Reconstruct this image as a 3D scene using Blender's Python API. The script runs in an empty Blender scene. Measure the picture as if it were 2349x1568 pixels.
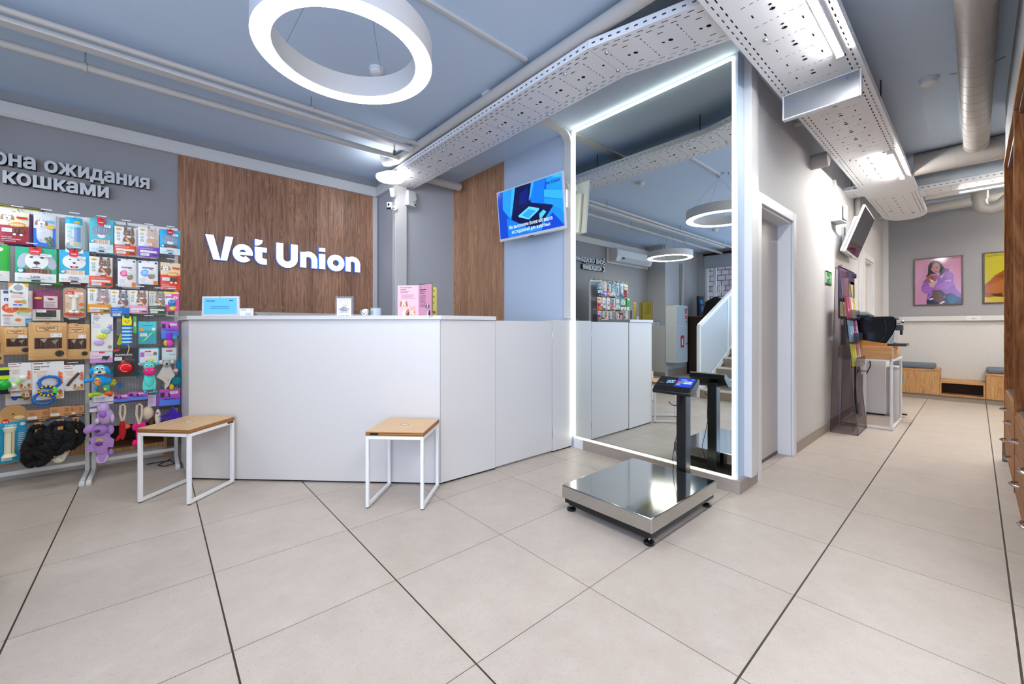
import bpy, bmesh, math, random
import numpy as np
from mathutils import Vector, Matrix
from mathutils.geometry import tessellate_polygon
random.seed(7)
SC = bpy.context.scene
COL = SC.collection
PI = math.pi
# ---------------------------------------------------------------- camera numbers (u = corridor direction = X, v = across = Y)
F, YAW, Y0, H, CX, UM = 934.5, math.radians(48.73), 750.0, 1.116, 1174.5, 2.954
CO, SI = math.cos(YAW), math.sin(YAW)
V1, VS, CE, UF = 1.058, 5.03, 2.97, 9.45
def dr(px):
    d = (px - CX) / F
    return (SI * d + CO, -CO * d + SI)
def onU(px, py, u):                      # the point of plane X=u seen at a photo pixel -> (y, z)
    a, b = dr(px); t = u / a
    return (b * t, H - (py - Y0) / F * t)
def onV(px, py, v):                      # the point of plane Y=v -> (x, z)
    a, b = dr(px); t = v / b
    return (a * t, H - (py - Y0) / F * t)
def fl(px, py, w=0):
    a, b = dr(px); t = (H - w) * F / (py - Y0)
    return (a * t, b * t)
# ---------------------------------------------------------------- materials
def lin(c):
    if isinstance(c, str):
        c = c.lstrip('#'); c = [int(c[i:i + 2], 16) / 255 for i in (0, 2, 4)]
        return tuple((x / 12.92 if x <= .04045 else ((x + .055) / 1.055) ** 2.4) for x in c)
    return tuple(c)
MC = {}
GAIN = 1.0
def mat(name, col='#cccccc', rough=.5, metal=0., emit=0., trans=0., ior=1.45, coat=0., spec=.5, bump=None):
    k = name
    if k in MC: return MC[k]
    m = bpy.data.materials.new(name); m.use_nodes = True; MC[k] = m
    n = m.node_tree.nodes; l = m.node_tree.links; b = n['Principled BSDF']
    c = tuple(min(.88, x * GAIN) for x in lin(col)) + (1,)
    b.inputs['Base Color'].default_value = c
    b.inputs['Roughness'].default_value = rough
    b.inputs['Metallic'].default_value = metal
    b.inputs['Specular IOR Level'].default_value = spec
    if coat: b.inputs['Coat Weight'].default_value = coat; b.inputs['Coat Roughness'].default_value = .08
    if trans: b.inputs['Transmission Weight'].default_value = trans; b.inputs['IOR'].default_value = ior
    if emit:
        b.inputs['Emission Color'].default_value = c; b.inputs['Emission Strength'].default_value = emit
    # a faint procedural variation so that nothing is a dead flat colour
    tc = n.new('ShaderNodeTexCoord'); nz = n.new('ShaderNodeTexNoise'); nz.inputs['Scale'].default_value = 60 if bump is None else bump[0]
    l.new(tc.outputs['Object'], nz.inputs['Vector'])
    if bump:
        bp = n.new('ShaderNodeBump'); bp.inputs['Strength'].default_value = bump[1]; bp.inputs['Distance'].default_value = bump[2]
        l.new(nz.outputs['Fac'], bp.inputs['Height']); l.new(bp.outputs['Normal'], b.inputs['Normal'])
    elif not emit and not trans:
        mr = n.new('ShaderNodeMapRange'); mr.inputs['To Min'].default_value = max(0.02, rough - .04); mr.inputs['To Max'].default_value = min(1, rough + .04)
        l.new(nz.outputs['Fac'], mr.inputs['Value']); l.new(mr.outputs['Result'], b.inputs['Roughness'])
    return m
def cm(h, rough=.4, emit=0):
    return mat('print_%s_%d_%d%s' % (h.strip('#'), rough * 100, emit * 100, '_rack' if GAIN > 1 else ''), h, rough, emit=emit)
def node(n, t, **kw):
    x = n.new(t)
    for k, v in kw.items():
        if hasattr(x, k): setattr(x, k, v)
    return x
def wood(name, cols, grain='Z', sc=1., plank=0., rough=.45, contrast=1., across='X', sp=.35):
    if name in MC: return MC[name]
    m = bpy.data.materials.new(name); m.use_nodes = True; MC[name] = m
    n = m.node_tree.nodes; l = m.node_tree.links; b = n['Principled BSDF']
    b.inputs['Roughness'].default_value = rough; b.inputs['Specular IOR Level'].default_value = sp
    tc = n.new('ShaderNodeTexCoord'); base = tc.outputs['Object']
    vec = base
    if plank:
        sx = n.new('ShaderNodeSeparateXYZ'); l.new(base, sx.inputs[0])
        dv = node(n, 'ShaderNodeMath', operation='DIVIDE'); l.new(sx.outputs[across], dv.inputs[0]); dv.inputs[1].default_value = plank
        flr = node(n, 'ShaderNodeMath', operation='FLOOR'); l.new(dv.outputs[0], flr.inputs[0])
        wn = node(n, 'ShaderNodeTexWhiteNoise', noise_dimensions='1D'); l.new(flr.outputs[0], wn.inputs['W'])
        sca = node(n, 'ShaderNodeVectorMath', operation='SCALE'); l.new(wn.outputs['Color'], sca.inputs[0]); sca.inputs['Scale'].default_value = 7
        ad = node(n, 'ShaderNodeVectorMath', operation='ADD'); l.new(base, ad.inputs[0]); l.new(sca.outputs[0], ad.inputs[1]); vec = ad.outputs[0]
    mp = n.new('ShaderNodeMapping'); l.new(vec, mp.inputs['Vector'])
    s = [9 * sc] * 3; s['XYZ'.index(grain)] = .9 * sc; mp.inputs['Scale'].default_value = s
    nz = n.new('ShaderNodeTexNoise'); nz.inputs['Scale'].default_value = 1.6; nz.inputs['Detail'].default_value = 6; nz.inputs['Distortion'].default_value = 1.2
    l.new(mp.outputs[0], nz.inputs['Vector'])
    mp2 = n.new('ShaderNodeMapping'); l.new(vec, mp2.inputs['Vector'])
    s = [90 * sc] * 3; s['XYZ'.index(grain)] = 3 * sc; mp2.inputs['Scale'].default_value = s
    nf = n.new('ShaderNodeTexNoise'); nf.inputs['Scale'].default_value = 1; nf.inputs['Detail'].default_value = 3; l.new(mp2.outputs[0], nf.inputs['Vector'])
    # cathedral figure: rings of a slowly varying field
    mul = node(n, 'ShaderNodeMath', operation='MULTIPLY'); l.new(nz.outputs['Fac'], mul.inputs[0]); mul.inputs[1].default_value = 9
    fr = node(n, 'ShaderNodeMath', operation='PINGPONG'); l.new(mul.outputs[0], fr.inputs[0]); fr.inputs[1].default_value = .5
    mix = node(n, 'ShaderNodeMath', operation='MULTIPLY_ADD'); l.new(fr.outputs[0], mix.inputs[0]); mix.inputs[1].default_value = .7 * contrast
    l.new(nf.outputs['Fac'], mix.inputs[2])
    mr = n.new('ShaderNodeMapRange'); l.new(mix.outputs[0], mr.inputs['Value']); mr.inputs['From Min'].default_value = .2; mr.inputs['From Max'].default_value = 1.0
    cr = n.new('ShaderNodeValToRGB'); l.new(mr.outputs[0], cr.inputs['Fac'])
    e = cr.color_ramp.elements
    e[0].color = lin(cols[0]) + (1,); e[1].color = lin(cols[-1]) + (1,)
    for i, c in enumerate(cols[1:-1]):
        x = e.new((i + 1) / (len(cols) - 1)); x.color = lin(c) + (1,)
    out = cr.outputs['Color']
    if plank:
        hv = n.new('ShaderNodeMapRange'); l.new(wn.outputs['Value'], hv.inputs['Value']); hv.inputs['To Min'].default_value = .82; hv.inputs['To Max'].default_value = 1.12
        ml = node(n, 'ShaderNodeVectorMath', operation='SCALE'); l.new(out, ml.inputs[0]); l.new(hv.outputs[0], ml.inputs['Scale']); out = ml.outputs[0]
    l.new(out, b.inputs['Base Color'])
    bp = n.new('ShaderNodeBump'); bp.inputs['Strength'].default_value = .12; bp.inputs['Distance'].default_value = .001
    l.new(nf.outputs['Fac'], bp.inputs['Height']); l.new(bp.outputs['Normal'], b.inputs['Normal'])
    return m
def paint(name, c1, c2=None, rough=.75, scale=3., bump=.04):
    if name in MC: return MC[name]
    m = bpy.data.materials.new(name); m.use_nodes = True; MC[name] = m
    n = m.node_tree.nodes; l = m.node_tree.links; b = n['Principled BSDF']; b.inputs['Roughness'].default_value = rough
    b.inputs['Specular IOR Level'].default_value = .3
    tc = n.new('ShaderNodeTexCoord'); nz = n.new('ShaderNodeTexNoise'); nz.inputs['Scale'].default_value = scale; nz.inputs['Detail'].default_value = 4
    l.new(tc.outputs['Object'], nz.inputs['Vector'])
    mx = n.new('ShaderNodeMix'); mx.data_type = 'RGBA'
    mx.inputs['A'].default_value = lin(c1) + (1,); mx.inputs['B'].default_value = lin(c2 or c1) + (1,)
    l.new(nz.outputs['Fac'], mx.inputs['Factor']); l.new(mx.outputs['Result'], b.inputs['Base Color'])
    n2 = n.new('ShaderNodeTexNoise'); n2.inputs['Scale'].default_value = 180; l.new(tc.outputs['Object'], n2.inputs['Vector'])
    bp = n.new('ShaderNodeBump'); bp.inputs['Strength'].default_value = bump; bp.inputs['Distance'].default_value = .002
    l.new(n2.outputs['Fac'], bp.inputs['Height']); l.new(bp.outputs['Normal'], b.inputs['Normal'])
    return m
# ---------------------------------------------------------------- mesh builder
class MB:
    def __init__(s): s.v = []; s.f = []; s.m = []; s.mats = []; s.sm = []
    def mi(s, m):
        if m not in s.mats: s.mats.append(m)
        return s.mats.index(m)
    def add(s, vs, fs, m, smooth=False):
        o = len(s.v); s.v += [tuple(x) for x in vs]; k = s.mi(m)
        for f in fs: s.f.append(tuple(o + i for i in f)); s.m.append(k); s.sm.append(smooth)
        return s
    def box(s, a, b, m):
        x0, y0, z0 = (min(a[i], b[i]) for i in range(3)); x1, y1, z1 = (max(a[i], b[i]) for i in range(3))
        return s.add([(x0, y0, z0), (x1, y0, z0), (x1, y1, z0), (x0, y1, z0), (x0, y0, z1), (x1, y0, z1), (x1, y1, z1), (x0, y1, z1)],
                     [(0, 3, 2, 1), (4, 5, 6, 7), (0, 1, 5, 4), (1, 2, 6, 5), (2, 3, 7, 6), (3, 0, 4, 7)], m)
    def bar(s, p, q, w, d, m, up=(0, 0, 1)):          # a rectangular bar from p to q
        p = Vector(p); q = Vector(q); t = (q - p).normalized(); up = Vector(up)
        if abs(t.dot(up)) > .99: up = Vector((1, 0, 0))
        r = t.cross(up).normalized(); k = r.cross(t)
        vs = [x + r * a * w / 2 + k * b * d / 2 for x in (p, q) for a, b in ((-1, -1), (1, -1), (1, 1), (-1, 1))]
        return s.add(vs, [(0, 1, 2, 3), (7, 6, 5, 4), (0, 4, 5, 1), (1, 5, 6, 2), (2, 6, 7, 3), (3, 7, 4, 0)], m)
    def prism(s, pts, z0, z1, m, axis=2):             # pts 2D extruded along axis
        n = len(pts)
        def P(a, b, c): return {2: (a, b, c), 1: (a, c, b), 0: (c, a, b)}[axis]
        vs = [P(a, b, z0) for a, b in pts] + [P(a, b, z1) for a, b in pts]
        tri = tessellate_polygon([[Vector((a, b, 0)) for a, b in pts]])
        fs = [tuple(t) for t in tri] + [tuple(n + i for i in reversed(t)) for t in tri]
        fs += [(i, (i + 1) % n, n + (i + 1) % n, n + i) for i in range(n)]
        return s.add(vs, fs, m)
    def cyl(s, p, q, r, m, n=16, r2=None, caps=True, smooth=True):
        p = Vector(p); q = Vector(q); t = (q - p).normalized(); r2 = r if r2 is None else r2
        a = t.orthogonal().normalized(); b = t.cross(a); vs = []
        for c, rr in ((p, r), (q, r2)):
            vs += [c + (a * math.cos(2 * PI * i / n) + b * math.sin(2 * PI * i / n)) * rr for i in range(n)]
        s.add(vs, [(i, (i + 1) % n, n + (i + 1) % n, n + i) for i in range(n)], m, smooth)
        if caps:
            s.add(vs[:n], [tuple(reversed(range(n)))], m); s.add(vs[n:], [tuple(range(n))], m)
        return s
    def tube(s, path, r, m, n=8, closed=False):
        P = [Vector(p) for p in path]; k = len(P); vs = []; up = None
        for i in range(k):
            a = P[(i - 1) % k] if (closed or i > 0) else P[i]; b = P[(i + 1) % k] if (closed or i < k - 1) else P[i]
            t = (b - a).normalized()
            if up is None: up = t.orthogonal().normalized()
            up = (up - t * up.dot(t)).normalized(); w = t.cross(up)
            rr = r(i / (k - 1)) if callable(r) else r
            vs += [P[i] + (up * math.cos(2 * PI * j / n) + w * math.sin(2 * PI * j / n)) * rr for j in range(n)]
        fs = [(i * n + j, i * n + (j + 1) % n, ((i + 1) % k) * n + (j + 1) % n, ((i + 1) % k) * n + j) for i in range(k if closed else k - 1) for j in range(n)]
        s.add(vs, fs, m, True)
        if not closed: s.add(vs[:n], [tuple(reversed(range(n)))], m); s.add(vs[-n:], [tuple(range(n))], m)
        return s
    def lathe(s, prof, c, m, n=24, axis=(0, 0, 1)):
        ax = Vector(axis).normalized(); a = ax.orthogonal().normalized(); b = ax.cross(a); c = Vector(c); vs = []
        for r, h in prof: vs += [c + ax * h + (a * math.cos(2 * PI * i / n) + b * math.sin(2 * PI * i / n)) * r for i in range(n)]
        k = len(prof)
        fs = [(j * n + i, j * n + (i + 1) % n, (j + 1) * n + (i + 1) % n, (j + 1) * n + i) for j in range(k - 1) for i in range(n)]
        return s.add(vs, fs, m, True)
    def ball(s, c, r, m, n=16, k=10, rot=None):
        rx, ry, rz = (r, r, r) if not hasattr(r, '__len__') else r
        R = rot or Matrix.Identity(3); c = Vector(c); vs = []
        for j in range(k + 1):
            ph = PI * j / k
            vs += [c + R @ Vector((rx * math.sin(ph) * math.cos(2 * PI * i / n), ry * math.sin(ph) * math.sin(2 * PI * i / n), rz * math.cos(ph))) for i in range(n)]
        return s.add(vs, [(j * n + i, (j + 1) * n + i, (j + 1) * n + (i + 1) % n, j * n + (i + 1) % n) for j in range(k) for i in range(n)], m, True)
    def build(s, name, parent=None, label=None, bevel=0, kind=None, cat=None, group=None, world=True, seg=2, solid=0, origin=None):
        vs = [Vector(v) for v in s.v]
        loc = Vector((0, 0, 0))
        if parent is not None:
            if world:
                pm = pmat(parent).inverted(); vs = [pm @ v for v in vs]
        elif origin is not None: loc = Vector(origin); vs = [v - loc for v in vs]
        elif kind != 'structure' and world:
            lo = [min(v[i] for v in vs) for i in range(3)]; hi = [max(v[i] for v in vs) for i in range(3)]
            loc = Vector(((lo[0] + hi[0]) / 2, (lo[1] + hi[1]) / 2, lo[2])); vs = [v - loc for v in vs]
        me = bpy.data.meshes.new(name); me.from_pydata([tuple(v) for v in vs], [], s.f)
        for m in s.mats: me.materials.append(m)
        for p, k, q in zip(me.polygons, s.m, s.sm): p.material_index = k; p.use_smooth = q
        bm = bmesh.new(); bm.from_mesh(me); pass
        if not getattr(s, 'flat', False): bmesh.ops.recalc_face_normals(bm, faces=bm.faces)
        bm.to_mesh(me); bm.free(); me.set_sharp_from_angle(angle=.75)
        for p, q in zip(me.polygons, s.sm): p.use_smooth = q
        me.update()
        o = bpy.data.objects.new(name, me); COL.objects.link(o); o.location = loc
        if parent is not None: o.parent = parent
        if solid: md = o.modifiers.new('solid', 'SOLIDIFY'); md.thickness = solid; md.offset = 0
        if bevel: md = o.modifiers.new('bevel', 'BEVEL'); md.width = bevel; md.segments = seg; md.limit_method = 'ANGLE'; md.angle_limit = .6
        if label: o['label'] = label
        if kind: o['kind'] = kind
        if cat: o['category'] = cat
        if group: o['group'] = group
        return o
def pmat(o):
    M = Matrix.LocRotScale(o.location, o.rotation_euler, o.scale)
    return pmat(o.parent) @ M if o.parent else M
def thing(name, label, cat, loc=(0, 0, 0), rotz=0, group=None, rot=None):
    o = bpy.data.objects.new(name, None); COL.objects.link(o); o.location = loc
    o.rotation_euler = rot if rot else (0, 0, rotz); o.empty_display_size = .05
    o['label'] = label; o['category'] = cat
    if group: o['group'] = group
    return o
def S(mb, name, bevel=0): return mb.build(name, kind='structure', bevel=bevel)
def clearmat(name, tint='#eef2f4', gloss=.08):
    if name in MC: return MC[name]
    m = bpy.data.materials.new(name); m.use_nodes = True; MC[name] = m; n = m.node_tree.nodes; l = m.node_tree.links
    n.remove(n['Principled BSDF']); o = n['Material Output']
    tr = n.new('ShaderNodeBsdfTransparent'); tr.inputs['Color'].default_value = lin(tint) + (1,); gl = n.new('ShaderNodeBsdfGlossy'); gl.inputs['Roughness'].default_value = .03
    tc = n.new('ShaderNodeTexCoord'); nz = n.new('ShaderNodeTexNoise'); nz.inputs['Scale'].default_value = 3; l.new(tc.outputs['Object'], nz.inputs['Vector'])
    bp = n.new('ShaderNodeBump'); bp.inputs['Strength'].default_value = .03; l.new(nz.outputs['Fac'], bp.inputs['Height']); l.new(bp.outputs[0], gl.inputs['Normal'])
    lw = n.new('ShaderNodeLayerWeight'); lw.inputs['Blend'].default_value = .25; ml = node(n, 'ShaderNodeMath', operation='MULTIPLY_ADD'); l.new(lw.outputs['Fresnel'], ml.inputs[0]); ml.inputs[1].default_value = .5; ml.inputs[2].default_value = gloss * .4
    mx = n.new('ShaderNodeMixShader'); l.new(ml.outputs[0], mx.inputs[0]); l.new(tr.outputs[0], mx.inputs[1]); l.new(gl.outputs[0], mx.inputs[2]); l.new(mx.outputs[0], o.inputs['Surface'])
    return m
clearmat('clear_acrylic')
# ---------------------------------------------------------------- text and printed cards
TC = {}
def textmesh(t, bold=0.):
    """glyph outlines filled contour by contour, because the built-in font builds letters from overlapping bars"""
    k = (t, bold)
    if k in TC: return TC[k][:2]
    cu = bpy.data.curves.new('txt', 'FONT'); cu.body = t; cu.size = 1; cu.offset = bold; cu.resolution_u = 3; cu.fill_mode = 'NONE'
    if not t.strip(): TC[k] = ([], [], []); return [], []
    ob = bpy.data.objects.new('txt', cu); me = ob.to_mesh()
    vs = [(v.co.x, v.co.y) for v in me.vertices]; nb = {}
    for e in me.edges:
        p, q = e.vertices; nb.setdefault(p, []).append(q); nb.setdefault(q, []).append(p)
    loops = []; seen = set()
    for v0 in range(len(vs)):
        if v0 in seen or v0 not in nb: continue
        lp = [v0]; seen.add(v0); cur = v0
        while True:
            nx = [q for q in nb[cur] if q not in seen]
            if not nx: break
            cur = nx[0] if cur != v0 or v0 + 1 not in nx else v0 + 1
            lp.append(cur); seen.add(cur)
        loops.append(lp)
    ob.to_mesh_clear(); bpy.data.objects.remove(ob); bpy.data.curves.remove(cu)
    def area(l): return sum(vs[l[i - 1]][0] * vs[l[i]][1] - vs[l[i]][0] * vs[l[i - 1]][1] for i in range(len(l))) / 2
    loops = [l for l in loops if len(l) > 2]; pts = []; fs = []; walls = []
    iv = sorted((min(vs[j][0] for j in l), max(vs[j][0] for j in l), i) for i, l in enumerate(loops)); groups = []
    for x0, x1, i in iv:                        # loops that overlap in x make one letter
        if groups and x0 < groups[-1][1] - 1e-4: groups[-1][1] = max(groups[-1][1], x1); groups[-1][2].append(i)
        else: groups.append([x0, x1, [i]])
    for _, _, g in groups:
        sg = 1 if area(max((loops[i] for i in g), key=lambda l: abs(area(l)))) > 0 else -1; L = []
        for i in g:
            P = []
            for j in loops[i]:
                if not P or (Vector(vs[j]) - P[-1]).length > .004: P.append(Vector(vs[j]))
            n = len(P); Q = []
            for k_ in range(n):
                d1, d2 = P[k_] - P[k_ - 1], P[(k_ + 1) % n] - P[k_]
                if not bold or d1.length < 1e-9 or d2.length < 1e-9: Q.append(P[k_]); continue
                d1 = d1.normalized(); d2 = d2.normalized(); n1, n2 = Vector((d1.y, -d1.x)) * sg, Vector((d2.y, -d2.x)) * sg; m_ = n1 + n2
                m_ = n1 if m_.length < .2 else m_ / (m_.length_squared / 2)
                if m_.length > 1.6: m_ = m_.normalized() * 1.6
                Q.append(P[k_] + m_ * bold)
            L.append(Q)
        E = [(p, q) for Q in L for p, q in zip(Q, Q[1:] + Q[:1]) if abs(p.y - q.y) > 1e-7]
        ys = {round(p.y, 5) for e in E for p in e}
        for i in range(len(E)):                 # band limits also where outlines cross
            for j in range(i):
                (p, q), (r, t_) = E[i], E[j]; d = q - p; e = t_ - r; cr_ = d.x * e.y - d.y * e.x
                if abs(cr_) < 1e-9: continue
                w = r - p; u = (w.x * e.y - w.y * e.x) / cr_; v_ = (w.x * d.y - w.y * d.x) / cr_
                if 1e-4 < u < 1 - 1e-4 and 1e-4 < v_ < 1 - 1e-4: ys.add(round(p.y + d.y * u, 5))
        ys = sorted(ys)
        for ya, yb in zip(ys, ys[1:]):
            if yb - ya < 2e-5: continue
            ym = (ya + yb) / 2; X = []
            for p, q in E:
                if (p.y > ym) != (q.y > ym):
                    f = lambda y: p.x + (q.x - p.x) * (y - p.y) / (q.y - p.y)
                    X.append((f(ym), f(ya), f(yb), 1 if q.y > p.y else -1))
            X.sort(key=lambda c: c[0]); wn_ = 0
            for c in X:
                if wn_ == 0: st = c
                wn_ += c[3]
                if wn_ == 0: o = len(pts); pts += [(st[1], ya), (c[1], ya), (c[2], yb), (st[2], yb)]; fs.append((o, o + 1, o + 2, o + 3))
        walls += [[tuple(p) for p in Q] for Q in L]
    TC[k] = (pts, fs, walls); return TC[k][:2]
class Card(MB):
    """printed front of a flat or slightly inflated thing; local x right, z up, front faces -y; decals in fractions (0,0)=top left"""
    def __init__(s, w, h, bulge=0., emit=0, eps=.0005, rough=.38):
        super().__init__(); s.w = w; s.h = h; s.b = bulge; s.k = 0; s.emit = emit; s.eps = eps; s.rough = rough; s.flat = False
    def B(s, x, z):
        if not s.b: return 0
        return s.b * max(0, 1 - abs(2 * x / s.w) ** 3.) * max(0, 1 - abs(2 * z / s.h - 1) ** 4)
    def pt(s, fx, fy):
        x = (fx - .5) * s.w; z = (1 - fy) * s.h
        return (x, -s.B(x, z) - s.k * s.eps, z)
    def c(s, col): return cm(col, s.rough, s.emit) if isinstance(col, str) else col
    def rect(s, x0, y0, x1, y1, col, k=True, nx=None, ny=None):
        if k: s.k += 1
        nx = nx or (max(1, int(abs(x1 - x0) * 8)) if s.b else 1); ny = ny or (max(1, int(abs(y1 - y0) * 10)) if s.b else 1)
        vs = [s.pt(x0 + (x1 - x0) * i / nx, y0 + (y1 - y0) * j / ny) for j in range(ny + 1) for i in range(nx + 1)]
        fs = [(j * (nx + 1) + i, (j + 1) * (nx + 1) + i, (j + 1) * (nx + 1) + i + 1, j * (nx + 1) + i + 1) for j in range(ny) for i in range(nx)]
        s.add(vs, fs, s.c(col)); return s
    def ell(s, cx, cy, rx, ry, col, a=0, a0=0, a1=2 * PI, n=20):
        s.k += 1; q = s.w / s.h; vs = [s.pt(cx, cy)]
        for rr in (.5, 1):
            for i in range(n + 1):
                t = a0 + (a1 - a0) * i / n; dx = rx * rr * math.cos(t); dy = ry * rr * math.sin(t)
                dx, dy = dx * math.cos(a) - dy * math.sin(a), dx * math.sin(a) + dy * math.cos(a)
                vs.append(s.pt(cx + dx, cy + dy * q))
        fs = [(0, 1 + i, 2 + i) for i in range(n)] + [(1 + i, n + 2 + i, n + 3 + i, 2 + i) for i in range(n)]
        s.add(vs, fs, s.c(col)); return s
    def poly(s, pts, col):
        s.k += 1; tri = tessellate_polygon([[Vector((a, b, 0)) for a, b in pts]])
        s.add([s.pt(a, b) for a, b in pts], [tuple(t) for t in tri], s.c(col)); return s
    def line(s, pts, wd, col):
        s.k += 1; q = s.w / s.h
        for (a, b), (c, d) in zip(pts, pts[1:]):
            dx, dy = c - a, (d - b) / q; L = math.hypot(dx, dy) or 1; nx, ny = -dy / L * wd / 2, dx / L * wd / 2 * q
            s.add([s.pt(a + nx, b + ny), s.pt(c + nx, d + ny), s.pt(c - nx, d - ny), s.pt(a - nx, b - ny)], [(0, 1, 2, 3)], s.c(col))
        return s
    def txt(s, t, x, y, hh, col, bold=.02, maxw=None, rot=0, align='l'):   # hh = cap height as fraction of w
        s.k += 1; vs, fs = textmesh(t, bold)
        if not vs: return s
        x0 = min(v[0] for v in vs); x1 = max(v[0] for v in vs); sc = hh / .7; sx = sc
        if maxw and (x1 - x0) * sx > maxw: sx = maxw / (x1 - x0)
        if align == 'c': off = -(x0 + x1) / 2
        else: off = -x0
        q = s.w / s.h; out = []
        for a, b in vs:
            dx = (a + off) * sx; dy = -b * sc
            dx, dy = dx * math.cos(rot) - dy * math.sin(rot), dx * math.sin(rot) + dy * math.cos(rot)
            out.append(s.pt(x + dx, y + dy * q))
        s.add(out, fs, s.c(col)); return s
    def rows(s, x0, x1, y0, y1, n, col, t=.35):    # fine print too small to read
        st = (y1 - y0) / n; r = random.Random(int(x0 * 1000 + y0 * 77 + n))
        s.k += 1
        for i in range(n):
            e = x1 - (x1 - x0) * r.uniform(0, .35)
            s.rect(x0, y0 + i * st, e, y0 + (i + t) * st, col, k=False)
        return s
    def tag(s, x, y, w=.3, h=.08):
        s.rect(x, y, x + w, y + h, '#e9ebee'); s.rows(x + .02, x + w - .02, y + h * .2, y + h * .85, 2, '#8d949c')
        return s
def shell(c, col, back=.004, corner=0.):
    """the body behind the prints: closes the card at its back"""
    m = c.c(col)
    nx, ny = (8, 10) if c.b else (1, 1)
    k = c.k; c.k = 0
    if corner:
        pts = []
        for (cx, cy, a) in ((corner, corner, PI), (1 - corner, corner, 1.5 * PI), (1 - corner, 1 - corner, 0), (corner, 1 - corner, .5 * PI)):
            q = c.w / c.h
            for i in range(6):
                t = a + i * PI / 10; yy = cy if cy == corner else cy
                ey = corner * q if cy == corner else 1 - corner * q
                pts.append((cx + corner * math.cos(t), ey + corner * q * math.sin(t)))
        P = [((a - .5) * c.w, (1 - b) * c.h) for a, b in pts]
        MB.prism(c, P, 0, back, m, axis=1)
    else:
        c.rect(0, 0, 1, 1, m, k=False, nx=nx, ny=ny)
        w, h = c.w / 2, c.h
        if c.b:
            n0 = [c.pt(i / nx, 0) for i in range(nx + 1)] + [c.pt(1, j / ny) for j in range(1, ny + 1)] + [c.pt(1 - i / nx, 1) for i in range(1, nx + 1)] + [c.pt(0, 1 - j / ny) for j in range(1, ny)]
            bk = [(x, back, z) for x, y, z in n0]; n = len(n0)
            c.add(n0 + bk, [(i, (i + 1) % n, n + (i + 1) % n, n + i) for i in range(n)], m)
            c.add(bk, [tuple(range(n))], m)
        else:
            c.box((-w, 0, 0), (w, back, h), m)
    c.k = k
    return c
def homog(quad):                          # photo-crop quad (TL, TR, BR, BL) -> fractions
    A = []; B = []
    for (x, y), (u, v) in zip(quad, ((0, 0), (1, 0), (1, 1), (0, 1))):
        A += [[x, y, 1, 0, 0, 0, -u * x, -u * y], [0, 0, 0, x, y, 1, -v * x, -v * y]]; B += [u, v]
    h = np.linalg.solve(np.array(A, float), np.array(B, float))
    def f(p):
        x, y = p; d = h[6] * x + h[7] * y + 1
        return (float((h[0] * x + h[1] * y + h[2]) / d), float((h[3] * x + h[4] * y + h[5]) / d))
    return f
# ---------------------------------------------------------------- shared materials
M_wall = paint('wall_paint_grey', '#afb0b4', '#b4b5b8', .7)
M_wallb = paint('wall_paint_daylight_tint', '#bac8da', '#becbdc', .7)  # mirror wall: blue window light mixed into the paint colour
M_walld = paint('wall_paint_dark_grey', '#97969a', '#9c9b9e', .7)
M_wallc = paint('wall_paint_light_grey', '#c9c6c5', '#cccac9', .65)
M_ceil = paint('ceiling_paint_daylight_tint', '#c4d6ec', '#c8daef', .85)  # blue of the street daylight is tinted into the ceiling colour
M_white = mat('white_plastic', '#dcdcdd', .35)
M_trunk = mat('white_trunking', '#cfcdca', .4)
M_lam = mat('white_laminate', '#cfcbc8', .38)
M_wmetal = mat('white_powder_coat', '#e6e7e9', .35)
M_pipe = mat('painted_pipe', '#bdb8b2', .5)
M_tray = mat('white_tray_steel', '#e6e6e8', .45)
M_black = mat('black_plastic', '#0b0b0d', .3)
M_dark = mat('dark_gap', '#141414', .6)
M_chrome = mat('chrome', '#c8c9cb', .12, 1)
M_alu = mat('aluminium', '#b4b6b8', .3, 1)
M_oak = wood('oak_wall_panel', ['#704937', '#90644c', '#a97d62', '#ba9074'], 'Z', .7, .147, .38, .9)
M_oaky = wood('oak_panel_alcove', ['#8f6144', '#a97858', '#bc8d6a', '#cca07c'], 'Z', .7, .18, .38, .9, across='Y')
M_bench = wood('light_oak_front', ['#8a6238', '#a87b4c', '#bb8f5e', '#c89e70'], 'Z', 1.1, 0, .45)
M_benchd = wood('bench_oak_top', ['#8a6238', '#a87b4c', '#bb8f5e', '#c89e70'], 'Y', 1.1, 0, .45)
M_ply = wood('birch_plywood', ['#c49c70', '#cfa97c', '#d7b387', '#deba90'], 'X', .6, 0, .35, .25)
M_plyedge = wood('plywood_edge', ['#4d3016', '#8a5c30', '#b28049', '#6b4520'], 'X', 1, 0, .5)
M_cab = wood('walnut_cabinet', ['#5a341c', '#80502f', '#97643d', '#a9764a'], 'Z', .8, 0, .6, 1.2, sp=.2)
M_cabl = wood('cabinet_oak_drawer', ['#7a5030', '#946642', '#a67850', '#b4885e'], 'X', .9, 0, .6, .8, sp=.2)
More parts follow.
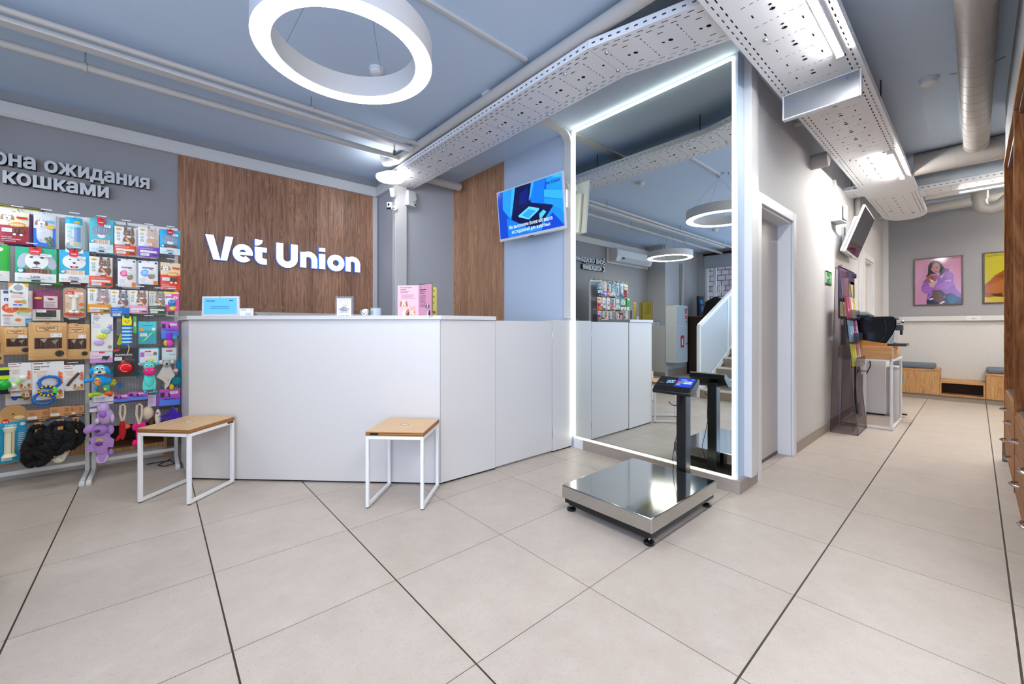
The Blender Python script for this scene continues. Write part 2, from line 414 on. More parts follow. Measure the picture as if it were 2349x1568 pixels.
# ================================================================ FLOOR, CEILING, WALLS
def floor_mat():
    m = bpy.data.materials.new('porcelain_floor_tiles'); m.use_nodes = True
    n = m.node_tree.nodes; l = m.node_tree.links; b = n['Principled BSDF']
    tc = n.new('ShaderNodeTexCoord'); sx = n.new('ShaderNodeSeparateXYZ'); l.new(tc.outputs['Object'], sx.inputs[0])
    def M(op, a, b_=None, c=None):
        x = node(n, 'ShaderNodeMath', operation=op)
        for i, q in enumerate((a, b_, c)):
            if q is None: continue
            if isinstance(q, (int, float)): x.inputs[i].default_value = q
            else: l.new(q, x.inputs[i])
        return x.outputs[0]
    X, Y = sx.outputs[0], sx.outputs[1]
    def axis(v, off, sp, thick_below, other_thick):
        a = M('DIVIDE', M('SUBTRACT', v, off), sp); r = M('ROUND', a)
        dist = M('MULTIPLY', M('ABSOLUTE', M('SUBTRACT', a, r)), sp)
        wdt = M('MULTIPLY_ADD', M('LESS_THAN', v, thick_below), other_thick, .0013)
        return M('LESS_THAN', dist, wdt), M('FLOOR', a)
    gx, ix = axis(X, .802, .6, 1.0, .0017)
    gy, iy = axis(Y, 1.094, .595, .8, .0020)
    g = M('MAXIMUM', gx, gy)
    cb = n.new('ShaderNodeCombineXYZ'); l.new(ix, cb.inputs[0]); l.new(iy, cb.inputs[1])
    wn = n.new('ShaderNodeTexWhiteNoise'); l.new(cb.outputs[0], wn.inputs['Vector'])
    sc = node(n, 'ShaderNodeVectorMath', operation='SCALE'); l.new(wn.outputs['Color'], sc.inputs[0]); sc.inputs['Scale'].default_value = 9
    ad = node(n, 'ShaderNodeVectorMath', operation='ADD'); l.new(tc.outputs['Object'], ad.inputs[0]); l.new(sc.outputs[0], ad.inputs[1])
    n1 = n.new('ShaderNodeTexNoise'); n1.inputs['Scale'].default_value = 6; n1.inputs['Detail'].default_value = 11; n1.inputs['Roughness'].default_value = .78; l.new(ad.outputs[0], n1.inputs['Vector'])
    cr = n.new('ShaderNodeValToRGB'); l.new(n1.outputs['Fac'], cr.inputs['Fac']); e = cr.color_ramp.elements
    e[0].position = .3; e[0].color = lin('#b1a59a') + (1,); e[1].position = .72; e[1].color = lin('#c3b8ae') + (1,)
    mp = n.new('ShaderNodeMapping'); mp.inputs['Scale'].default_value = (260, 120, 100); mp.inputs['Rotation'].default_value = (0, 0, .5); l.new(ad.outputs[0], mp.inputs[0])
    n2 = n.new('ShaderNodeTexNoise'); n2.inputs['Scale'].default_value = 1; n2.inputs['Detail'].default_value = 2; l.new(mp.outputs[0], n2.inputs['Vector'])
    fk = n.new('ShaderNodeMapRange'); l.new(n2.outputs['Fac'], fk.inputs['Value']); fk.inputs['From Min'].default_value = .24; fk.inputs['From Max'].default_value = .40; fk.inputs['To Min'].default_value = .7; fk.inputs['To Max'].default_value = 0
    mx = n.new('ShaderNodeMix'); mx.data_type = 'RGBA'; l.new(fk.outputs[0], mx.inputs['Factor']); l.new(cr.outputs['Color'], mx.inputs['A']); mx.inputs['B'].default_value = lin('#958b82') + (1,)
    tv = n.new('ShaderNodeMapRange'); l.new(wn.outputs['Value'], tv.inputs['Value']); tv.inputs['To Min'].default_value = .97; tv.inputs['To Max'].default_value = 1.03
    ms = node(n, 'ShaderNodeVectorMath', operation='SCALE'); l.new(mx.outputs['Result'], ms.inputs[0]); l.new(tv.outputs[0], ms.inputs['Scale'])
    m2 = n.new('ShaderNodeMix'); m2.data_type = 'RGBA'; l.new(g, m2.inputs['Factor']); l.new(ms.outputs[0], m2.inputs['A']); m2.inputs['B'].default_value = lin('#33281d') + (1,)
    l.new(m2.outputs['Result'], b.inputs['Base Color'])
    rr = n.new('ShaderNodeMapRange'); l.new(n1.outputs['Fac'], rr.inputs['Value']); rr.inputs['To Min'].default_value = .34; rr.inputs['To Max'].default_value = .5
    l.new(rr.outputs[0], b.inputs['Roughness']); b.inputs['Specular IOR Level'].default_value = .4
    bp = n.new('ShaderNodeBump'); bp.inputs['Strength'].default_value = .25; bp.inputs['Distance'].default_value = .002
    inv = M('SUBTRACT', 1., g); l.new(inv, bp.inputs['Height']); l.new(bp.outputs[0], b.inputs['Normal'])
    return m
M_floor = floor_mat()
M_skirt = paint('porcelain_skirting', '#94887c', '#a3978b', .45, 25)
S(MB().box((-4.5, -2.6, -.1), (9.8, 5.3, 0), M_floor), 'floor')
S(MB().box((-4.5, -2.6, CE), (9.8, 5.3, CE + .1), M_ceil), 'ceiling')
W = lambda n, a, b, m=None: S(MB().box(a, b, m or M_wall), n)
W('wall_back', (-2.72, VS, 0), (2.9, VS + .15, CE), M_walld)
W('wall_return', (2.14, 4.5, 0), (2.24, VS, CE))
W('wall_alcove', (2.24, 4.5, 0), (2.954, 4.62, CE))
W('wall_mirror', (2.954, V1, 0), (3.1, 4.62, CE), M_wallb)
DU0, DU1, DZ = 3.36, 4.16, 2.03
mw = MB()
for a, b in (((3.1, 0), (DU0, CE)), ((DU0, DZ), (DU1, CE)), ((DU1, 0), (7.62, CE)), ((7.62, 2.1), (8.32, CE)), ((8.32, 0), (UF, CE))):
    mw.box((a[0], V1, a[1]), (b[0], V1 + .2, b[1]), M_wallc)
S(mw, 'wall_corridor')
M_brickpaint = paint('white_textured_panel', '#c9c6c4', '#d4d1cf', .55, 30)
def panelmat():
    m = M_brickpaint; n = m.node_tree.nodes; l = m.node_tree.links; b = n['Principled BSDF']
    tc = n.new('ShaderNodeTexCoord'); sp = n.new('ShaderNodeSeparateXYZ'); l.new(tc.outputs['Object'], sp.inputs[0]); cb = n.new('ShaderNodeCombineXYZ')
    ad = node(n, 'ShaderNodeMath', operation='ADD'); l.new(sp.outputs[0], ad.inputs[0]); l.new(sp.outputs[1], ad.inputs[1]); l.new(ad.outputs[0], cb.inputs[0]); l.new(sp.outputs[2], cb.inputs[1])
    br = n.new('ShaderNodeTexBrick'); br.inputs['Scale'].default_value = 14; br.inputs['Mortar Size'].default_value = .03; br.inputs['Color1'].default_value = (1, 1, 1, 1); br.inputs['Color2'].default_value = (.8, .8, .8, 1); br.inputs['Mortar'].default_value = (.2, .2, .2, 1)
    l.new(cb.outputs[0], br.inputs['Vector'])
    bp = n.new('ShaderNodeBump'); bp.inputs['Strength'].default_value = .35; bp.inputs['Distance'].default_value = .006
    l.new(br.outputs['Color'], bp.inputs['Height']); l.new(bp.outputs[0], b.inputs['Normal'])
panelmat()
wf = MB().box((UF, -1.6, 0), (UF + .15, V1 + .2, CE), M_walld); S(wf, 'wall_far')
S(MB().box((UF - .012, -1.6, 0), (UF, V1, 1.22), M_brickpaint), 'wall_far_panelling')
W('wall_right', (5.31, -1.75, 0), (UF + .15, -1.6, CE))
W('wall_right_return', (5.31, -1.6, 0), (5.4, -.62, CE))
W('wall_over_cabinet', (1.6, -.62, 2.46), (5.31, -.16, CE))
W('wall_behind_cabinet', (1.6, -.75, 0), (5.31, -.62, CE))
W('wall_left', (-2.87, 4.6, 0), (-2.72, VS + .15, CE))
W('wall_left_recess', (-4.45, 4.6, 0), (-2.87, 4.75, CE))
wl = MB()
for a, b in (((2.9, 0), (3.05, CE)), ((3.05, 0), (4.4, 1.25)), ((4.4, 0), (4.6, CE)), ((3.05, 2.9), (4.4, CE))):
    wl.box((-4.45, a[0], a[1]), (-4.3, b[0], b[1]), M_wall)
S(wl, 'wall_street')
# skirting
sk = lambda n, a, b: S(MB().box(a, b, M_skirt), n, .002)
S(MB().box((2.93, 1.038, 0), (2.954, 2.36, .088), M_skirt).box((2.954, 1.038, 0), (3.27, 1.058, .088), M_skirt), 'baseboard_mirror')
sk('baseboard_corridor', (4.24, 1.045, 0), (7.5, 1.058, .1))
sk('baseboard_back', (-2.72, VS - .012, 0), (.16, VS, .1))
sk('baseboard_recess', (-4.3, 4.588, 0), (-2.87, 4.6, .16))
sk('baseboard_left', (-2.72, 4.6, 0), (-2.705, VS, .1))
# white trunking / cornices
T = lambda n, a, b, bv=.004: S(MB().box(a, b, M_trunk), n, bv)
S(MB().box((-2.72, VS - .05, 2.755), (2.14, VS, 2.872), M_trunk).box((-2.72, VS - .054, 2.768), (2.14, VS - .05, 2.771), M_trunk).box((2.09, 4.5, 2.755), (2.139, VS - .05, 2.872), M_trunk), 'trim_cornice', .004)
T('trim_back_dado', (-.2, VS - .03, 1.19), (2.14, VS, 1.275))
T('trim_panel_edge', (2.065, VS - .025, 1.275), (2.125, VS, 2.755))
S(MB().box((2.10, 4.452, 0), (2.25, 4.5, 2.77), M_trunk).box((2.10, 4.5, 0), (2.139, 4.53, 2.754), M_trunk), 'trim_alcove_corner', .006)
T('trim_corner_one', (3.055, V1 - .05, .088), (3.16, V1, CE))
T('trim_corner_two', (3.165, V1 - .03, .088), (3.255, V1, CE))
T('trim_far_dado', (UF - .06, -1.6, 1.215), (UF - .012, V1, 1.29))
T('trim_far_corner', (UF - .07, V1 - .07, 0), (UF, V1, CE))
T('trim_corridor', (7.2, V1 - .05, 0), (7.3, V1, CE))
# conduit on the soffit that curves down beside the mirror
def ribbon(path, w, d, m, up):
    b = MB()
    for p, q in zip(path, path[1:]): b.bar(p, q, w, d, m, up)
    return b
pth = [(1.95, 2.548, CE - .012)] + [(2.954 - .13 + .12 * math.sin(t), 2.548, CE - .012 - .12 + .12 * math.cos(t)) for t in [i * PI / 16 for i in range(9)]] + [(2.942, 2.548, 1.2)]
S(ribbon(pth, .085, .024, M_trunk, (0, 1, 0)) if False else ribbon(pth, .024, .085, M_trunk, (0, 1, 0)), 'trim_mirror_conduit', .003)
# doors
def door(n, u0, u1, z1, leaf_v, handle_side=1):
    f = MB(); c = .075
    f.box((u0 - c, V1 - .018, 0), (u0, V1, z1 + c), M_white).box((u1, V1 - .018, 0), (u1 + c, V1, z1 + c), M_white).box((u0, V1 - .0175, z1), (u1, V1, z1 + c), M_white)
    f.box((u0, V1 + .001, 0), (u0 + .02, V1 + .2, z1), M_white).box((u1 - .02, V1 + .001, 0), (u1, V1 + .2, z1), M_white).box((u0 + .02, V1 + .001, z1 - .02), (u1 - .02, V1 + .2, z1), M_white)
    fr = f.build('door_%d' % n, kind='structure', bevel=.003)
    MB().box((u0 + .02, leaf_v, .03), (u1 - .02, leaf_v + .04, z1 - .02), mat('door_leaf_paint', '#b9b3ae', .4)).build('door_leaf', fr)
    return fr
d1 = door(1, DU0, DU1, DZ, V1 + .10)
MB().box((DU0 + .02, V1 + .1, .0), (DU1 - .02, V1 + .14, .028), mat('rubber_seal', '#5b5652', .6)).build('door_seal', d1)
mh = mat('brushed_steel', '#a9abad', .28, 1)
d2 = door(2, 7.62, 8.32, 2.1, V1 + .06)
lv = MB().cyl((7.72, V1 + .06, 1.06), (7.72, V1 + .01, 1.06), .01, mh).bar((7.71, V1 + .01, 1.06), (7.82, V1 + .01, 1.06), .016, .012, mh); lv.build('door_handle', d2)
# ================================================================ OAK PANELS
op = thing('wall_panel', 'wide brown oak wall panel carrying the glowing white sign', 'wall panel', (1.115, VS, 1.275))
MB().box((.17, VS - .02, 1.275), (2.065, VS, 2.755), M_oak).build('board', op)
mb = mat('bolt_cap', '#a08a78', .4)
for px, py in ((423, 370), (569, 401), (595, 407), (643, 417), (793, 447), (843, 458), (427, 698), (573, 703), (598, 704), (624, 705), (647, 705), (704, 707), (727, 708), (817, 709), (845, 711), (700, 428)):
    x, z = onV(px, py, VS - .02); MB().cyl((x, VS - .02, z), (x, VS - .023, z), .010, mb, 12).build('screw_cap', op)
op = thing('wall_panel', 'narrow brown oak wall panel beside the lit television', 'wall panel', (2.954, 4.0, 1.2))
MB().box((2.936, 3.5, 1.19), (2.954, 4.5, CE), M_oaky).build('board', op)
for px, py in ((1079, 419), (1131, 394), (1143.5, 389), (1147, 722)):
    y, z = onU(px, py, 2.936); MB().cyl((2.936, y, z), (2.933, y, z), .010, mb, 12).build('screw_cap', op)
# ================================================================ CABLE TRAYS
def traymesh(L, w, h=.05, plain=(), seed=0):
    """perforated tray bottom in local x 0..L, y -w/2..w/2; holes are real openings"""
    holes = []
    e = w / 2
    def row(y, wd, ln, pitch, off, skip=None):
        x = off
        while x + ln < L - .01:
            holes.append((x, x + ln, y - wd / 2, y + wd / 2)); x += pitch
    for s in (-1, 1):
        row(s * (e - .026), .0075, .033, .066, .012); row(s * (e - .057), .0075, .033, .066, .045)
    x = .06; k = 0
    while x < L - .06:
        for y in (-.10, -.06, -.03, 0, .03, .06, .10):
            if abs(y) < e - .07: holes.append((x - .003, x + .003, y - (.010 if abs(y) > .05 else .005), y + (.010 if abs(y) > .05 else .005)))
        for y in (-.088, .088): holes.append((x + .085, x + .116, y - .004, y + .004))
        for dx, r in ((.075, .009), (.115, .013)):
            cx = x + dx
            for i_ in range(9):
                a = -1 + 2 * i_ / 9; b = a + 2 / 9; hx = math.sqrt(max(0, 1 - ((a + b) / 2) ** 2)); holes.append((cx - r * hx, cx + r * hx, a * r, b * r))
        x += .2
    holes = [q for q in holes if q[1] < L - .004 and not any(a < q[1] and q[0] < b for a, b in plain)]
    ys = sorted({-e, e} | {round(q[2], 5) for q in holes} | {round(q[3], 5) for q in holes})
    m = MB()
    for ya, yb in zip(ys, ys[1:]):
        mid = (ya + yb) / 2; iv = sorted((q[0], q[1]) for q in holes if q[2] < mid < q[3]); x = 0
        for a, b in iv + [(L, L)]:
            if a > x: m.add([(x, ya, 0), (a, ya, 0), (a, yb, 0), (x, yb, 0)], [(0, 1, 2, 3)], M_tray)
            x = max(x, b)
    side = MB()
    for s in (-1, 1):
        for za, zb, ho in ((0, .019, 0), (.019, .029, 1), (.029, h, 0)):
            if not ho: side.add([(0, s * e, za), (L, s * e, za), (L, s * e, zb), (0, s * e, zb)], [(0, 1, 2, 3)], M_tray); continue
            x = 0; k = .025
            while k < L - .03: side.add([(x, s * e, za), (k, s * e, za), (k, s * e, zb), (x, s * e, zb)], [(0, 1, 2, 3)], M_tray); x = k + .02; k += .05
            side.add([(x, s * e, za), (L, s * e, za), (L, s * e, zb), (x, s * e, zb)], [(0, 1, 2, 3)], M_tray)
        side.add([(0, s * e, h), (L, s * e, h), (L, s * (e - .01), h), (0, s * (e - .01), h)], [(0, 1, 2, 3)], M_tray)
    return m, side
def tray(label, p0, ang, L, w, z=2.77, plain=(), bolts=(), rods=(), shear=0, cables=True):
    t = thing('cable_tray', label, 'cable tray', (p0[0], p0[1], z), ang, 'perforated trays under the ceiling')
    a, b = traymesh(L, w, plain=plain); a.flat = b.flat = True
    for q in (a, b): q.v = [(x + y * shear, y, zz) for x, y, zz in q.v]
    a.build('tray_bottom', t, world=False, solid=.0015); b.build('tray_side', t, world=False, solid=.0015)
    for x, y in bolts:
        MB().lathe([(.0, -.012), (.008, -.012), (.012, -.006), (.012, 0), (0, 0)], (x, y, 0), mh, 8).build('bolt', t, world=False)
    for x, y in rods:
        MB().cyl((x, y, 0), (x, y, CE - z), .004, mat('threaded_rod', '#3c3d3c', .5, .8), 8).build('hanger_rod', t, world=False)
    if cables:  # dark runs added so that the tray holes look dark from below
        c = MB(); r = random.Random(int(L * 100)); mc_ = mat('dark_cable_jacket', '#1a1a1c', .6); k = int((w - .06) / .03)
        for i in range(k):
            y = -w / 2 + .045 + .03 * i; c.tube([(x_ + y * shear, y + r.uniform(-.004, .004), .017 + r.uniform(0, .004)) for x_ in [.03 + (L - .06) * j / 6 for j in range(7)]], .0145, mc_, 6)
        for j in range(7): c.bar((.03 + (L - .06) * j / 6 - .1 * w * shear, -w / 2 + .03, .03), (.03 + (L - .06) * j / 6 + .1 * w * shear, w / 2 - .03, .03), .006, .012, mc_)
        o = c.build('added_cable_bundle', None, world=False, label='added dark cables in the ' + ' '.join(label.split(',')[0].split()[:11]), cat='cables', group='cables added in the trays'); o.location = t.location; o.rotation_euler = t.rotation_euler
    return t
J = (2.134, 1.524)
tray('straight white perforated tray over the reception desk, running to the alcove wall', (2.134, 4.49), -PI / 2, 2.966, .396, bolts=((2.72, -.12), (2.72, .12), (1.9, 0), (2.3, .17), (.9, .17), (1.2, -.1)), rods=((.5, .17), (1.8, .17), (2.9, .17)))
tray('short bent length of white perforated tray in front of the mirror top', (2.134, 1.522), -math.radians(74.5), .622, .382, bolts=((.03, -.1), (.03, .1)), shear=.277)
tray('long white perforated tray running down the corridor', (.6, .6875), 0, 5.56, .457, z=2.745, plain=((4.37, 4.376),), bolts=((4.5, -.12), (4.5, .12), (5.0, 0), (2.0, .1)), rods=((3.5, -.215), (4.9, .215)))
tray('far end of the white corridor tray near the posters', (6.85, .6875), 0, 1.35, .457, z=2.745, bolts=((.9, .1), (1.25, -.1)), rods=((1.0, .2),))
tray('short side tray reaching the corridor wall above the dark television', (6.45, .92), PI / 2, .136, .38, z=2.745, cables=False, rods=((.07, .15),))
tray('side tray crossing above the wooden cabinet end of the corridor', (7.03, .455), -PI / 2, 1.9, .36, z=2.745, rods=((.7, .15),))
tj = MB().box((6.16, .459, 2.745), (6.85, .916, 2.747), M_tray).prism([(6.2, .916), (6.7, .916), (6.64, .93), (6.6, .96), (6.3, .96), (6.26, .93)], 2.745, 2.747, M_tray)
tj.bar((6.16, .459, 2.77), (6.85, .459, 2.77), .002, .05, M_tray)
tj.build('tray_junction', cat='cable tray', label='smooth white junction plate where the ceiling trays meet in the corridor')
ep = MB(); pts = [(8.2, .459)] + [(8.2 + .38 * math.sin(a), .6875 + .2285 * -math.cos(a)) for a in [PI * i / 10 for i in range(11)]]
ep.prism(pts, 2.742, 2.7435, M_tray); ep.build('tray_end_plate', cat='cable tray', label='rounded smooth plate closing the far end of the corridor tray')
# ================================================================ PIPES AND DUCTS
def pipe(label, path, r, name='ceiling_pipe', m=None, clamps=(), group='painted pipes under the ceiling', rings=0):
    b = MB(); b.tube(path, r, m or M_pipe, 16)
    t = b.build(name, cat='pipe', label=label, group=group)
    for c in clamps:
        c = Vector(c)
        k = MB().lathe([(r + .003, -.008), (r + .006, -.008), (r + .006, .008), (r + .003, .008), (r + .003, -.008)], c, M_pipe, 16, (Vector(path[1]) - Vector(path[0])))
        k.cyl(c + Vector((0, 0, r)), (c.x, c.y, CE), .004, mh, 6); k.build('clamp', t)
    return t
pipe('fat grey pipe running alongside the straight cable tray over the desk', [(1.875, 4.25, CE), (1.885, 4.22, 2.90), (1.90, 4.17, 2.885), (1.945, 4.0, 2.885), (1.955, 2, 2.885), (2.0, -.5, 2.885)], .045, clamps=((1.95, 3.3, 2.885),))
pipe('thin grey pipe along the ceiling, crossing above the round lamp side nearest the ring lamp', [(-4.2, 3.55, 2.872), (-1, 3.55, 2.872), (1.92, 3.535, 2.872)], .019, clamps=((.95, 3.538, 2.872), (-1.3, 3.55, 2.872), (-3.2, 3.55, 2.872)))
pipe('grey ceiling pipe nearest the back wall above the letters', [(-4.2, 3.97, 2.865), (-1, 3.965, 2.865), (1.90, 3.94, 2.865)], .026, clamps=((-.35, 3.96, 2.865), (-2.3, 3.965, 2.865)))
MB().box((-3.5, 3.62, 2.845), (1.9, 3.70, 2.875), M_trunk).build('cable_duct', cat='cable duct', label='flat white cable duct between the two grey pipes on the ceiling', bevel=.003)
MB().box((.76, 2.035, CE - .022), (1.93, 2.06, CE), M_trunk).build('cable_duct', cat='cable duct', label='thin square cable duct on the ceiling feeding the large ring lamp', bevel=.002)
pipe('grey pipe stub beside the white speaker, ending at the narrow oak panel', [(2.2, 4.25, 2.86), (2.86, 4.25, 2.86)], .048)
MB().cyl((1.72, 3.66, 2.80), (1.72, 3.66, 2.745), .012, mat('brass', '#a98a5a', .3, 1), 12).cyl((1.72, 3.66, 2.846), (1.72, 3.66, 2.80), .008, M_pipe, 10).build('sprinkler', cat='sprinkler', label='small brass sprinkler head under the ceiling pipes')
M_duct = mat('spiral_duct_paint', '#9c9690', .42, bump=(3, .03, .003))
def duct(label, path, r, pitch=.13, name='air_duct'):
    t = MB().tube(path, r, M_duct, 28).build(name, cat='air duct', label=label, group='round air ducts in the corridor')
    a, b = Vector(path[0]), Vector(path[-1]); L = (b - a).length; k = int(L / pitch); ax = (b - a).normalized(); sm = MB()
    for i in range(1, k): MB().lathe([(r - .001, -.002), (r + .0012, -.001), (r + .0012, .001), (r - .001, .002)], a + ax * (i * pitch), M_duct, 28, ax + Vector((0, .02, .05))).build('seam', t)
    return t
dd = duct('round ribbed air duct running lengthwise under the corridor ceiling', [(1.2, 0, 2.85), (5.75, -.0, 2.85)], .082, .16)
MB().tube([(5.75, 0, 2.85), (5.9, 0, 2.87), (5.98, 0, 2.90), (5.99, 0, 2.962)], .085, M_duct, 28).build('elbow', dd)
for s in (-1, 1): MB().bar((4.15, s * .085, 2.86), (4.15, s * .125, 2.87), .008, .008, mh).build('bracket', dd)
duct('fat air duct crossing the corridor behind the long cable tray', [(6.15, .44, 2.855), (6.15, -1.6, 2.855)], .112, .3)
duct('short air duct stub coming out of the corridor wall beside the long tray', [(4.80, 1.1, 2.712), (4.80, .922, 2.715)], .07, 9)
pipe('thin pipe stub in the corridor wall above the door', [(4.25, 1.1, 2.9), (4.25, .9, 2.9)], .022)
pipe('lower grey pipe crossing the corridor near the posters', [(7.6, .44, 2.83), (7.6, -1.6, 2.83)], .05)
pipe('lowest grey pipe crossing the corridor near the posters', [(8.5, 1.0, 2.86), (8.5, -1.6, 2.86)], .06)
x = duct('vertical air duct with an elbow hanging in front of the far wall', [(7.9, -.03, CE), (7.9, -.03, 2.74)], .075, 9)
MB().tube([(7.9, -.03, 2.76), (7.9, -.03, 2.68), (7.9, -.06, 2.62), (7.9, -.12, 2.60), (7.9, -.2, 2.63), (7.9, -.3, 2.75), (7.9, -.4, CE - .001)], .068, M_duct, 20).build('elbow', x)
pipe('vertical grey riser at the dark end of the corridor wall', [(6.9, 1.02, 2.2), (6.9, 1.02, CE)], .03)
# ================================================================ LAMPS
def emis(name, col, s): return mat(name, col, .5, emit=s)
E_ring = emis('ring_diffuser', '#fff0e4', 20)
def ring(label, u, v, w, cablepts, tilt=0):
    t = thing('ring_lamp', label, 'pendant lamp', (u, v, w), 0, 'ring pendant lamps')
    R, r, h_ = .406, .324, .115
    b = MB(); b.lathe([(R, 0.004), (R, h_), (r, h_), (r, .004), (r + .006, .004), (r + .006, .012), (R - .006, .012), (R - .006, .004), (R, .004)], (0, 0, 0), mat('ring_housing', '#c9c9cb', .45), 96)
    b.build('housing', t, world=False)
    MB().lathe([(r + .006, .010), (r + .006, 0), (R - .006, 0), (R - .006, .010)], (0, 0, 0), E_ring, 96).build('diffuser', t, world=False)
    cw = mat('steel_cable', '#77797b', .4, .8)
    for a, (du, dv) in cablepts:
        p = (.365 * math.cos(a), .365 * math.sin(a), h_); q = (du, dv, CE - w)
        MB().cyl(p, q, .0012, cw, 5).cyl((du, dv, CE - w), (du, dv, CE - w - .02), .007, mh, 8).build('suspension_wire', t, world=False)
    a = cablepts[0][0]; p = Vector((.365 * math.cos(a), .365 * math.sin(a), h_)); q = Vector((cablepts[0][1][0], cablepts[0][1][1], CE - w)); sg = Vector((.03, .03, -.02))
    MB().tube([p, p * .7 + q * .3 + sg, p * .4 + q * .6 + sg * 1.6, q], .003, M_white, 6).build('power_cord', t, world=False)
    return t
ring('large glowing ring lamp hanging over the reception floor', .71, 2.03, 2.425, [(-2.6, (.03, .05)), (2.2, (-.05, .06)), (.7, (.06, -.03)), (-.9, (.0, -.07))])
ring('second ring lamp farther from the mirror, seen only in the mirror', -1.455, 3.828, 2.42, [(2.4, (.03, .03)), (.9, (-.03, .05)), (-.7, (.04, -.04)), (-2.2, (-.04, -.04))])
# round lamp under the tray end
t = thing('round_lamp', 'round white disc lamp under the tray end above the desk corner', 'ceiling lamp', (1.905, 4.15, 2.685))
MB().cyl((1.93, 4.15, 2.733), (1.93, 4.15, 2.7685), .1, M_white, 32).build('base', t)
MB().lathe([(0, 0), (.10, .002), (.135, .012), (.148, .028), (.148, .045), (0, .05)], (1.905, 4.15, 2.685), emis('disc_diffuser', '#f4f7ff', 10), 48).build('diffuser', t)
# LED battens
E_bat = emis('batten_diffuser', '#fdf2ef', 260)
def batten(label, p, q, z, w=.036, em=None):
    p = Vector((*p, z)); q = Vector((*q, z)); t = thing('led_batten', label, 'strip lamp', tuple((p + q) / 2 - Vector((0, 0, .018))), 0, 'linear lamps under the corridor trays')
    d = (q - p).normalized() * .012
    MB().bar(p - Vector((0, 0, .004)), q - Vector((0, 0, .004)), w, .028, M_white).build('housing', t, bevel=.002)
    MB().bar(p + d - Vector((0, 0, .021)), q - d - Vector((0, 0, .021)), w * .86, .006, em or E_bat).build('diffuser', t, bevel=.003)
    for c in (p, q): MB().bar(c - d * .2 - Vector((0, 0, .008)), c + d - Vector((0, 0, .008)), w + .001, .035, M_white).build('end_cap', t)
    return t
batten('near bright linear lamp under the corridor tray', (1.6, .53), (3.045, .53), 2.7345, em=emis('near_batten_diffuser', '#fdf4f1', 100))
batten('far short linear lamp under the corridor tray', (5.1, .525), (6.06, .525), 2.7345)
batten('linear lamp across the corridor under the side tray near the posters', (7.19, .14), (7.19, -1.2), 2.7345, em=emis('soft_batten_diffuser', '#fdf4ee', 60))
# unseen square panel lamps, added to brighten the room and the corridor
def panel(label, u, v, s=.6, col='#fdeade', st=28):
    t = thing('added_panel_lamp', label, 'ceiling lamp', (u, v, CE - .03), 0, 'added unseen ceiling panel lamps')
    MB().box((u - s / 2, v - s / 2, CE - .03), (u + s / 2, v + s / 2, CE), M_white).build('housing', t, bevel=.003)
    MB().box((u - s / 2 + .02, v - s / 2 + .02, CE - .034), (u + s / 2 - .02, v + s / 2 - .02, CE - .029), emis('added_panel_diffuser', col, st)).build('diffuser', t)
panel('added unseen ceiling panel lamp behind the camera by the entrance', .4, -1.1)
panel('added unseen ceiling panel lamp over the foot of the stairs', -2.2, -.6)
panel('added unseen ceiling panel lamp in the corridor hidden behind the cabinet', 6.3, -.95)
panel('added unseen ceiling panel lamp near the posters hidden behind the cabinet', 8.3, -.75)
# smoke detectors
def smoke(label, u, v):
    t = thing('smoke_detector', label, 'smoke detector', (u, v, CE - .05), 0, 'ceiling smoke detectors')
    MB().lathe([(0, 0), (.052, 0), (.054, -.018), (0, -.018)], (u, v, CE), M_white, 32).build('base', t)
    MB().lathe([(.048, 0), (.046, -.018), (.03, -.03), (0, -.032)], (u, v, CE - .018), M_white, 32).build('dome', t)
    b = MB()
    for i in range(6):
        a = i * PI / 3; b.bar((u + .042 * math.cos(a - .35), v + .042 * math.sin(a - .35), CE - .034), (u + .042 * math.cos(a + .35), v + .042 * math.sin(a + .35), CE - .034), .006, .006, M_dark)
    b.build('vent', t)
smoke('white smoke detector seen through the large ring lamp', 1.20, 2.84)
smoke('white smoke detector on the corridor ceiling beside the ribbed duct', 4.35, .235)
smoke('white smoke detector seen only in the mirror beside the far ring lamp', -2.1, 3.26)
# hanging blank sign box
t = thing('hanging_sign', 'blank brushed metal sign box hanging under the corridor tray', 'sign', (3.36, .69, 2.575))
sb = mat('brushed_sign_metal', '#a4a7ab', .38, .75)
MB().box((3.345, .48, 2.58), (3.375, .90, 2.745), sb).build('panel', t, bevel=.006)
fr = MB()
for a, b in (((.485, 2.575), (.895, 2.585)), ((.485, 2.74), (.895, 2.75)), ((.475, 2.575), (.485, 2.75)), ((.895, 2.575), (.905, 2.75))): fr.box((3.338, a[0], a[1]), (3.382, b[0], b[1]), M_white)
fr.build('frame', t, bevel=.003)
for y, z in ((.545, 2.715), (.84, 2.68)): MB().cyl((3.345, y, z), (3.3425, y, z), .006, mat('blue_film', '#2f86e8', .4), 8).build('film_scrap', t, 'small blue scrap of film')
# ================================================================ MIRROR
def mirrormat():
    m = bpy.data.materials.new('mirror_glass'); m.use_nodes = True; b = m.node_tree.nodes['Principled BSDF']
    b.inputs['Base Color'].default_value = (.80, .84, .815, 1); b.inputs['Metallic'].default_value = 1; b.inputs['Roughness'].default_value = 0
    return m
E_led = emis('led_strip_diffuser', '#f3fbdc', 2.8)
MV0, MV1, MZ0, MZ1 = 1.092, 2.462, .104, 2.925
t = thing('wall_mirror', 'tall wall mirror with a glowing light strip around its edge', 'mirror', (UM, 1.78, .1))
MB().box((2.942, MV0, MZ0), (2.953, MV1, MZ1), mirrormat()).build('mirror_pane', t)
MB().box((2.935, MV1, .10), (2.954, MV1 + .034, 2.95), E_led).build('light_strip', t, 'wide vertical light strip next to the desk')
MB().box((2.945, MV0 - .010, MZ0 - .01), (2.954, MV0, MZ1), E_led).build('light_strip', t)
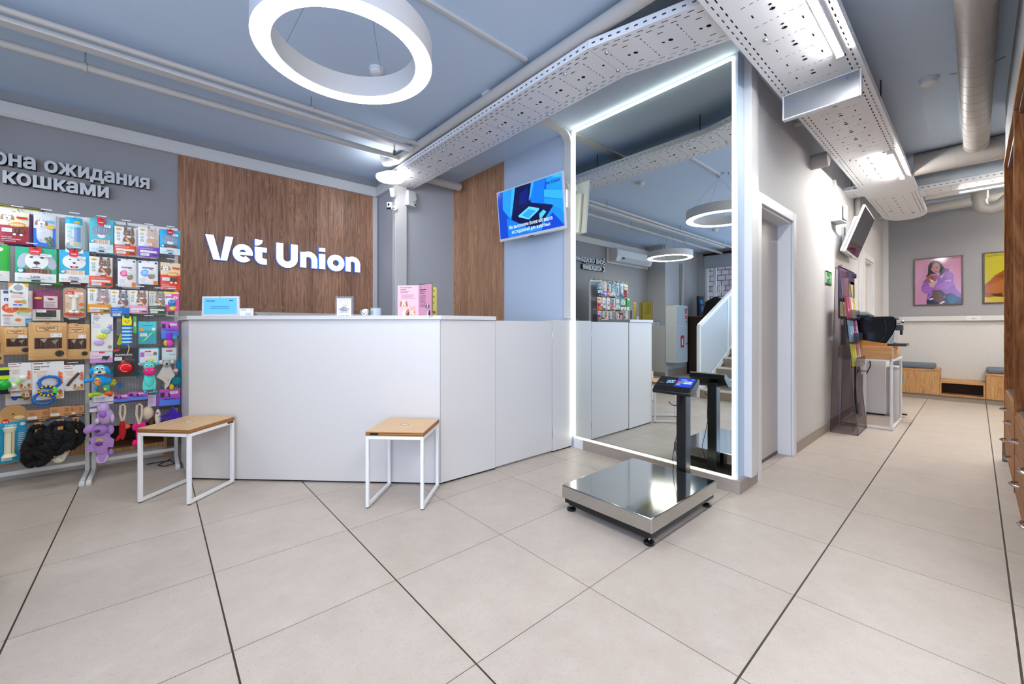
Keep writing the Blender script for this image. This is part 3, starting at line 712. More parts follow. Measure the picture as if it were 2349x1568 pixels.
MB().box((2.94, MV0 - .010, MZ1), (2.954, MV1, MZ1 + .022), E_led).build('light_strip', t, 'top light strip under the ceiling')
MB().box((2.938, MV0 - .010, MZ0 - .015), (2.954, MV1, MZ0), E_led).build('light_strip', t, 'bottom light strip above the skirting')
S(MB().box((2.935, 2.36, 0), (2.954, 2.47, .088), M_white), 'trim_mirror_base')
# ================================================================ RECEPTION DESK
t = thing('reception_desk', 'long white angled reception desk with a flat white top', 'reception desk', (1.1, 3.3, 0))
A, B, C = (.188, 3.80), (1.519, 2.50), (2.008, 2.487)
body = [A, B, C, (2.008, 2.86), (1.67, 2.88), (.50, 4.03), (.50, 4.32), (.165, 4.32)]
MB().prism([(x + (.01 if i in (1, 2) else .02), y + .012) if i < 3 else (x, y) for i, (x, y) in enumerate(body)], 0, .02, M_dark).build('plinth', t)
MB().prism(body, .014, 1.168, M_lam).build('carcass', t, bevel=.001)
o = 1.0
A2, B2, C2 = (A[0] - .012, A[1] - .02), (B[0] - .004, B[1] - .016), (C[0], C[1] - .012)
MB().prism([A2, B2, C2, (2.008, 2.90), (1.69, 2.92), (.55, 4.05), (.55, 4.34), (.13, 4.34)], 1.170, 1.199, M_lam).build('worktop', t, bevel=.001)
MB().box((1.5175, 2.4985, .02), (1.5205, 2.502, 1.165), mat('seam', '#9c9ea0', .6)).build('panel_joint', t)
t = thing('counter_gate', 'white hinged gate panel closing the gap between desk and mirror', 'gate', (2.34, 2.49, 0))
MB().box((2.013, 2.492, .016), (2.66, 2.51, 1.168), M_lam).build('panel', t, bevel=.0015)
for z in (.16, 1.05): MB().cyl((2.664, 2.492, z - .03), (2.664, 2.492, z + .03), .005, mh, 10).build('hinge', t)
t = thing('end_panel', 'narrow white panel fixed between the gate and the mirror light', 'panel', (2.8, 2.49, 0))
MB().box((2.668, 2.488, .012), (2.925, 2.51, 1.178), M_lam).build('panel', t, bevel=.0015)
MB().box((2.668, 2.51, 1.16), (2.925, 2.60, 1.178), M_lam).build('cap', t)
MB().box((2.668, 2.495, 0), (2.92, 2.51, .012), M_dark).build('plinth', t)
# ================================================================ STOOLS
def stool(label, P, tagside):
    P = [Vector((a, b)) for a, b in P]; c = sum(P, Vector((0, 0))) / 4
    t = thing('side_stool', label, 'stool', (c.x, c.y, 0), 0, 'plywood stools by the desk')
    s = .02; ht = .447; q = [c + (p - c) * .975 for p in P]
    fr = MB()
    def V(p, z): return (p.x, p.y, z)
    d01 = (q[1] - q[0]).to_3d().normalized(); d12 = (q[2] - q[1]).to_3d().normalized()
    for i, p in enumerate(q):
        lg = MB().bar(V(p, .006), V(p, ht), s, s, M_wmetal, up=d01)
        lg.build('leg', t, bevel=.002)
        MB().box((p.x - .008, p.y - .008, 0), (p.x + .008, p.y + .008, .006), M_black).build('foot_pad', t)
    for i in range(4): fr.bar(V(q[i], ht - s / 2), V(q[(i + 1) % 4], ht - s / 2), s, s, M_wmetal)
    fr.build('top_frame', t, bevel=.002)
    for a, b in ((1, 2), (0, 3)): MB().bar(V(q[a], .006 + s / 2), V(q[b], .006 + s / 2), s, s, M_wmetal).build('floor_bar', t, bevel=.002)
    top = MB().prism([tuple(c + (p - c) * 1.03) for p in P], ht, ht + .004, M_plyedge)
    PP = [tuple(c + (p - c) * 1.03) for p in P]
    lay = ['#b07b45', '#6e441d', '#a8743f', '#70461f', '#b07b45']
    top = MB()
    for i, cc in enumerate(lay): top.prism(PP, ht + i * .0052, ht + (i + 1) * .0052, mat('ply_layer_%d' % (i % 2), lay[i % 2], .5))
    top.build('edge_layers', t)
    tp = MB().prism(PP, ht + .026, ht + .0285, M_ply).build('seat', t)
    h = MB(); a = math.atan2(d01.y, d01.x)
    for k in range(28):
        x = 2 * PI * k / 28
    pts = [(c.x + .028 * math.cos(2 * PI * k / 28), c.y + .028 * math.sin(2 * PI * k / 28)) for k in range(28)]
    MB().prism([(c.x + .021 * math.cos(2 * PI * k / 28), c.y + .021 * math.sin(2 * PI * k / 28)) for k in range(28)], ht + .0285, ht + .0292, mat('hole_light', '#cfd0cf', .6)).build('finger_hole', t)
    MB().lathe([(.021, .0285), (.021, .0295), (.026, .0295), (.026, .0285)], (c.x, c.y, ht), mat('hole_rim', '#a87a4a', .5), 28).build('hole_rim', t)
    (i, j, f) = tagside; p = P[i].lerp(P[j], f); d = (P[j] - P[i]).normalized(); nrm = Vector((d.y, -d.x))
    if (p + nrm - c).length < (p - c).length: nrm = -nrm
    p = c + (p - c) * 1.03
    g = MB(); w = .026; a = p - d * w + nrm * .001; b = p + d * w + nrm * .001
    zt = ht + .006 if tagside[0] == 0 else ht - .012
    g.bar((a.x, a.y, zt + .006), (b.x, b.y, zt + .006), .002, .011, M_black); o = g.build('maker_tag', t)
    cd = Card(.04, .007, eps=.0002); cd.rect(0, 0, 1, 1, '#0b0b0d'); cd.rect(.08, .3, .92, .7, '#3fb6c9')
    return t
stool('plywood-topped white-framed stool near the toy rack', [(-.074, 3.508), (.164, 3.257), (.424, 3.514), (.186, 3.765)], (1, 2, .9))
stool('plywood-topped white-framed stool at the corner of the desk', [(.984, 2.48), (1.232, 2.23), (1.490, 2.48), (1.242, 2.73)], (0, 1, .15))
# ================================================================ FLOOR SCALE
M_ss = bpy.data.materials.new('brushed_stainless'); M_ss.use_nodes = True
_n = M_ss.node_tree.nodes; _l = M_ss.node_tree.links; _b = _n['Principled BSDF']; _b.inputs['Metallic'].default_value = 1; _b.inputs['Base Color'].default_value = (.50, .50, .49, 1)
_b.inputs['Anisotropic'].default_value = .3
_t = _n.new('ShaderNodeTexCoord'); _m = _n.new('ShaderNodeMapping'); _m.inputs['Scale'].default_value = (6, 400, 6); _z = _n.new('ShaderNodeTexNoise'); _z.inputs['Scale'].default_value = 1; _z.inputs['Detail'].default_value = 4
_l.new(_t.outputs['Object'], _m.inputs[0]); _l.new(_m.outputs[0], _z.inputs['Vector'])
_r = _n.new('ShaderNodeMapRange'); _r.inputs['To Min'].default_value = .06; _r.inputs['To Max'].default_value = .13; _l.new(_z.outputs['Fac'], _r.inputs['Value']); _l.new(_r.outputs[0], _b.inputs['Roughness'])
t = thing('platform_scale', 'low stainless steel platform scale with a black column and display', 'scale', (2.25, 1.365, 0))
pl = MB().box((1.862, 1.066, .082), (2.635, 1.662, .160), M_ss).build('platform', t, bevel=.006, seg=3)
MB().box((1.875, 1.08, .055), (2.62, 1.648, .081), M_black).box((1.89, 1.10, .04), (1.93, 1.63, .06), M_black).box((2.57, 1.10, .04), (2.61, 1.63, .06), M_black).build('base_frame', t)
for x, y in ((1.913, 1.11), (1.913, 1.63), (2.59, 1.11), (2.59, 1.63)):
    MB().lathe([(0, 0), (.024, 0), (.028, .006), (.028, .014), (.018, .022), (.010, .024), (0, .024)], (x, y, 0), M_black, 20).build('foot', t)
    MB().cyl((x, y, .022), (x, y, .045), .007, M_chrome, 10).build('foot_screw', t)
y0, _z0 = onU(1557, 900, 2.70); y1, _z1 = onU(1579, 900, 2.70)
MB().box((2.665, y1, .05), (2.735, y0, .70), M_black).build('column', t, bevel=.004)
MB().box((2.60, y1 + .005, .05), (2.70, y0 - .005, .075), M_black).build('column_bracket', t)
ym = (y0 + y1) / 2
# display head: a black wedge, its face tilted back towards the reader
dh = thing('x', 'x', 'x'); bpy.data.objects.remove(dh)
hy0, hy1 = onU(1583, 880, 2.60)[0], onU(1497, 880, 2.60)[0]
hp = [(-.055, 0), (-.062, .018), (-.03, .05), (.06, .105), (.085, .10), (.085, .07), (.03, .015), (.0, -.005)]
hx, hz = 2.655, .665
MB().prism([(hx + a, hz + b) for a, b in hp], hy0, hy1, M_black, axis=1).build('display_head', t, bevel=.004)
fa = Vector((-.03, 0, .05)); fb = Vector((.06, 0, .105)); L = (fb - fa).length; tilt = math.atan2(fb.z - fa.z, fb.x - fa.x)
# front label as a card lying on the slanted face
fc = Card(hy1 - hy0 - .01, L * .96, eps=.0004)
fc.rect(0, 0, 1, 1, '#0a0b0f', nx=1, ny=1)
fc.rect(.52, .03, .985, .95, '#123fc4')
fe = Card(hy1 - hy0 - .01, L * .96, emit=1., eps=.0004); fe.k = 2
def seg7(c, s, x, y, w, h, col):
    on = {'0': 'abcdef', '8': 'abcdefg'}[s]; t_ = .11 * w
    R = {'a': (0, 0, 1, 0), 'b': (1, 0, 1, .5), 'c': (1, .5, 1, 1), 'd': (0, 1, 1, 1), 'e': (0, .5, 0, 1), 'f': (0, 0, 0, .5), 'g': (0, .5, 1, .5)}
    for k in on:
        a, b, cc, d = R[k]; c.line([(x + a * w + (1 - b) * .012, y + b * h), (x + cc * w + (1 - d) * .012, y + d * h)], .007, col)
for i, xx in enumerate((.27, .35, .425)): seg7(fe, '0', xx, .40, .045, .26, '#9fc3ff')
fe.rect(.326, .61, .338, .66, '#9fc3ff')
fc.rect(.56, .36, .64, .64, '#d94b52'); fc.rect(.65, .36, .73, .64, '#2aa58e')
for i in range(3): fc.rect(.735 + i * .07, .36, .80 + i * .07, .64, '#c9cfd6'); fc.rect(.745 + i * .07, .45, .79 + i * .07, .52, '#6e7680')
fc.rows(.62, .80, .2, .34, 2, '#cfe0ff'); fc.rows(.57, .7, .7, .88, 2, '#cfe0ff'); fc.ell(.92, .16, .03, .012, '#e4ecff'); fc.rect(.05, .7, .2, .78, '#4b4f57')
def lay(card, name, parent):
    # place local frame: x -> -Y world, z -> along face, facing up-left
    o = card.build(name, None, world=False); o.parent = parent
    ex = Vector((0, -1, 0)); ez = Vector((math.cos(tilt), 0, math.sin(tilt))); ey = ez.cross(ex)
    R = Matrix((ex, ey, ez)).transposed().to_4x4()
    o.matrix_local = pmat(parent).inverted() @ Matrix.Translation((hx + fa.x + .002, (hy0 + hy1) / 2, hz + fa.z + .001)) @ R
    return o
lay(fc, 'control_panel', t); lay(fe, 'digits', t)
cb = MB(); cb.tube([(2.66, ym + .045 + .045 * math.cos(a_), .625 + .042 * math.sin(a_)) for a_ in [PI * .35 + i_ * PI * 1.5 / 12 for i_ in range(13)]], .003, M_black, 6)
cb.build('cable_loop', t)
MB().tube([(2.70, y0 + .01, .6), (2.70, y0 + .015, .45), (2.705, y0 + .01, .40), (2.70, y0 + .03, .3), (2.71, y0 + .05, .2), (2.70, y0 + .03, .1), (2.70, y0 + .01, .07)], .0025, M_black, 6).build('power_cord', t)
# ================================================================ GLOWING LETTERS
SF = 4.965
E_let = emis('letter_face_light', '#f4f8ff', 1.2); E_side = emis('letter_side_blue', '#2f7ae0', .45)
t = thing('wall_sign', 'glowing white Vet Union letters on the wide oak panel', 'sign', (1.13, 5.0, 1.78))
def letter(polys, name='letter'):
    b = MB()
    for p in polys:
        b.prism(p, SF, 5.008, E_side, axis=1)
        n = len(p); tri = tessellate_polygon([[Vector((x, z, 0)) for x, z in p]])
        b.add([(x, SF - .0008, z) for x, z in p], [tuple(q) for q in tri], E_let)
    return b.build(name, t)
def arc(cx, cz, r, w, a0, a1, n=18, sx=1.):
    o = []; a0 = math.radians(a0); a1 = math.radians(a1)
    P = [(a0 + (a1 - a0) * i / n) for i in range(n + 1)]
    segs = []
    for p, q in zip(P, P[1:]):
        segs.append([(cx + sx * r * math.cos(p), cz + r * math.sin(p)), (cx + sx * r * math.cos(q), cz + r * math.sin(q)), (cx + (sx * r - w) * math.cos(q), cz + (r - w) * math.sin(q)), (cx + (sx * r - w) * math.cos(p), cz + (r - w) * math.sin(p))])
    return segs
X = lambda px, py=590: onV(px, py, SF)[0]
zb, zc, zx, wv = 1.785, 2.025, 1.955, .066
a, b_ = X(471), X(535); m1, m2 = X(489), X(519)
wV = b_ - a
letter([[(a, zc), (a + .285 * wV, zc), (a + .53 * wV, zb), (a + .285 * wV, zb)], [(a + .53 * wV, zb), (a + .55 * wV, zb + .02), (a + .715 * wV, zc), (b_, zc), (a + .77 * wV, zb)]])
def e_(x0, x1):
    cx = (x0 + x1) / 2; r = (zx + .008 - zb) / 2 + .003; cz = zb - .003 + r; sx = (x1 - x0) / 2 / r
    return arc(cx, cz, r, .054, 0, 318, 28, sx) + [[(x0 + .045, cz - .016), (x1 - .0, cz - .016), (x1, cz + .012), (x0 + .045, cz + .012)]]
letter(e_(X(534), X(580)))
x0, x1 = X(585), X(612)
letter([[(x0 + .0, zb + .06), (x0, zx), (x0 + .066, zx), (x0 + .066, zb + .06)], [(x0, zx - .048), (x1, zx - .048), (x1, zx), (x0, zx)]] + arc(x0 + .073, zb + .066, .073, .062, 180, 270, 10) + [[(x0 + .073, zb - .007), (x1, zb - .007), (x1, zb + .05), (x0 + .073, zb + .056)]]
       + [[(x0, zc - .055), (x0, zc + .01), (x0 + .07, zc + .005), (x0 + .06, zc - .03), (x0 + .035, zc - .05)]])
x0, x1 = X(634), X(683); r = (x1 - x0) / 2
letter([[(x0, zb + r - .02), (x0, zc), (x0 + wv, zc), (x0 + wv, zb + r - .02)], [(x1 - wv, zb + r - .02), (x1 - wv, zc), (x1, zc), (x1, zb + r - .02)]] + arc((x0 + x1) / 2, zb + r - .02, r, wv, 180, 360, 22))
def n_(x0, x1):
    w = .06; r = (x1 - x0) / 2 + .004
    return [[(x0, zb), (x0, zx), (x0 + w, zx), (x0 + w, zb)], [(x1 - w, zb), (x1 - w, zx - r + .02), (x1, zx - r + .02), (x1, zb)]] + arc(x1 - r, zx - r + .012, r, w, 0, 150, 16)
letter(n_(X(689), X(728)))
x0, x1 = X(732), X(746)
letter([[(x0, zb), (x0, zx), (x1, zx), (x1, zb)], [(x0, zx + .03), (x0, zc), (x1, zc), (x1, zx + .03)]])
x0, x1 = X(751), X(790); r = (x1 - x0) / 2
letter(arc((x0 + x1) / 2, (zb + zx) / 2, r, .06, 0, 360, 32, 1.0))
letter(n_(X(793), X(826)))
# ================================================================ GREY CYRILLIC LETTERS
M_lw = mat('grey_letter_face', '#d3d6dc', .45); M_ls = mat('black_letter_side', '#17171b', .5)
t = thing('wall_lettering', 'raised Russian waiting area for cats lettering above the treat rack', 'wall lettering', (-.5, VS, 2.24))
def rustext(s, x0, x1, zbase, xh, v):
    # one mesh per letter, all letters share the baseline: printed face plus side walls raised from its outline
    BO = .034; full, _ = textmesh(s, BO); X0 = min(q[0] for q in full); X1 = max(q[0] for q in full)
    oh = max(q[1] for q in textmesh('о', BO)[0]); k = (x1 - x0) / (X1 - X0); kz = xh / oh
    for i, ch in enumerate(s):
        if ch == ' ': continue
        right = max(q[0] for q in textmesh(s[:i + 1], BO)[0]); vs, fs = textmesh(ch, BO); dx = right - max(q[0] for q in vs)
        P = lambda q: (x0 + (q[0] + dx - X0) * k, zbase + q[1] * kz)
        m_ = MB(); m_.add([(P(q)[0], v - .017, P(q)[1]) for q in vs], fs, M_lw)
        for lp in TC[(ch, BO)][2]:
            for p, q in zip(lp, lp[1:] + lp[:1]): m_.add([(P(p)[0], v - .0168, P(p)[1]), (P(q)[0], v - .0168, P(q)[1]), (P(q)[0], v + .028, P(q)[1]), (P(p)[0], v + .028, P(p)[1])], [(0, 1, 2, 3)], M_ls)
        m_.build('letter', t)
rustext('Зона ожидания', -1.02, onV(343, 410, 5.0)[0], 2.382, .093, 5.0)
rustext('с кошками', -1.005, onV(250, 433, 5.0)[0], 2.243, .093, 5.0)
# ================================================================ ITEMS ON THE DESK TOP
def diag(px, py, K):
    a, b = dr(px); t_ = K / (a + b); return (a * t_, b * t_, H - (py - Y0) / F * t_, t_)
ZT = 1.199
def ondesk(px0, px1, py0, K):
    x0, y0_, z, d0 = diag(px0, py0, K); x1, y1_, z1, d1 = diag(px1, py0, K)
    return (x0 + x1) / 2, (y0_ + y1_) / 2, math.hypot(x1 - x0, y1_ - y0_), (z + z1) / 2 - ZT
R45 = -PI / 4
x, y, w, h = ondesk(462, 549, 679, 4.16)
t = thing('tablet_display', 'white-framed tablet display with a blue screen on the desk', 'screen', (x, y, ZT), R45)
t.rotation_euler = (0, 0, R45)
b = MB().prism([(-w / 2, 0), (w / 2, 0), (w / 2 * .97, h), (-w / 2 * .97, h)], 0, .012, M_white, axis=1); b.build('bezel', t, world=False, bevel=.003)
MB().prism([(.01, 0), (.09, 0), (.015, h * .6)], -w * .3, w * .3, M_white, axis=0).build('stand', t, world=False)
c = Card(w * .87, h * .80, emit=.3, eps=.0004); c.rect(0, 0, 1, 1, '#58a9e6'); c.txt('Vet Union', .07, .22, .045, '#10203f', .03)
c.ell(.8, .16, .02, .012, '#10203f'); c.ell(.84, .15, .03, .012, '#10203f'); c.ell(.88, .15, .03, .01, '#10203f'); c.line([(.79, .12), (.82, .19)], .014, '#10203f')
for i, (a, bb) in enumerate(((.24, .78), (.2, .8))): c.rect(a, .53 + i * .1, bb, .555 + i * .1, '#24466e')
o = c.build('screen', None, world=False); o.parent = t; o.location = (0, -.002, h * .11)
MB().cyl((0, -.001, h * .955), (0, -.003, h * .955), .003, M_black, 8).build('camera_dot', t, world=False)
def deskcard(px0, px1, py0, K, name, label, cat, draw, back=.002, lean=0, parts=True):
    x, y, w, h = ondesk(px0, px1, py0, K)
    c = Card(w, h, eps=.0004); c.rect(0, 0, 1, 1, '#f2f3f5'); draw(c); c2 = shell(c, '#f2f3f5', back)
    t = thing(name, label, cat, (x, y, ZT), R45)
    c.build('printed_card', t, world=False)
    return t, w, h
def d_card(c):
    c.txt('Vet Union', .1, .25, .065, '#14203c', .03); c.rect(.8, .15, .9, .23, '#14203c'); c.rows(.42, .92, .6, .95, 3, '#9aa6b4')
t, w, h = deskcard(549.5, 581, 707, 4.12, 'card_holder', 'small white business card stand beside the blue tablet screen', 'card holder', d_card)
MB().prism([(.003, 0), (.05, 0), (.05, .012), (.006, .03)], -w / 2, w / 2, mat('clear_acrylic'), axis=0).build('holder', t, world=False)
def d_cat(c):
    N = '#27305c'
    pts = [(.40, .36), (.27, .26), (.26, .12), (.33, .06), (.42, .07), (.48, .12), (.55, .07), (.62, .08)]
    c.line(pts, .014, N); c.line([(.62, .08), (.70, .04), (.76, .07), (.74, .16), (.76, .28), (.72, .38), (.66, .41), (.44, .41), (.47, .34), (.52, .27), (.6, .2), (.64, .12), (.62, .08)], .014, N)
    c.line([(.62, .41), (.58, .36), (.6, .3)], .012, N); c.rect(.88, .04, .95, .09, '#8d97b0')
    c.txt('ЗДЕСЬ', .5, .55, .075, N, .035, align='c'); c.txt('КОМФОРТНО', .5, .645, .075, N, .035, maxw=.82, align='c'); c.txt('КОШКАМ', .5, .735, .075, N, .035, align='c')
    c.rows(.14, .9, .77, .85, 2, '#7f8aa5'); c.rect(.66, .95, .8, .99, '#b02a50'); c.rect(.16, .955, .55, .985, '#97a2c0')
t, w, h = deskcard(773, 806, 684, 4.12, 'acrylic_sign', 'white notice with a cat outline in a clear acrylic stand', 'notice', d_cat)
MB().box((-w * .62, .003, 0), (w * .62, .006, h * 1.12), mat('clear_acrylic')).build('acrylic_plate', t, world=False)
x, y, w, h = ondesk(829, 848, 711, 4.12)
t = thing('dog_figurine', 'small white dog-shaped ornament with grey ears beside the mug', 'ornament', (x, y, ZT), R45)
MB().ball((0, 0, .022), (.032, .026, .030), mat('cream_ceramic', '#dcdad3', .3)).build('head', t, world=False)
for s in (-1, 1):
    MB().ball((s * .027, -.008, .026), (.010, .012, .018), mat('grey_ceramic', '#85846f', .35)).build('ear', t, world=False)
    MB().ball((s * .010, -.024, .026), .003, M_black).build('eye', t, world=False)
MB().ball((0, -.027, .016), .004, M_black).build('nose', t, world=False)
x, y, w, h = ondesk(851, 874, 706, 4.1)
t = thing('mug', 'light grey-blue straight mug with a paw mark on the desk', 'mug', (x, y, ZT), R45)
MB().lathe([(0, 0), (w / 2, 0), (w / 2, h), (w / 2 - .003, h), (w / 2 - .003, .005), (0, .005)], (0, 0, 0), mat('pale_blue_ceramic', '#aebccd', .35), 28).build('cup', t, world=False)
MB().lathe([(w / 2 + .0004, h - .003), (w / 2 + .0004, h + .0006), (w / 2 - .0035, h + .0006), (w / 2 - .0035, h - .003)], (0, 0, 0), mat('bamboo_rim', '#a2875c', .5), 28).build('rim', t, world=False)
pw = Card(w, h, eps=.0004)
pw.ell(.3, .68, .06, .05, '#1c2740')
for i in range(4): pw.ell(.22 + i * .05, .55 - (.06 if i in (1, 2) else 0), .022, .03, '#1c2740')
pw.rect(.2, .8, .4, .84, '#5b6a82')
o = pw.build('paw_mark', None, world=False); o.parent = t; o.location = (0, -w / 2 * .93, 0); o.rotation_euler = (0, 0, 0)
# leaflet holders
def beagle(c, cx, cy, s, c1='#b9682c', c2='#f1efec', c3='#23222a'):
    c.ell(cx + .15 * s, cy + .75 * s, .30 * s, .48 * s, c2); c.ell(cx + .34 * s, cy + .6 * s, .16 * s, .36 * s, c1, .3); c.ell(cx + .42 * s, cy + .7 * s, .08 * s, .22 * s, c3, .3)
    c.ell(cx, cy, .27 * s, .30 * s, c2); c.ell(cx - .26 * s, cy + .02 * s, .11 * s, .27 * s, c1, .15); c.ell(cx + .26 * s, cy + .02 * s, .11 * s, .27 * s, c1, -.15)
    c.ell(cx, cy + .13 * s, .07 * s, .05 * s, c3); c.ell(cx - .1 * s, cy - .05 * s, .03 * s, .03 * s, c3); c.ell(cx + .1 * s, cy - .05 * s, .03 * s, .03 * s, c3)
def d_pink(c):
    c.rect(0, 0, 1, 1, '#e9b3bd'); c.txt('Что их для щенка', .13, .09, .045, '#4c2440', .03); c.txt('и щенков', .13, .155, .045, '#4c2440', .03)
    c.rows(.13, .6, .19, .28, 2, '#8d4f68'); c.rows(.18, .92, .31, .45, 4, '#b4808e'); beagle(c, .3, .60, .5); beagle(c, .72, .72, .24, '#d99a6a', '#e8c9a8', '#b97c50')
x, y, w, h = ondesk(912, 960, 654, 4.10)
t = thing('leaflet_stand', 'pink leaflet with a beagle picture standing on the desk', 'leaflet', (x, y, ZT), R45)
c = Card(w, h, eps=.0004); d_pink(c); shell(c, '#e9b3bd', .002)
c.build('leaflet', t, world=False)
yb = Card(w, h, eps=.0004); yb.rect(0, 0, 1, 1, '#cdbd55'); yb.rows(.14, .8, .08, .18, 2, '#54501f'); yb.rows(.14, .75, .25, .7, 9, '#8b833a'); beagle(yb, .2, .8, .2, '#5a3a2a', '#7a5b45', '#33261f')
o = yb.build('back_leaflet', None, world=False); o.parent = t; o.location = (0, .012, 0); o.rotation_euler = (0, 0, PI); o['label'] = 'yellow printed leaflet on the back'
MB().box((-w / 2, -.012, 0), (w / 2, .03, .004), mat('clear_acrylic')).box((-w / 2 - .001, .004, 0), (w / 2 + .001, .007, h), mat('clear_acrylic')).build('acrylic_holder', t, world=False)
x2, y2, w2, h2 = ondesk(960, 982, 656, 4.12); x2 = x + .7071 * w / 2 + .15 * .075 ; y2 = y - .7071 * w / 2 - .99 * .075
t = thing('leaflet_stand', 'narrow pink leaflet with a dark dog, turned away, on the desk', 'leaflet', (x2, y2, ZT), R45 - .636)
w2 = .148
c = Card(w2, h, eps=.0004); c.rect(0, 0, 1, 1, '#cf93ab'); c.txt('Что', .12, .11, .05, '#5a2848', .03); c.rect(.1, .15, .6, .18, '#5a2848'); c.rows(.12, .55, .22, .32, 2, '#7a3f60'); c.rows(.12, .7, .35, .75, 9, '#9b6480'); beagle(c, .72, .7, .36, '#2b2a33', '#d9d5d8', '#23222a'); shell(c, '#cf93ab', .002)
c.build('leaflet', t, world=False)
o = Card(w2, h, eps=.0004); o.rect(0, 0, 1, 1, '#cdbd55'); o.rows(.14, .8, .1, .7, 11, '#8b833a'); o = o.build('back_leaflet', None, world=False); o.parent = t; o.location = (0, .012, 0); o.rotation_euler = (0, 0, PI)
MB().box((-w2 / 2, .005, 0), (w2 / 2, .008, h * 1.04), mat('clear_acrylic')).build('acrylic_holder', t, world=False)
x3, y3, w3, h3 = ondesk(980, 990, 658, 4.25)
t = thing('leaflet_stand', 'yellow leaflet with a brown dog behind the pink leaflets', 'leaflet', (x3, y3, ZT), R45 + .5)
c = Card(.11, h3, eps=.0004); c.rect(0, 0, 1, 1, '#cdb85a'); c.rows(.5, .95, .1, .7, 3, '#8b7c3a'); beagle(c, .8, .86, .3, '#5a3a2a', '#7a4b3a', '#33261f'); shell(c, '#cdb85a', .003); c.build('leaflet', t, world=False)
# sockets in the dado behind the desk
def socket(name, label, mk, n=2, size=.05):
    t = thing(name, label, 'socket', mk(0, 0, 0), 0, 'double wall sockets')
    return t
t = thing('wall_socket', 'double white wall socket behind the desk below the oak panel', 'socket', (.94, VS - .03, 1.20))
for px in (593, 605):
    x, z = onV(px, 722, 4.99)
    MB().cyl((x, VS - .03, z - .01), (x, VS - .038, z - .01), .024, M_white, 20).build('outlet', t)
    b = MB()
    for s in (-1, 1): b.cyl((x + s * .009, VS - .038, z - .01), (x + s * .009, VS - .0385, z - .01), .003, M_black, 8)
    b.cyl((x, VS - .038, z + .012), (x, VS - .040, z + .012), .003, M_black, 6).build('pin_holes', t)
# ================================================================ ALCOVE: camera, sensor, speaker
t = thing('security_camera', 'small white security camera on an arm beside the alcove corner trim', 'camera', (2.1, 4.46, 2.47))
cpos = Vector((2.02, 4.42, 2.50)); ax = Vector((-.75, -.6, -.12)).normalized()
q = ax.to_track_quat('-Y', 'Z').to_matrix()
b = MB(); b.box((-.028, -.022, -.042), (.028, .022, .042), M_white); b.v = [tuple(cpos + q @ Vector(v)) for v in b.v]; b.build('housing', t, bevel=.010, seg=3)
b = MB(); b.box((-.026, -.0235, -.040), (.026, -.018, -.018), M_black); b.v = [tuple(cpos + q @ Vector(v)) for v in b.v]; b.build('sensor_window', t, bevel=.002)
b = MB(); b.cyl((0, -.022, .014), (0, -.027, .014), .012, M_black, 18); b.cyl((0, -.022, -.006), (0, -.0245, -.006), .004, M_black, 10); b.v = [tuple(cpos + q @ Vector(v)) for v in b.v]; b.build('lens', t)
MB().cyl(cpos, (2.09, 4.44, 2.495), .008, M_white, 12).build('arm', t)
MB().cyl((2.09, 4.44, 2.495), (2.102, 4.455, 2.49), .03, M_white, 20).build('wall_base', t)
MB().tube([(2.10, 4.45, 2.47), (2.06, 4.43, 2.43), (2.08, 4.43, 2.40), (2.10, 4.45, 2.43)], .002, M_white, 6).build('cable', t)
t = thing('motion_sensor', 'white curved motion sensor just under the disc lamp', 'sensor', (2.08, 4.43, 2.6))
cpos = Vector((2.06, 4.43, 2.665)); q = Vector((-.8, -.55, -.2)).to_track_quat('-Y', 'Z').to_matrix()
b = MB(); b.prism([(-.03, .05), (.03, .05), (.026, -.04), (.014, -.055), (-.014, -.055), (-.026, -.04)], -.02, .02, M_white, axis=1); b.v = [tuple(cpos + q @ Vector(v)) for v in b.v]; b.build('housing', t, bevel=.008, seg=3)
b = MB(); b.cyl((0, -.0195, .018), (0, -.022, .018), .0025, M_black, 6).cyl((-.004, -.0195, .006), (-.004, -.022, .006), .0025, M_black, 6).cyl((.004, -.0195, .006), (.004, -.022, .006), .0025, M_black, 6); b.v = [tuple(cpos + q @ Vector(v)) for v in b.v]; b.build('led_window', t)
MB().cyl(cpos, (2.10, 4.46, 2.68), .007, M_white, 8).build('mount', t)
t = thing('wall_speaker', 'square white speaker with a round grille under the tray end', 'speaker', (2.35, 4.45, 2.45))
x0, zt = onV(934, 434, 4.40); x1, zb_ = onV(958, 478, 4.40)
MB().prism([(x0, 4.5), (x0 - .005, 4.42), (x0 + .02, 4.40), (x1, 4.43), (x1, 4.5)], zb_ + .02, zt, mat('speaker_white', '#cfd0cd', .45)).build('cabinet', t, bevel=.005)
MB().cyl(((x0 + x1) / 2 + .012, 4.416, (zt + zb_) / 2 + .02), ((x0 + x1) / 2 + .012, 4.408, (zt + zb_) / 2 + .02), .048, mat('speaker_mesh', '#b4b8b6', .6), 28).build('grille', t)
MB().box((x1 - .028, 4.418, zb_ + .035), (x1 - .012, 4.424, zb_ + .055), M_black).build('badge', t)
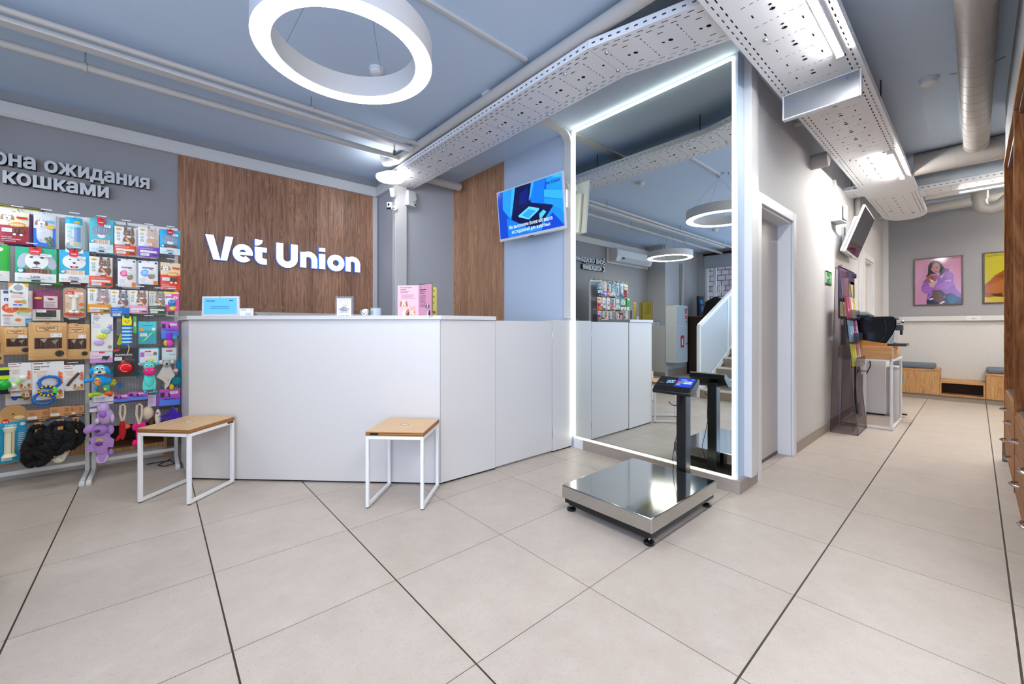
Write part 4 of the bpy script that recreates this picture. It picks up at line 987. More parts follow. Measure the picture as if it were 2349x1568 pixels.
# ================================================================ TELEVISIONS
def tv(label, c, yaw, pitch, W=.87, draw=None, arm=None, emit=1.1):
    n0 = Vector((math.sin(yaw), -math.cos(yaw), 0)); up = Vector((0, 0, 1))
    n = n0 * math.cos(pitch) - up * math.sin(pitch); k = up * math.cos(pitch) + n0 * math.sin(pitch); r = Vector((math.cos(yaw), math.sin(yaw), 0))
    R = Matrix((r, -n, k)).transposed()
    Hh = W * .588
    t = bpy.data.objects.new('television', None); COL.objects.link(t); t.location = c; t.rotation_euler = R.to_euler(); t['label'] = label; t['category'] = 'television'; t['group'] = 'wall televisions'
    MB().box((-W / 2, -.0, -Hh / 2), (W / 2, .022, Hh / 2), mat('tv_white', '#d6d6da', .3)).build('bezel', t, world=False, bevel=.005)
    MB().box((-W / 2 + .05, .02, -Hh / 2 + .0), (W / 2 - .05, .065, Hh / 2 - .12), mat('tv_white')).build('back_housing', t, world=False, bevel=.012)
    cd = Card(W - .035, Hh - .042, emit=emit, eps=.0003, rough=.12); draw(cd); o = cd.build('screen', None, world=False); o.parent = t; o.location = (0, -.002, -Hh / 2 + .026)
    MB().box((-.03, -.004, -Hh / 2 - .006), (.03, .01, -Hh / 2), M_black).build('logo_bar', t, world=False)
    M = pmat(t)
    a = M @ Vector((0, .06, 0)); w = Vector(arm)
    mid = (a + w) / 2 + Vector((0, 0, 0)) + (Vector((0, 0, 0)))
    b = MB(); b.bar(a, mid, .04, .03, M_alu).bar(mid, w, .04, .03, M_alu); b.build('wall_arm', t)
    d = (w - a); d.z = 0
    if abs(w.x - 2.95) < .05: MB().box((w.x - .012, w.y - .05, w.z - .12), (w.x + .012, w.y + .05, w.z + .12), M_alu).build('wall_plate', t)
    else: MB().box((w.x - .05, w.y - .012, w.z - .12), (w.x + .05, w.y + .012, w.z + .12), M_alu).build('wall_plate', t)
    return t
q1 = homog([(160, 548), (1262, 165), (1305, 1118), (210, 1352)])
def d_tv(c):
    P = lambda pts, col: c.poly([q1(p) for p in pts], col)
    c.rect(0, 0, 1, 1, '#0a4ab4')
    P([(250, 520), (460, 445), (400, 940), (385, 1010), (250, 830)], '#1f8be0'); P([(405, 465), (460, 445), (400, 940), (372, 930)], '#35a4ee')
    P([(160, 560), (250, 530), (250, 830), (330, 990), (350, 1320), (212, 1348)], '#0a3fae')
    P([(465, 440), (738, 348), (700, 660), (740, 710), (1110, 745), (1110, 800), (880, 1130), (640, 1130), (400, 1010), (410, 920)], '#070f3f')
    P([(540, 540), (690, 420), (665, 720), (530, 750)], '#0a1a66')
    P([(738, 348), (1000, 255), (955, 480), (955, 715), (745, 705), (715, 590)], '#0f6cd8'); P([(738, 350), (790, 330), (735, 600), (695, 670)], '#2f9cf0')
    P([(1000, 255), (1262, 168), (1285, 470), (1000, 465)], '#1e86e2'); P([(1095, 215), (1260, 165), (1262, 240), (1110, 245)], '#3aa5f2')
    P([(960, 470), (1280, 475), (1290, 640), (960, 610)], '#2f9cee'); P([(960, 620), (1290, 645), (1300, 900), (1200, 830), (1100, 740), (960, 715)], '#1c86dd')
    P([(515, 940), (700, 775), (880, 805), (860, 850), (700, 1005), (530, 965)], '#59bdf5'); P([(575, 930), (700, 820), (820, 850), (690, 985)], '#2a8fe8')
    P([(880, 900), (950, 830), (1000, 870), (920, 975), (880, 980)], '#4cb2f2')
    P([(1115, 770), (1240, 810), (1304, 900), (1304, 1100), (1110, 880), (920, 1190), (700, 1240), (640, 1150), (880, 1130)], '#1878dc')
    P([(1110, 880), (1304, 1100), (1304, 1118), (925, 1195), (930, 1130)], '#0b3cae'); P([(320, 990), (400, 1010), (660, 1135), (700, 1240), (350, 1320)], '#1470d0')
    import math as _m
    a, b = q1((985, 395)); c.txt('Vet Union', a, b, .035, '#0b1d5c', .015)
    a, b = q1((362, 1180)); c.txt('Мы выполняем более 600 видов', a, b, .042, '#dcecff', .0, maxw=.68, rot=0)
    a, b = q1((412, 1245)); c.txt('исследований для животных', a, b + .015, .042, '#dcecff', .0, maxw=.60)
tv('lit television with a blue picture on the wall beside the mirror', (2.74, 2.875, 2.265), math.radians(-86), .098, draw=d_tv, arm=(2.94, 2.78, 2.26), emit=.42)
def d_off(c): c.rect(0, 0, 1, 1, mat('dark_screen', '#0c0a0c', .08))
tv('dark switched-off television tilted down over the corridor leaflet stand', (6.18, .885, 2.195), math.radians(2), .339, draw=d_off, arm=(6.18, V1 - .014, 2.18), emit=0)
t = thing('wall_box', 'small white cable box beside the lit television and mirror edge', 'electrical box', (2.954, 2.56, 1.93))
y, z = onU(1296, 478, 2.93)
MB().box((2.90, y - .04, z), (2.954, y + .045, z + .17), M_white).build('body', t, bevel=.004)
MB().box((2.897, y - .015, z + .06), (2.901, y + .005, z + .085), M_black).build('port', t)
MB().tube([(2.91, y, z + .17), (2.89, y, z + .22), (2.87, y - .03, z + .24), (2.88, y - .07, z + .22), (2.90, y - .09, z + .16), (2.92, y - .05, z + .19)], .0035, M_white, 6).build('cable', t)
GAIN = 1.5      # lightening put into the rack colours, since the rack stands in shade
# ================================================================ TOY AND TREAT RACKS
def pegmat():
    m = bpy.data.materials.new('perforated_grey_sheet'); m.use_nodes = True; n = m.node_tree.nodes; l = m.node_tree.links; b = n['Principled BSDF']
    b.inputs['Roughness'].default_value = .35
    tc = n.new('ShaderNodeTexCoord'); mp = n.new('ShaderNodeMapping'); mp.inputs['Scale'].default_value = (54, 54, 54); l.new(tc.outputs['Object'], mp.inputs[0])
    fr = node(n, 'ShaderNodeVectorMath', operation='FRACTION'); l.new(mp.outputs[0], fr.inputs[0])
    sb_ = node(n, 'ShaderNodeVectorMath', operation='SUBTRACT'); l.new(fr.outputs[0], sb_.inputs[0]); sb_.inputs[1].default_value = (.5, .5, .5)
    ml = node(n, 'ShaderNodeVectorMath', operation='MULTIPLY'); l.new(sb_.outputs[0], ml.inputs[0]); ml.inputs[1].default_value = (1, 0, 1)
    ln = node(n, 'ShaderNodeVectorMath', operation='LENGTH'); l.new(ml.outputs[0], ln.inputs[0])
    lt = node(n, 'ShaderNodeMath', operation='LESS_THAN'); l.new(ln.outputs['Value'], lt.inputs[0]); lt.inputs[1].default_value = .14
    mx = n.new('ShaderNodeMix'); mx.data_type = 'RGBA'; l.new(lt.outputs[0], mx.inputs['Factor']); mx.inputs['A'].default_value = lin('#9a9a9f') + (1,); mx.inputs['B'].default_value = lin('#d2d2d4') + (1,)
    l.new(mx.outputs['Result'], b.inputs['Base Color']); return m
M_peg = pegmat()
RV = 4.47
def K1(x, y): return (x / 4.611, 440 + y / 4.611)
def K2(x, y): return (x / 4.127, 740 + y / 4.127)
def rack(label, u0, u1):
    t = thing('display_rack', label, 'display rack', ((u0 + u1) / 2, 4.4, 0), 0, 'perforated display racks')
    MB().box((u0 + .02, RV, .34), (u1 - .02, RV + .012, 1.945), M_peg).build('perforated_panel', t)
    for u in (u0 + .012, u1 - .012):
        MB().box((u - .012, RV - .012, .02), (u + .012, RV + .018, 1.95), M_wmetal).build('upright', t, bevel=.002)
        MB().bar((u, 4.14, .018), (u, 4.565, .018), .026, .03, M_wmetal).bar((u, 4.13, .012), (u, 4.17, .012), .03, .024, M_wmetal).build('foot', t, bevel=.003)
    MB().box((u0 + .02, RV - .01, .075), (u1 - .02, RV + .012, .10), M_wmetal).build('bottom_bar', t, bevel=.002)
    MB().box((u0 + .0, RV - .004, 1.925), (u1 - .0, RV + .014, 1.95), M_wmetal).build('top_bar', t, bevel=.002)
    return t
R1 = rack('left perforated rack hung with dog treats and chew toys', -.965, -.372)
R2 = rack('right perforated rack beside the desk hung with cat treats and plush toys', -.362, .150)
def hook(px, py, reach=.19, v=RV):
    """a wire hook with its little ticket plate; (px,py) is where the plate shows in the photo"""
    x, z = onV(px, py, v - reach)
    b = MB(); b.tube([(x, v, z - .02), (x, v - reach + .02, z - .02), (x, v - reach, z - .008)], .0024, M_chrome, 6)
    b.tube([(x, v, z + .003), (x, v - reach - .005, z + .003)], .0022, M_chrome, 6)
    pl = MB(); pl.box((x - .026, v - reach - .008, z - .003), (x + .026, v - reach - .005, z + .003), M_wmetal)
    r = R1 if x < -.367 else R2
    o = b.build('hook', r); pl.build('ticket_plate', o)
for q in [(185, 155), (495, 190), (790, 225), (1075, 258), (1335, 303), (1575, 343), (1805, 368)]: hook(*K1(*q))
for q in [(340, 545), (790, 585), (1075, 645), (1345, 668), (1575, 688), (1810, 710), (490, 980), (1275, 985), (1480, 998), (1680, 1015), (800, 970), (1820, 1022), (780, 1342), (1575, 1308), (1800, 1310), (490, 1382)]: hook(*K1(*q), reach=.17)
for q in [(410, 10), (690, 10), (690, 375), (470, 395), (200, 405), (340, 838), (560, 803), (720, 795), (130, 850), (930, 280), (1190, 245), (1410, 255), (1610, 250), (1150, 690), (1300, 665), (1560, 655), (1450, 655), (1000, 680)]: hook(*K2(*q), reach=.15)
NP = {}
def place(q, conv, v):
    (x0, y0_), (x1, y1_) = conv(q[0], q[1]), conv(q[2], q[3])
    a, zt = onV(x0, (y0_ + y1_) / 2, v); b, _ = onV(x1, 0, v); mid = (x0 + x1) / 2
    _, zt = onV(mid, y0_, v); _, zb_ = onV(mid, y1_, v)
    return (a + b) / 2, zb_, b - a, zt - zb_
def pack(name, label, cat, q, conv, draw, body='#e8e8ea', bulge=.010, v=4.30, copies=0, group=None, rotz=None, back='bag', corner=0., extra=None, tone=None, parts=None):
    x, z, w, h = place(q, conv, v); rz = random.uniform(-.08, .08) if rotz is None else rotz
    c = Card(w, h, bulge); shell(c, body, .004 + bulge * .4, corner)
    if draw: draw(c)
    c.k = c.k + 2
    c.rect(.44, .02, .56, .035, '#1a1a1c')
    c.v = [tuple(Matrix.Rotation(rz, 3, 'Z') @ Vector(p)) for p in c.v]
    o = c.build(name, None, world=False, label=label, cat=cat, group=group); o.location = (x, v, z)
    for i in range(copies):
        b = Card(w, h, bulge); shell(b, tone or body, .004 + bulge * .4, corner)
        b.rect(0, .6, 1, 1, tone or body)
        oo = b.build(name, None, world=False, label=('pack behind ', 'last pack behind ')[i] + label, cat=cat, group='packs hanging behind the front ones'); oo.location = (x + .012 * (i + 1) * random.choice((1, 1, -1)), v + .022 + .02 * i, z - .006 - .005 * i)
    return o
def sub(o, mb_, name, label=None): # part in the local frame of o
    p = mb_.build(name, None, world=False, label=label); p.parent = o; return p
def catface(c, cx, cy, s, a='#6d7f93', b='#dfe4ea', d='#27303c'):
    c.poly([(cx - .42 * s, cy - .1 * s), (cx - .36 * s, cy - .52 * s), (cx - .1 * s, cy - .3 * s)], a); c.poly([(cx + .42 * s, cy - .1 * s), (cx + .36 * s, cy - .52 * s), (cx + .1 * s, cy - .3 * s)], a)
    c.ell(cx, cy, .46 * s, .40 * s, a); c.ell(cx, cy + .16 * s, .2 * s, .13 * s, b)
    for k in (-1, 1):
        c.ell(cx + k * .19 * s, cy - .05 * s, .085 * s, .06 * s, b, k * .3); c.ell(cx + k * .19 * s, cy - .05 * s, .04 * s, .05 * s, d)
        for j in (-1, 0, 1): c.line([(cx + k * .1 * s, cy + .14 * s), (cx + k * .48 * s, cy + (.1 + j * .09) * s)], .006, b)
    c.poly([(cx - .05 * s, cy + .08 * s), (cx + .05 * s, cy + .08 * s), (cx, cy + .13 * s)], d)
    for j in (-1, 0, 1): c.line([(cx + j * .08 * s, cy - .36 * s), (cx + j * .05 * s, cy - .2 * s)], .012, d)
def dogface(c, cx, cy, s, a='#c9ced6', ear='#9aa4b2', d='#252a33', tongue='#7a3a33'):
    c.ell(cx - .42 * s, cy + .02 * s, .16 * s, .36 * s, ear, .25); c.ell(cx + .42 * s, cy + .02 * s, .16 * s, .36 * s, ear, -.25)
    c.ell(cx, cy, .36 * s, .42 * s, a); c.ell(cx, cy + .2 * s, .24 * s, .2 * s, '#e8ebef')
    for k in (-1, 1): c.ell(cx + k * .16 * s, cy - .12 * s, .06 * s, .04 * s, d, k * .2); c.line([(cx + k * .22 * s, cy - .22 * s), (cx + k * .08 * s, cy - .2 * s)], .012, d)
    c.ell(cx, cy + .08 * s, .1 * s, .07 * s, d); c.line([(cx, cy + .14 * s), (cx, cy + .24 * s)], .012, d); c.line([(cx - .14 * s, cy + .26 * s), (cx, cy + .24 * s), (cx + .14 * s, cy + .26 * s)], .014, d)
def samoyed(c, cx, cy, s):
    W_ = '#e9edf2'
    c.poly([(cx - .4 * s, cy), (cx - .34 * s, cy - .5 * s), (cx - .08 * s, cy - .3 * s)], W_); c.poly([(cx + .4 * s, cy), (cx + .34 * s, cy - .5 * s), (cx + .08 * s, cy - .3 * s)], W_)
    c.ell(cx, cy, .46 * s, .42 * s, W_)
    for k in (-1, 1): c.ell(cx + k * .16 * s, cy - .08 * s, .045 * s, .03 * s, '#20242b')
    c.ell(cx, cy + .04 * s, .06 * s, .05 * s, '#20242b'); c.ell(cx, cy + .16 * s, .17 * s, .12 * s, '#2a3340', 0, 0, PI); c.ell(cx, cy + .2 * s, .08 * s, .07 * s, '#cf6f74')
def meat(c, x0, y0_, x1, y1_, cols, n=9, seed=1):
    r = random.Random(seed); c.rect(x0, y0_, x1, y1_, cols[0])
    for i in range(n):
        a = x0 + (x1 - x0) * (i + .1) / n; b = x0 + (x1 - x0) * (i + .85) / n
        c.rect(a, y0_ + (y1_ - y0_) * r.uniform(.02, .2), b, y1_ - (y1_ - y0_) * r.uniform(.0, .15), r.choice(cols[1:]))
def d_wanpy(bg, word, face, food, low='#dfe3e7'):
    def f(c):
        c.rect(0, 0, 1, 1, bg); face(c)
        meat(c, .16, .62, .86, .76, food, 8)
        c.rect(0, .75, 1, 1, low); c.poly([(0, .78), (.5, .73), (1, .78), (1, .8), (0, .8)], low)
        c.ell(.14, .68, .09, .09, '#16627a'); c.ell(.14, .68, .065, .065, '#9fd5dd')
        c.txt(word, .5, .875, .07, '#28465e', .02, align='c'); c.rows(.3, .75, .9, .95, 1, '#8aa0b0'); c.ell(.85, .86, .04, .04, '#7ed0d6'); c.ell(.12, .9, .04, .04, '#7ed0d6')
        c.rect(.34, .0, .64, .17, '#c41f2a'); c.poly([(.34, .17), (.64, .17), (.60, .2), (.38, .2)], '#c41f2a'); c.txt('wanpy', .49, .135, .055, '#f4e9e8', .03, align='c')
        c.rect(.4, .945, .62, .985, '#1b2a45'); c.tag(.62, .18, .27, .085)
    return f
def d_cream(cat_a, band, word='КРЕМ-ЛАКОМСТВО', fig=True, bg='#e3e3e5', w2=None):
    def f(c):
        c.rect(0, 0, 1, 1, bg); c.ell(.2, .1, .13, .07, '#e3a51f'); c.txt('мнямс', .2, .115, .04, '#a02a1a', .02, align='c')
        for i in range(3): c.ell(.17, .24 + i * .11, .07, .07, '#2f6a5c'); c.ell(.17, .24 + i * .11, .045, .045, '#cfe0dc')
        c.ell(.66, .48, .28, .36, cat_a, .2); catface(c, .66, .25, .56, cat_a, '#e2ddd6', '#1c1a19')
        c.poly([(.46, .42), (.56, .38), (.86, .66), (.78, .68)], '#e58a6a')
        c.rect(0, .66, 1, 1, band); c.poly([(0, .66), (1, .66), (1, .68), (0, .7)], band)
        c.txt(word, .06, .745, .045, '#f3ecea', .02, maxw=.86)
        if w2: c.txt(w2, .06, .845, .075, '#f3ecea', .03, maxw=.8)
        else: c.rect(.08, .79, .9, .86, '#e9ded9')
        c.tag(.1, .88, .42, .09); c.rect(.68, .9, .96, .96, '#1f4f45'); c.tag(.3, .54, .36, .08)
    return f
def d_mnyams(lo, hi='#e3cfae', dog='#a8937f'):
    def f(c):
        c.rect(0, 0, 1, 1, hi); c.rect(0, .45, 1, 1, lo); c.poly([(0, .45), (1, .4), (1, .5), (0, .5)], lo)
        dogface(c, .25, .2, .4, '#e8e2da', '#8a6a55'); c.rect(.58, .16, .96, .23, '#b03226')
        c.ell(.60, .42, .30, .13, '#e58a1c', -.1); c.txt('МНЯМС', .6, .45, .085, '#f6efe2', .04, align='c', maxw=.5)
        meat(c, .45, .54, .85, .68, ['#4a2f22', '#6b4633', '#3a241b', '#7d553f'], 6); c.tag(.08, .55, .36, .12); c.ell(.52, .73, .06, .06, '#e7e0d6'); c.ell(.75, .73, .06, .06, '#e7e0d6')
        c.txt('КУСОЧКИ', .08, .84, .05, '#f2dcd6', .02); c.txt('ДЛЯ ТРЕНИРОВКИ', .08, .90, .05, '#f2dcd6', .02, maxw=.7); c.txt('С ГОВЯДИНОЙ', .08, .955, .045, '#f2dcd6', .02, maxw=.6)
    return f
def d_dental(c):
    c.rect(0, 0, 1, 1, '#b6bac1'); dogface(c, .36, .30, .5, '#e4e0dc', '#7d5b48'); c.poly([(0, .48), (1, .43), (1, 1), (0, 1)], '#1560bd')
    c.ell(.76, .42, .19, .13, '#e8a722'); c.txt('МНЯМС', .76, .44, .05, '#f8f0e0', .03, align='c', maxw=.3); c.txt('ДЕНТАЛ', .22, .58, .085, '#e9eef6', .03, maxw=.5)
    c.rect(.6, .22, .95, .28, '#4aa3dd')
    c.poly([(.5, .76), (.6, .72), (.86, .98), (.72, 1.)], '#41503a'); c.poly([(.68, .72), (.78, .69), (.97, .96), (.86, .98)], '#55654a'); c.poly([(.54, .77), (.58, .75), (.8, .98), (.75, .99)], '#7f9165')
    for i in range(3): c.ell(.27, .64 + i * .05, .02, .02, '#cfe0f4')
    c.ell(.27, .82, .07, .07, '#2f86dd'); c.rect(.255, .79, .285, .85, '#e9eef6'); c.rect(.22, .81, .32, .83, '#e9eef6')
def d_stix(c):
    c.rect(0, 0, 1, 1, '#cfe2ea'); c.rect(0, 0, 1, .22, '#1f9bd2'); c.ell(.72, .16, .2, .12, '#e0a02a'); c.rect(.1, .25, .9, .4, '#9ad0e2'); c.rows(.12, .5, .3, .7, 9, '#27a3b8')
    for i in range(5): c.rect(.55 + i * .075, .32, .59 + i * .075, .8, '#2f7fc4')
    c.tag(.14, .68, .3, .1); c.poly([(.1, .84), (.9, .8), (1, 1), (0, 1)], '#8fa7b2'); c.ell(.6, .86, .12, .1, '#b8c24a')
def d_monge(acc, word2='Gift'):
    def f(c):
        c.rect(0, 0, 1, 1, '#e4e6ea'); c.rect(.02, .02, .16, .1, '#23407c'); c.ell(.9, .08, .07, .07, '#23407c'); c.txt('monge', .5, .34, .15, '#23407c', .03, align='c', maxw=.8)
        c.txt(word2, .72, .42, .06, '#d9662b', .03, align='c'); c.ell(.35, .53, .23, .23, acc); c.rows(.22, .5, .46, .6, 4, '#e9e4ea'); c.rows(.1, .4, .74, .9, 4, '#a9adb8')
        c.ell(.68, .66, .18, .16, '#7d7a70'); c.ell(.74, .6, .09, .09, '#5c8a4a'); c.ell(.62, .72, .07, .07, '#b5463e'); c.rect(.78, .84, 1, 1, '#d9702b'); c.tag(.5, .48, .4, .09)
    return f
def d_mongeo(c):
    c.rect(0, 0, 1, 1, '#e6e7ea'); c.rect(.08, .02, .24, .1, '#23407c'); c.txt('monge', .5, .3, .2, '#23407c', .03, align='c', maxw=.9); c.ell(.3, .5, .26, .22, '#e2562a'); c.rows(.15, .45, .44, .55, 3, '#f3e3dc')
    c.ell(.75, .55, .22, .12, '#d98a2f'); c.ell(.7, .62, .2, .1, '#8fae4a'); c.rect(.06, .68, .4, .72, '#e06a3a'); c.rows(.1, .35, .75, .95, 6, '#9aa0aa'); c.ell(.55, .82, .1, .07, '#c9703a'); c.tag(.6, .62, .36, .06); c.rect(.78, .78, 1, 1, '#1b84b0'); c.rows(.81, .98, .84, .94, 3, '#d5ecf4')
def d_mongec(c):
    c.rect(0, 0, 1, 1, '#e6e6e8'); c.ell(.5, .18, .24, .24, '#8c8f93'); c.poly([(.0, 0), (.3, 0), (.1, .12), (0, .2)], '#d98a2f'); c.poly([(.7, 0), (1, 0), (1, .2), (.85, .1)], '#e09a2a'); c.ell(.15, .35, .08, .1, '#5c8a4a'); c.txt('monge', .5, .42, .13, '#23407c', .03, align='c')
    c.rows(.15, .85, .48, .62, 3, '#d98f6a'); c.ell(.5, .76, .2, .1, '#e2742a'); c.ell(.78, .72, .14, .08, '#7fa04a'); c.ell(.82, .8, .12, .06, '#d98a2f'); c.rect(.25, .86, .45, .91, '#2c62b0'); c.rect(.52, .86, .72, .91, '#2c62b0')
def d_delic(c):
    c.rect(0, 0, 1, 1, '#6e1f48'); c.poly([(0, .35), (1, .30), (1, .62), (0, .62)], '#83325c'); c.rect(.4, .2, .9, .58, '#b7a9a6'); c.ell(.66, .3, .1, .06, '#7d2a4a'); c.ell(.57, .28, .04, .03, '#7d2a4a')
    c.txt('DELICATESS', .44, .42, .05, '#574a4c', .015, maxw=.42); c.rows(.46, .86, .45, .56, 4, '#7a6d6e'); c.ell(.2, .28, .15, .06, '#e09a2a'); c.rect(0, .64, 1, 1, '#b4b2aa'); c.rect(.12, .66, .86, .88, '#33302f'); c.tag(.14, .64, .36, .1); c.rows(.1, .9, .91, .96, 1, '#77746c')
    r = random.Random(3)
    for i in range(12): c.ell(r.uniform(.16, .8), r.uniform(.76, .86), .03, .03, '#4c4744')
def d_kraft(c):
    c.rect(0, .0, 1, 1, '#b8905f'); c.line([(0, .0), (1, .0)], .01, '#7a5c38'); c.rect(.2, .1, .76, .24, '#6b4f30'); c.rect(.215, .11, .745, .23, '#bd9564'); c.txt('Счастливый', .48, .165, .05, '#33230f', .035, align='c', maxw=.48); c.txt('Рик', .48, .215, .05, '#33230f', .035, align='c')
    meat(c, .16, .42, .88, .70, ['#2b1b15', '#4a2c20', '#3a2219', '#5c3a2a', '#341f18'], 11, 5); c.poly([(.3, .45), (.5, .43), (.42, .55)], '#8d8378'); c.poly([(.6, .5), (.8, .45), (.7, .6)], '#756a60')
    c.ell(.82, .84, .12, .12, '#171513'); c.ell(.82, .84, .085, .085, '#45403a'); c.ell(.82, .84, .06, .06, '#171513'); c.tag(.58, .3, .3, .1)
def d_chew(word, word2=None, big='chew'):
    def f(c):
        c.rect(0, 0, 1, 1, '#e4e3e1', k=True); c.rect(.04, .03, .34, .055, '#a3262f'); c.txt(word, .05, .14, .065, '#2c2a2c', .03, maxw=.6)
        if word2: c.txt(word2, .05, .2, .065, '#2c2a2c', .03)
        c.ell(.09, .26, .035, .035, '#e2742a'); c.rows(.15, .55, .24, .42, 5, '#d99a78'); c.rows(.1, .35, .5, .7, 4, '#b9b7b4'); c.txt(big, .95, .62, .2, '#e0561f', .04, rot=-PI / 2, maxw=.9)
        c.ell(.72, .9, .26, .17, '#c98f56'); c.ell(.72, .85, .15, .12, '#e6d6c2'); c.ell(.72, .88, .05, .04, '#26201c'); c.ell(.56, .82, .07, .12, '#9c6236'); c.ell(.88, .82, .07, .12, '#9c6236'); c.ell(.08, .95, .035, .035, '#d9542a')
    return f
def d_8in1(c):
    c.rect(0, 0, 1, 1, '#b08a5c'); c.ell(.5, .0, .5, .45, '#a87f4e'); c.ell(.72, .1, .2, .1, '#d9b98a'); c.poly([(0, .2), (1, .16), (1, 1), (0, 1)], '#1f86ae'); c.poly([(.05, .2), (.12, .12), (.3, .12), (.36, .2)], '#b9242c'); c.txt('8in1', .2, .19, .08, '#f4ecea', .04, align='c')
    c.txt('Delights', .2, .26, .09, '#e9ecf0', .03); c.rows(.68, .96, .42, .8, 10, '#bfe0ee'); c.rect(.05, .88, .45, .95, '#e4e6e8'); c.ell(.85, .24, .1, .1, '#d9ecf4')
def d_coto(c):
    c.rect(0, 0, 1, 1, '#a9774a'); c.rect(0, .78, 1, 1, '#24211f'); c.txt('COTO', .64, .7, .09, '#5b3c20', .04); c.txt('NATURAL', .55, .9, .05, '#cfcac4', .03); c.rows(.1, .4, .2, .45, 3, '#7d5632'); c.tag(.05, .5, .4, .2); c.rect(.72, .15, .9, .45, '#8a6038')
def d_playo(c):
    c.rect(0, 0, 1, 1, '#141316'); c.poly([(0, .05), (.28, 0), (.2, .1), (0, .12)], '#b9202c'); c.txt('PLAYOLOGY', .08, .26, .085, '#e8e8ea', .035, maxw=.78); c.tag(.05, .3, .3, .13); c.rows(.45, .9, .3, .5, 4, '#5b585c'); c.ell(.38, .46, .08, .08, '#8a5a48')
def d_plc(c):
    c.rect(0, 0, 1, 1, '#dedde4'); c.rect(.12, .03, .3, .05, '#a33a4a'); c.txt('Time To', .1, .11, .06, '#3f3a58', .02); c.txt('Twinkle', .1, .15, .06, '#3f3a58', .02); c.txt('2 Pack', .1, .19, .06, '#3f3a58', .02)
    c.ell(.1, .25, .035, .035, '#6c55b0'); c.rows(.1, .5, .28, .4, 4, '#b3acc9'); c.txt('plc', .96, .46, .24, '#7a5fc0', .03, rot=-PI / 2); c.ell(.86, .9, .1, .12, '#8a8478')
def d_teal(c):
    c.rect(0, 0, 1, 1, '#1f8c9c'); c.rect(0, 0, 1, .4, '#35a9b8'); c.txt('CATSTROKE', .5, .2, .07, '#123c50', .02, align='c', maxw=.7); c.ell(.2, .36, .13, .12, '#d98a3a'); c.ell(.85, .34, .1, .12, '#dfe3e0'); c.tag(.08, .52, .4, .14)
    c.line([(.3, .86), (.75, .5)], .09, '#6bd08a'); c.ell(.26, .86, .12, .09, '#2fae5c'); c.ell(.82, .48, .12, .1, '#2fae5c')
def d_kranch(c):
    c.rect(0, 0, 1, 1, '#7a3fb8'); c.poly([(0, 0), (1, 0), (1, .45), (0, .3)], '#b045b0'); c.poly([(0, .5), (1, .6), (1, .85), (0, .8)], '#3f6fd0'); c.txt('MR.KRANCH', .5, .55, .075, '#1c1430', .03, align='c', maxw=.55); c.ell(.48, .36, .06, .05, '#16101f'); c.rect(.42, .2, .5, .36, '#16101f')
    c.rect(.05, .16, .25, .4, '#1c1226'); c.tag(.5, .12, .4, .14); c.rect(0, .85, 1, 1, '#17121f')
def d_bone8(c):
    c.ell(.5, .2, .42, .22, '#c77a3c'); c.rect(.1, .2, .9, .85, '#c2a890'); c.ell(.5, .87, .48, .15, '#b43a2c'); c.poly([(.08, .22), (.2, .12), (.45, .12), (.5, .22)], '#b9242c'); c.txt('8in1', .28, .2, .08, '#f4ecea', .04, align='c'); c.txt('Delights', .1, .28, .1, '#e8e0d8', .03)
    c.ell(.82, .55, .13, .1, '#d9622a'); c.ell(.88, .72, .16, .08, '#5c7a3c'); c.tag(.5, .15, .38, .08); c.rows(.12, .3, .5, .7, 6, '#8d7a6c')
def d_sphynx(c):
    d_cream('#8d7f86', '#e0892a', '')(c)
def d_pinkowl(c):
    c.rect(0, 0, 1, 1, '#d9408c'); c.poly([(0, 0), (1, 0), (1, .08), (0, .12)], '#e8c84a'); c.tag(.1, .12, .42, .1); c.ell(.78, .3, .14, .12, '#dfe6df'); c.ell(.78, .3, .06, .06, '#3f9a5a'); c.ell(.4, .5, .36, .3, '#f0d9d0'); c.rows(.55, .9, .75, .92, 3, '#f0c4da')
def d_green(c):
    c.rect(0, 0, 1, 1, '#1f9a34'); c.ell(.3, .12, .4, .2, '#cfd9df'); c.rect(0, .72, 1, 1, '#d4dadd'); c.txt('Duck', .5, .85, .08, '#28465e', .02, align='c')
BG = 'hanging packs of pet treats'
pk = lambda label, q, conv, draw, **kw: pack('treat_bag', label, 'pet treats', q, conv, draw, group=BG, **kw)
pk('dark red and cream dog treat bag, top left of the rack', (0, 205, 310, 545), K1, d_mnyams('#8f1f34'), body='#8f1f34', copies=2, tone='#5a2a6a')
pk('blue and grey dental stick bag with a dog picture', (355, 225, 590, 578), K1, d_dental, body='#b6bac1', copies=1)
pk('narrow light blue and white stick bag beside the blue dental bag', (690, 272, 872, 596), K1, d_stix, body='#bcd3dc', copies=2, bulge=.02)
pk('bright green dog treat bag cut off by the photo edge', (-110, 560, 102, 940), K1, d_green, body='#1c8a30', copies=1)
pk('teal green Lamb bag with a large hound face', (160, 590, 600, 955), K1, d_wanpy('#1f9a76', 'Lamb', lambda c: dogface(c, .52, .38, .8), ['#5d3a2c', '#7a4b3a', '#6b4032', '#8a5846'], '#dde2e6'), body='#1d9171', copies=2, tone='#5f9a3a')
pk('bright blue Chicken bag with a smiling white fluffy dog', (625, 620, 945, 958), K1, d_wanpy('#1f95bf', 'Chicken', lambda c: samoyed(c, .5, .36, .85), ['#c7a890', '#d9bda4', '#cbb09a', '#e2cdb8']), body='#1f95bf', copies=2, tone='#7d1f2c')
pk('turquoise Tuna bag with a grey cat face', (945, 285, 1200, 642), K1, d_wanpy('#3f9fae', 'Tuna', lambda c: catface(c, .5, .38, .85), ['#b79a8a', '#cdb3a2', '#c2a594', '#dcc7b8'], '#b9c6d2'), body='#3f9fae', copies=1)
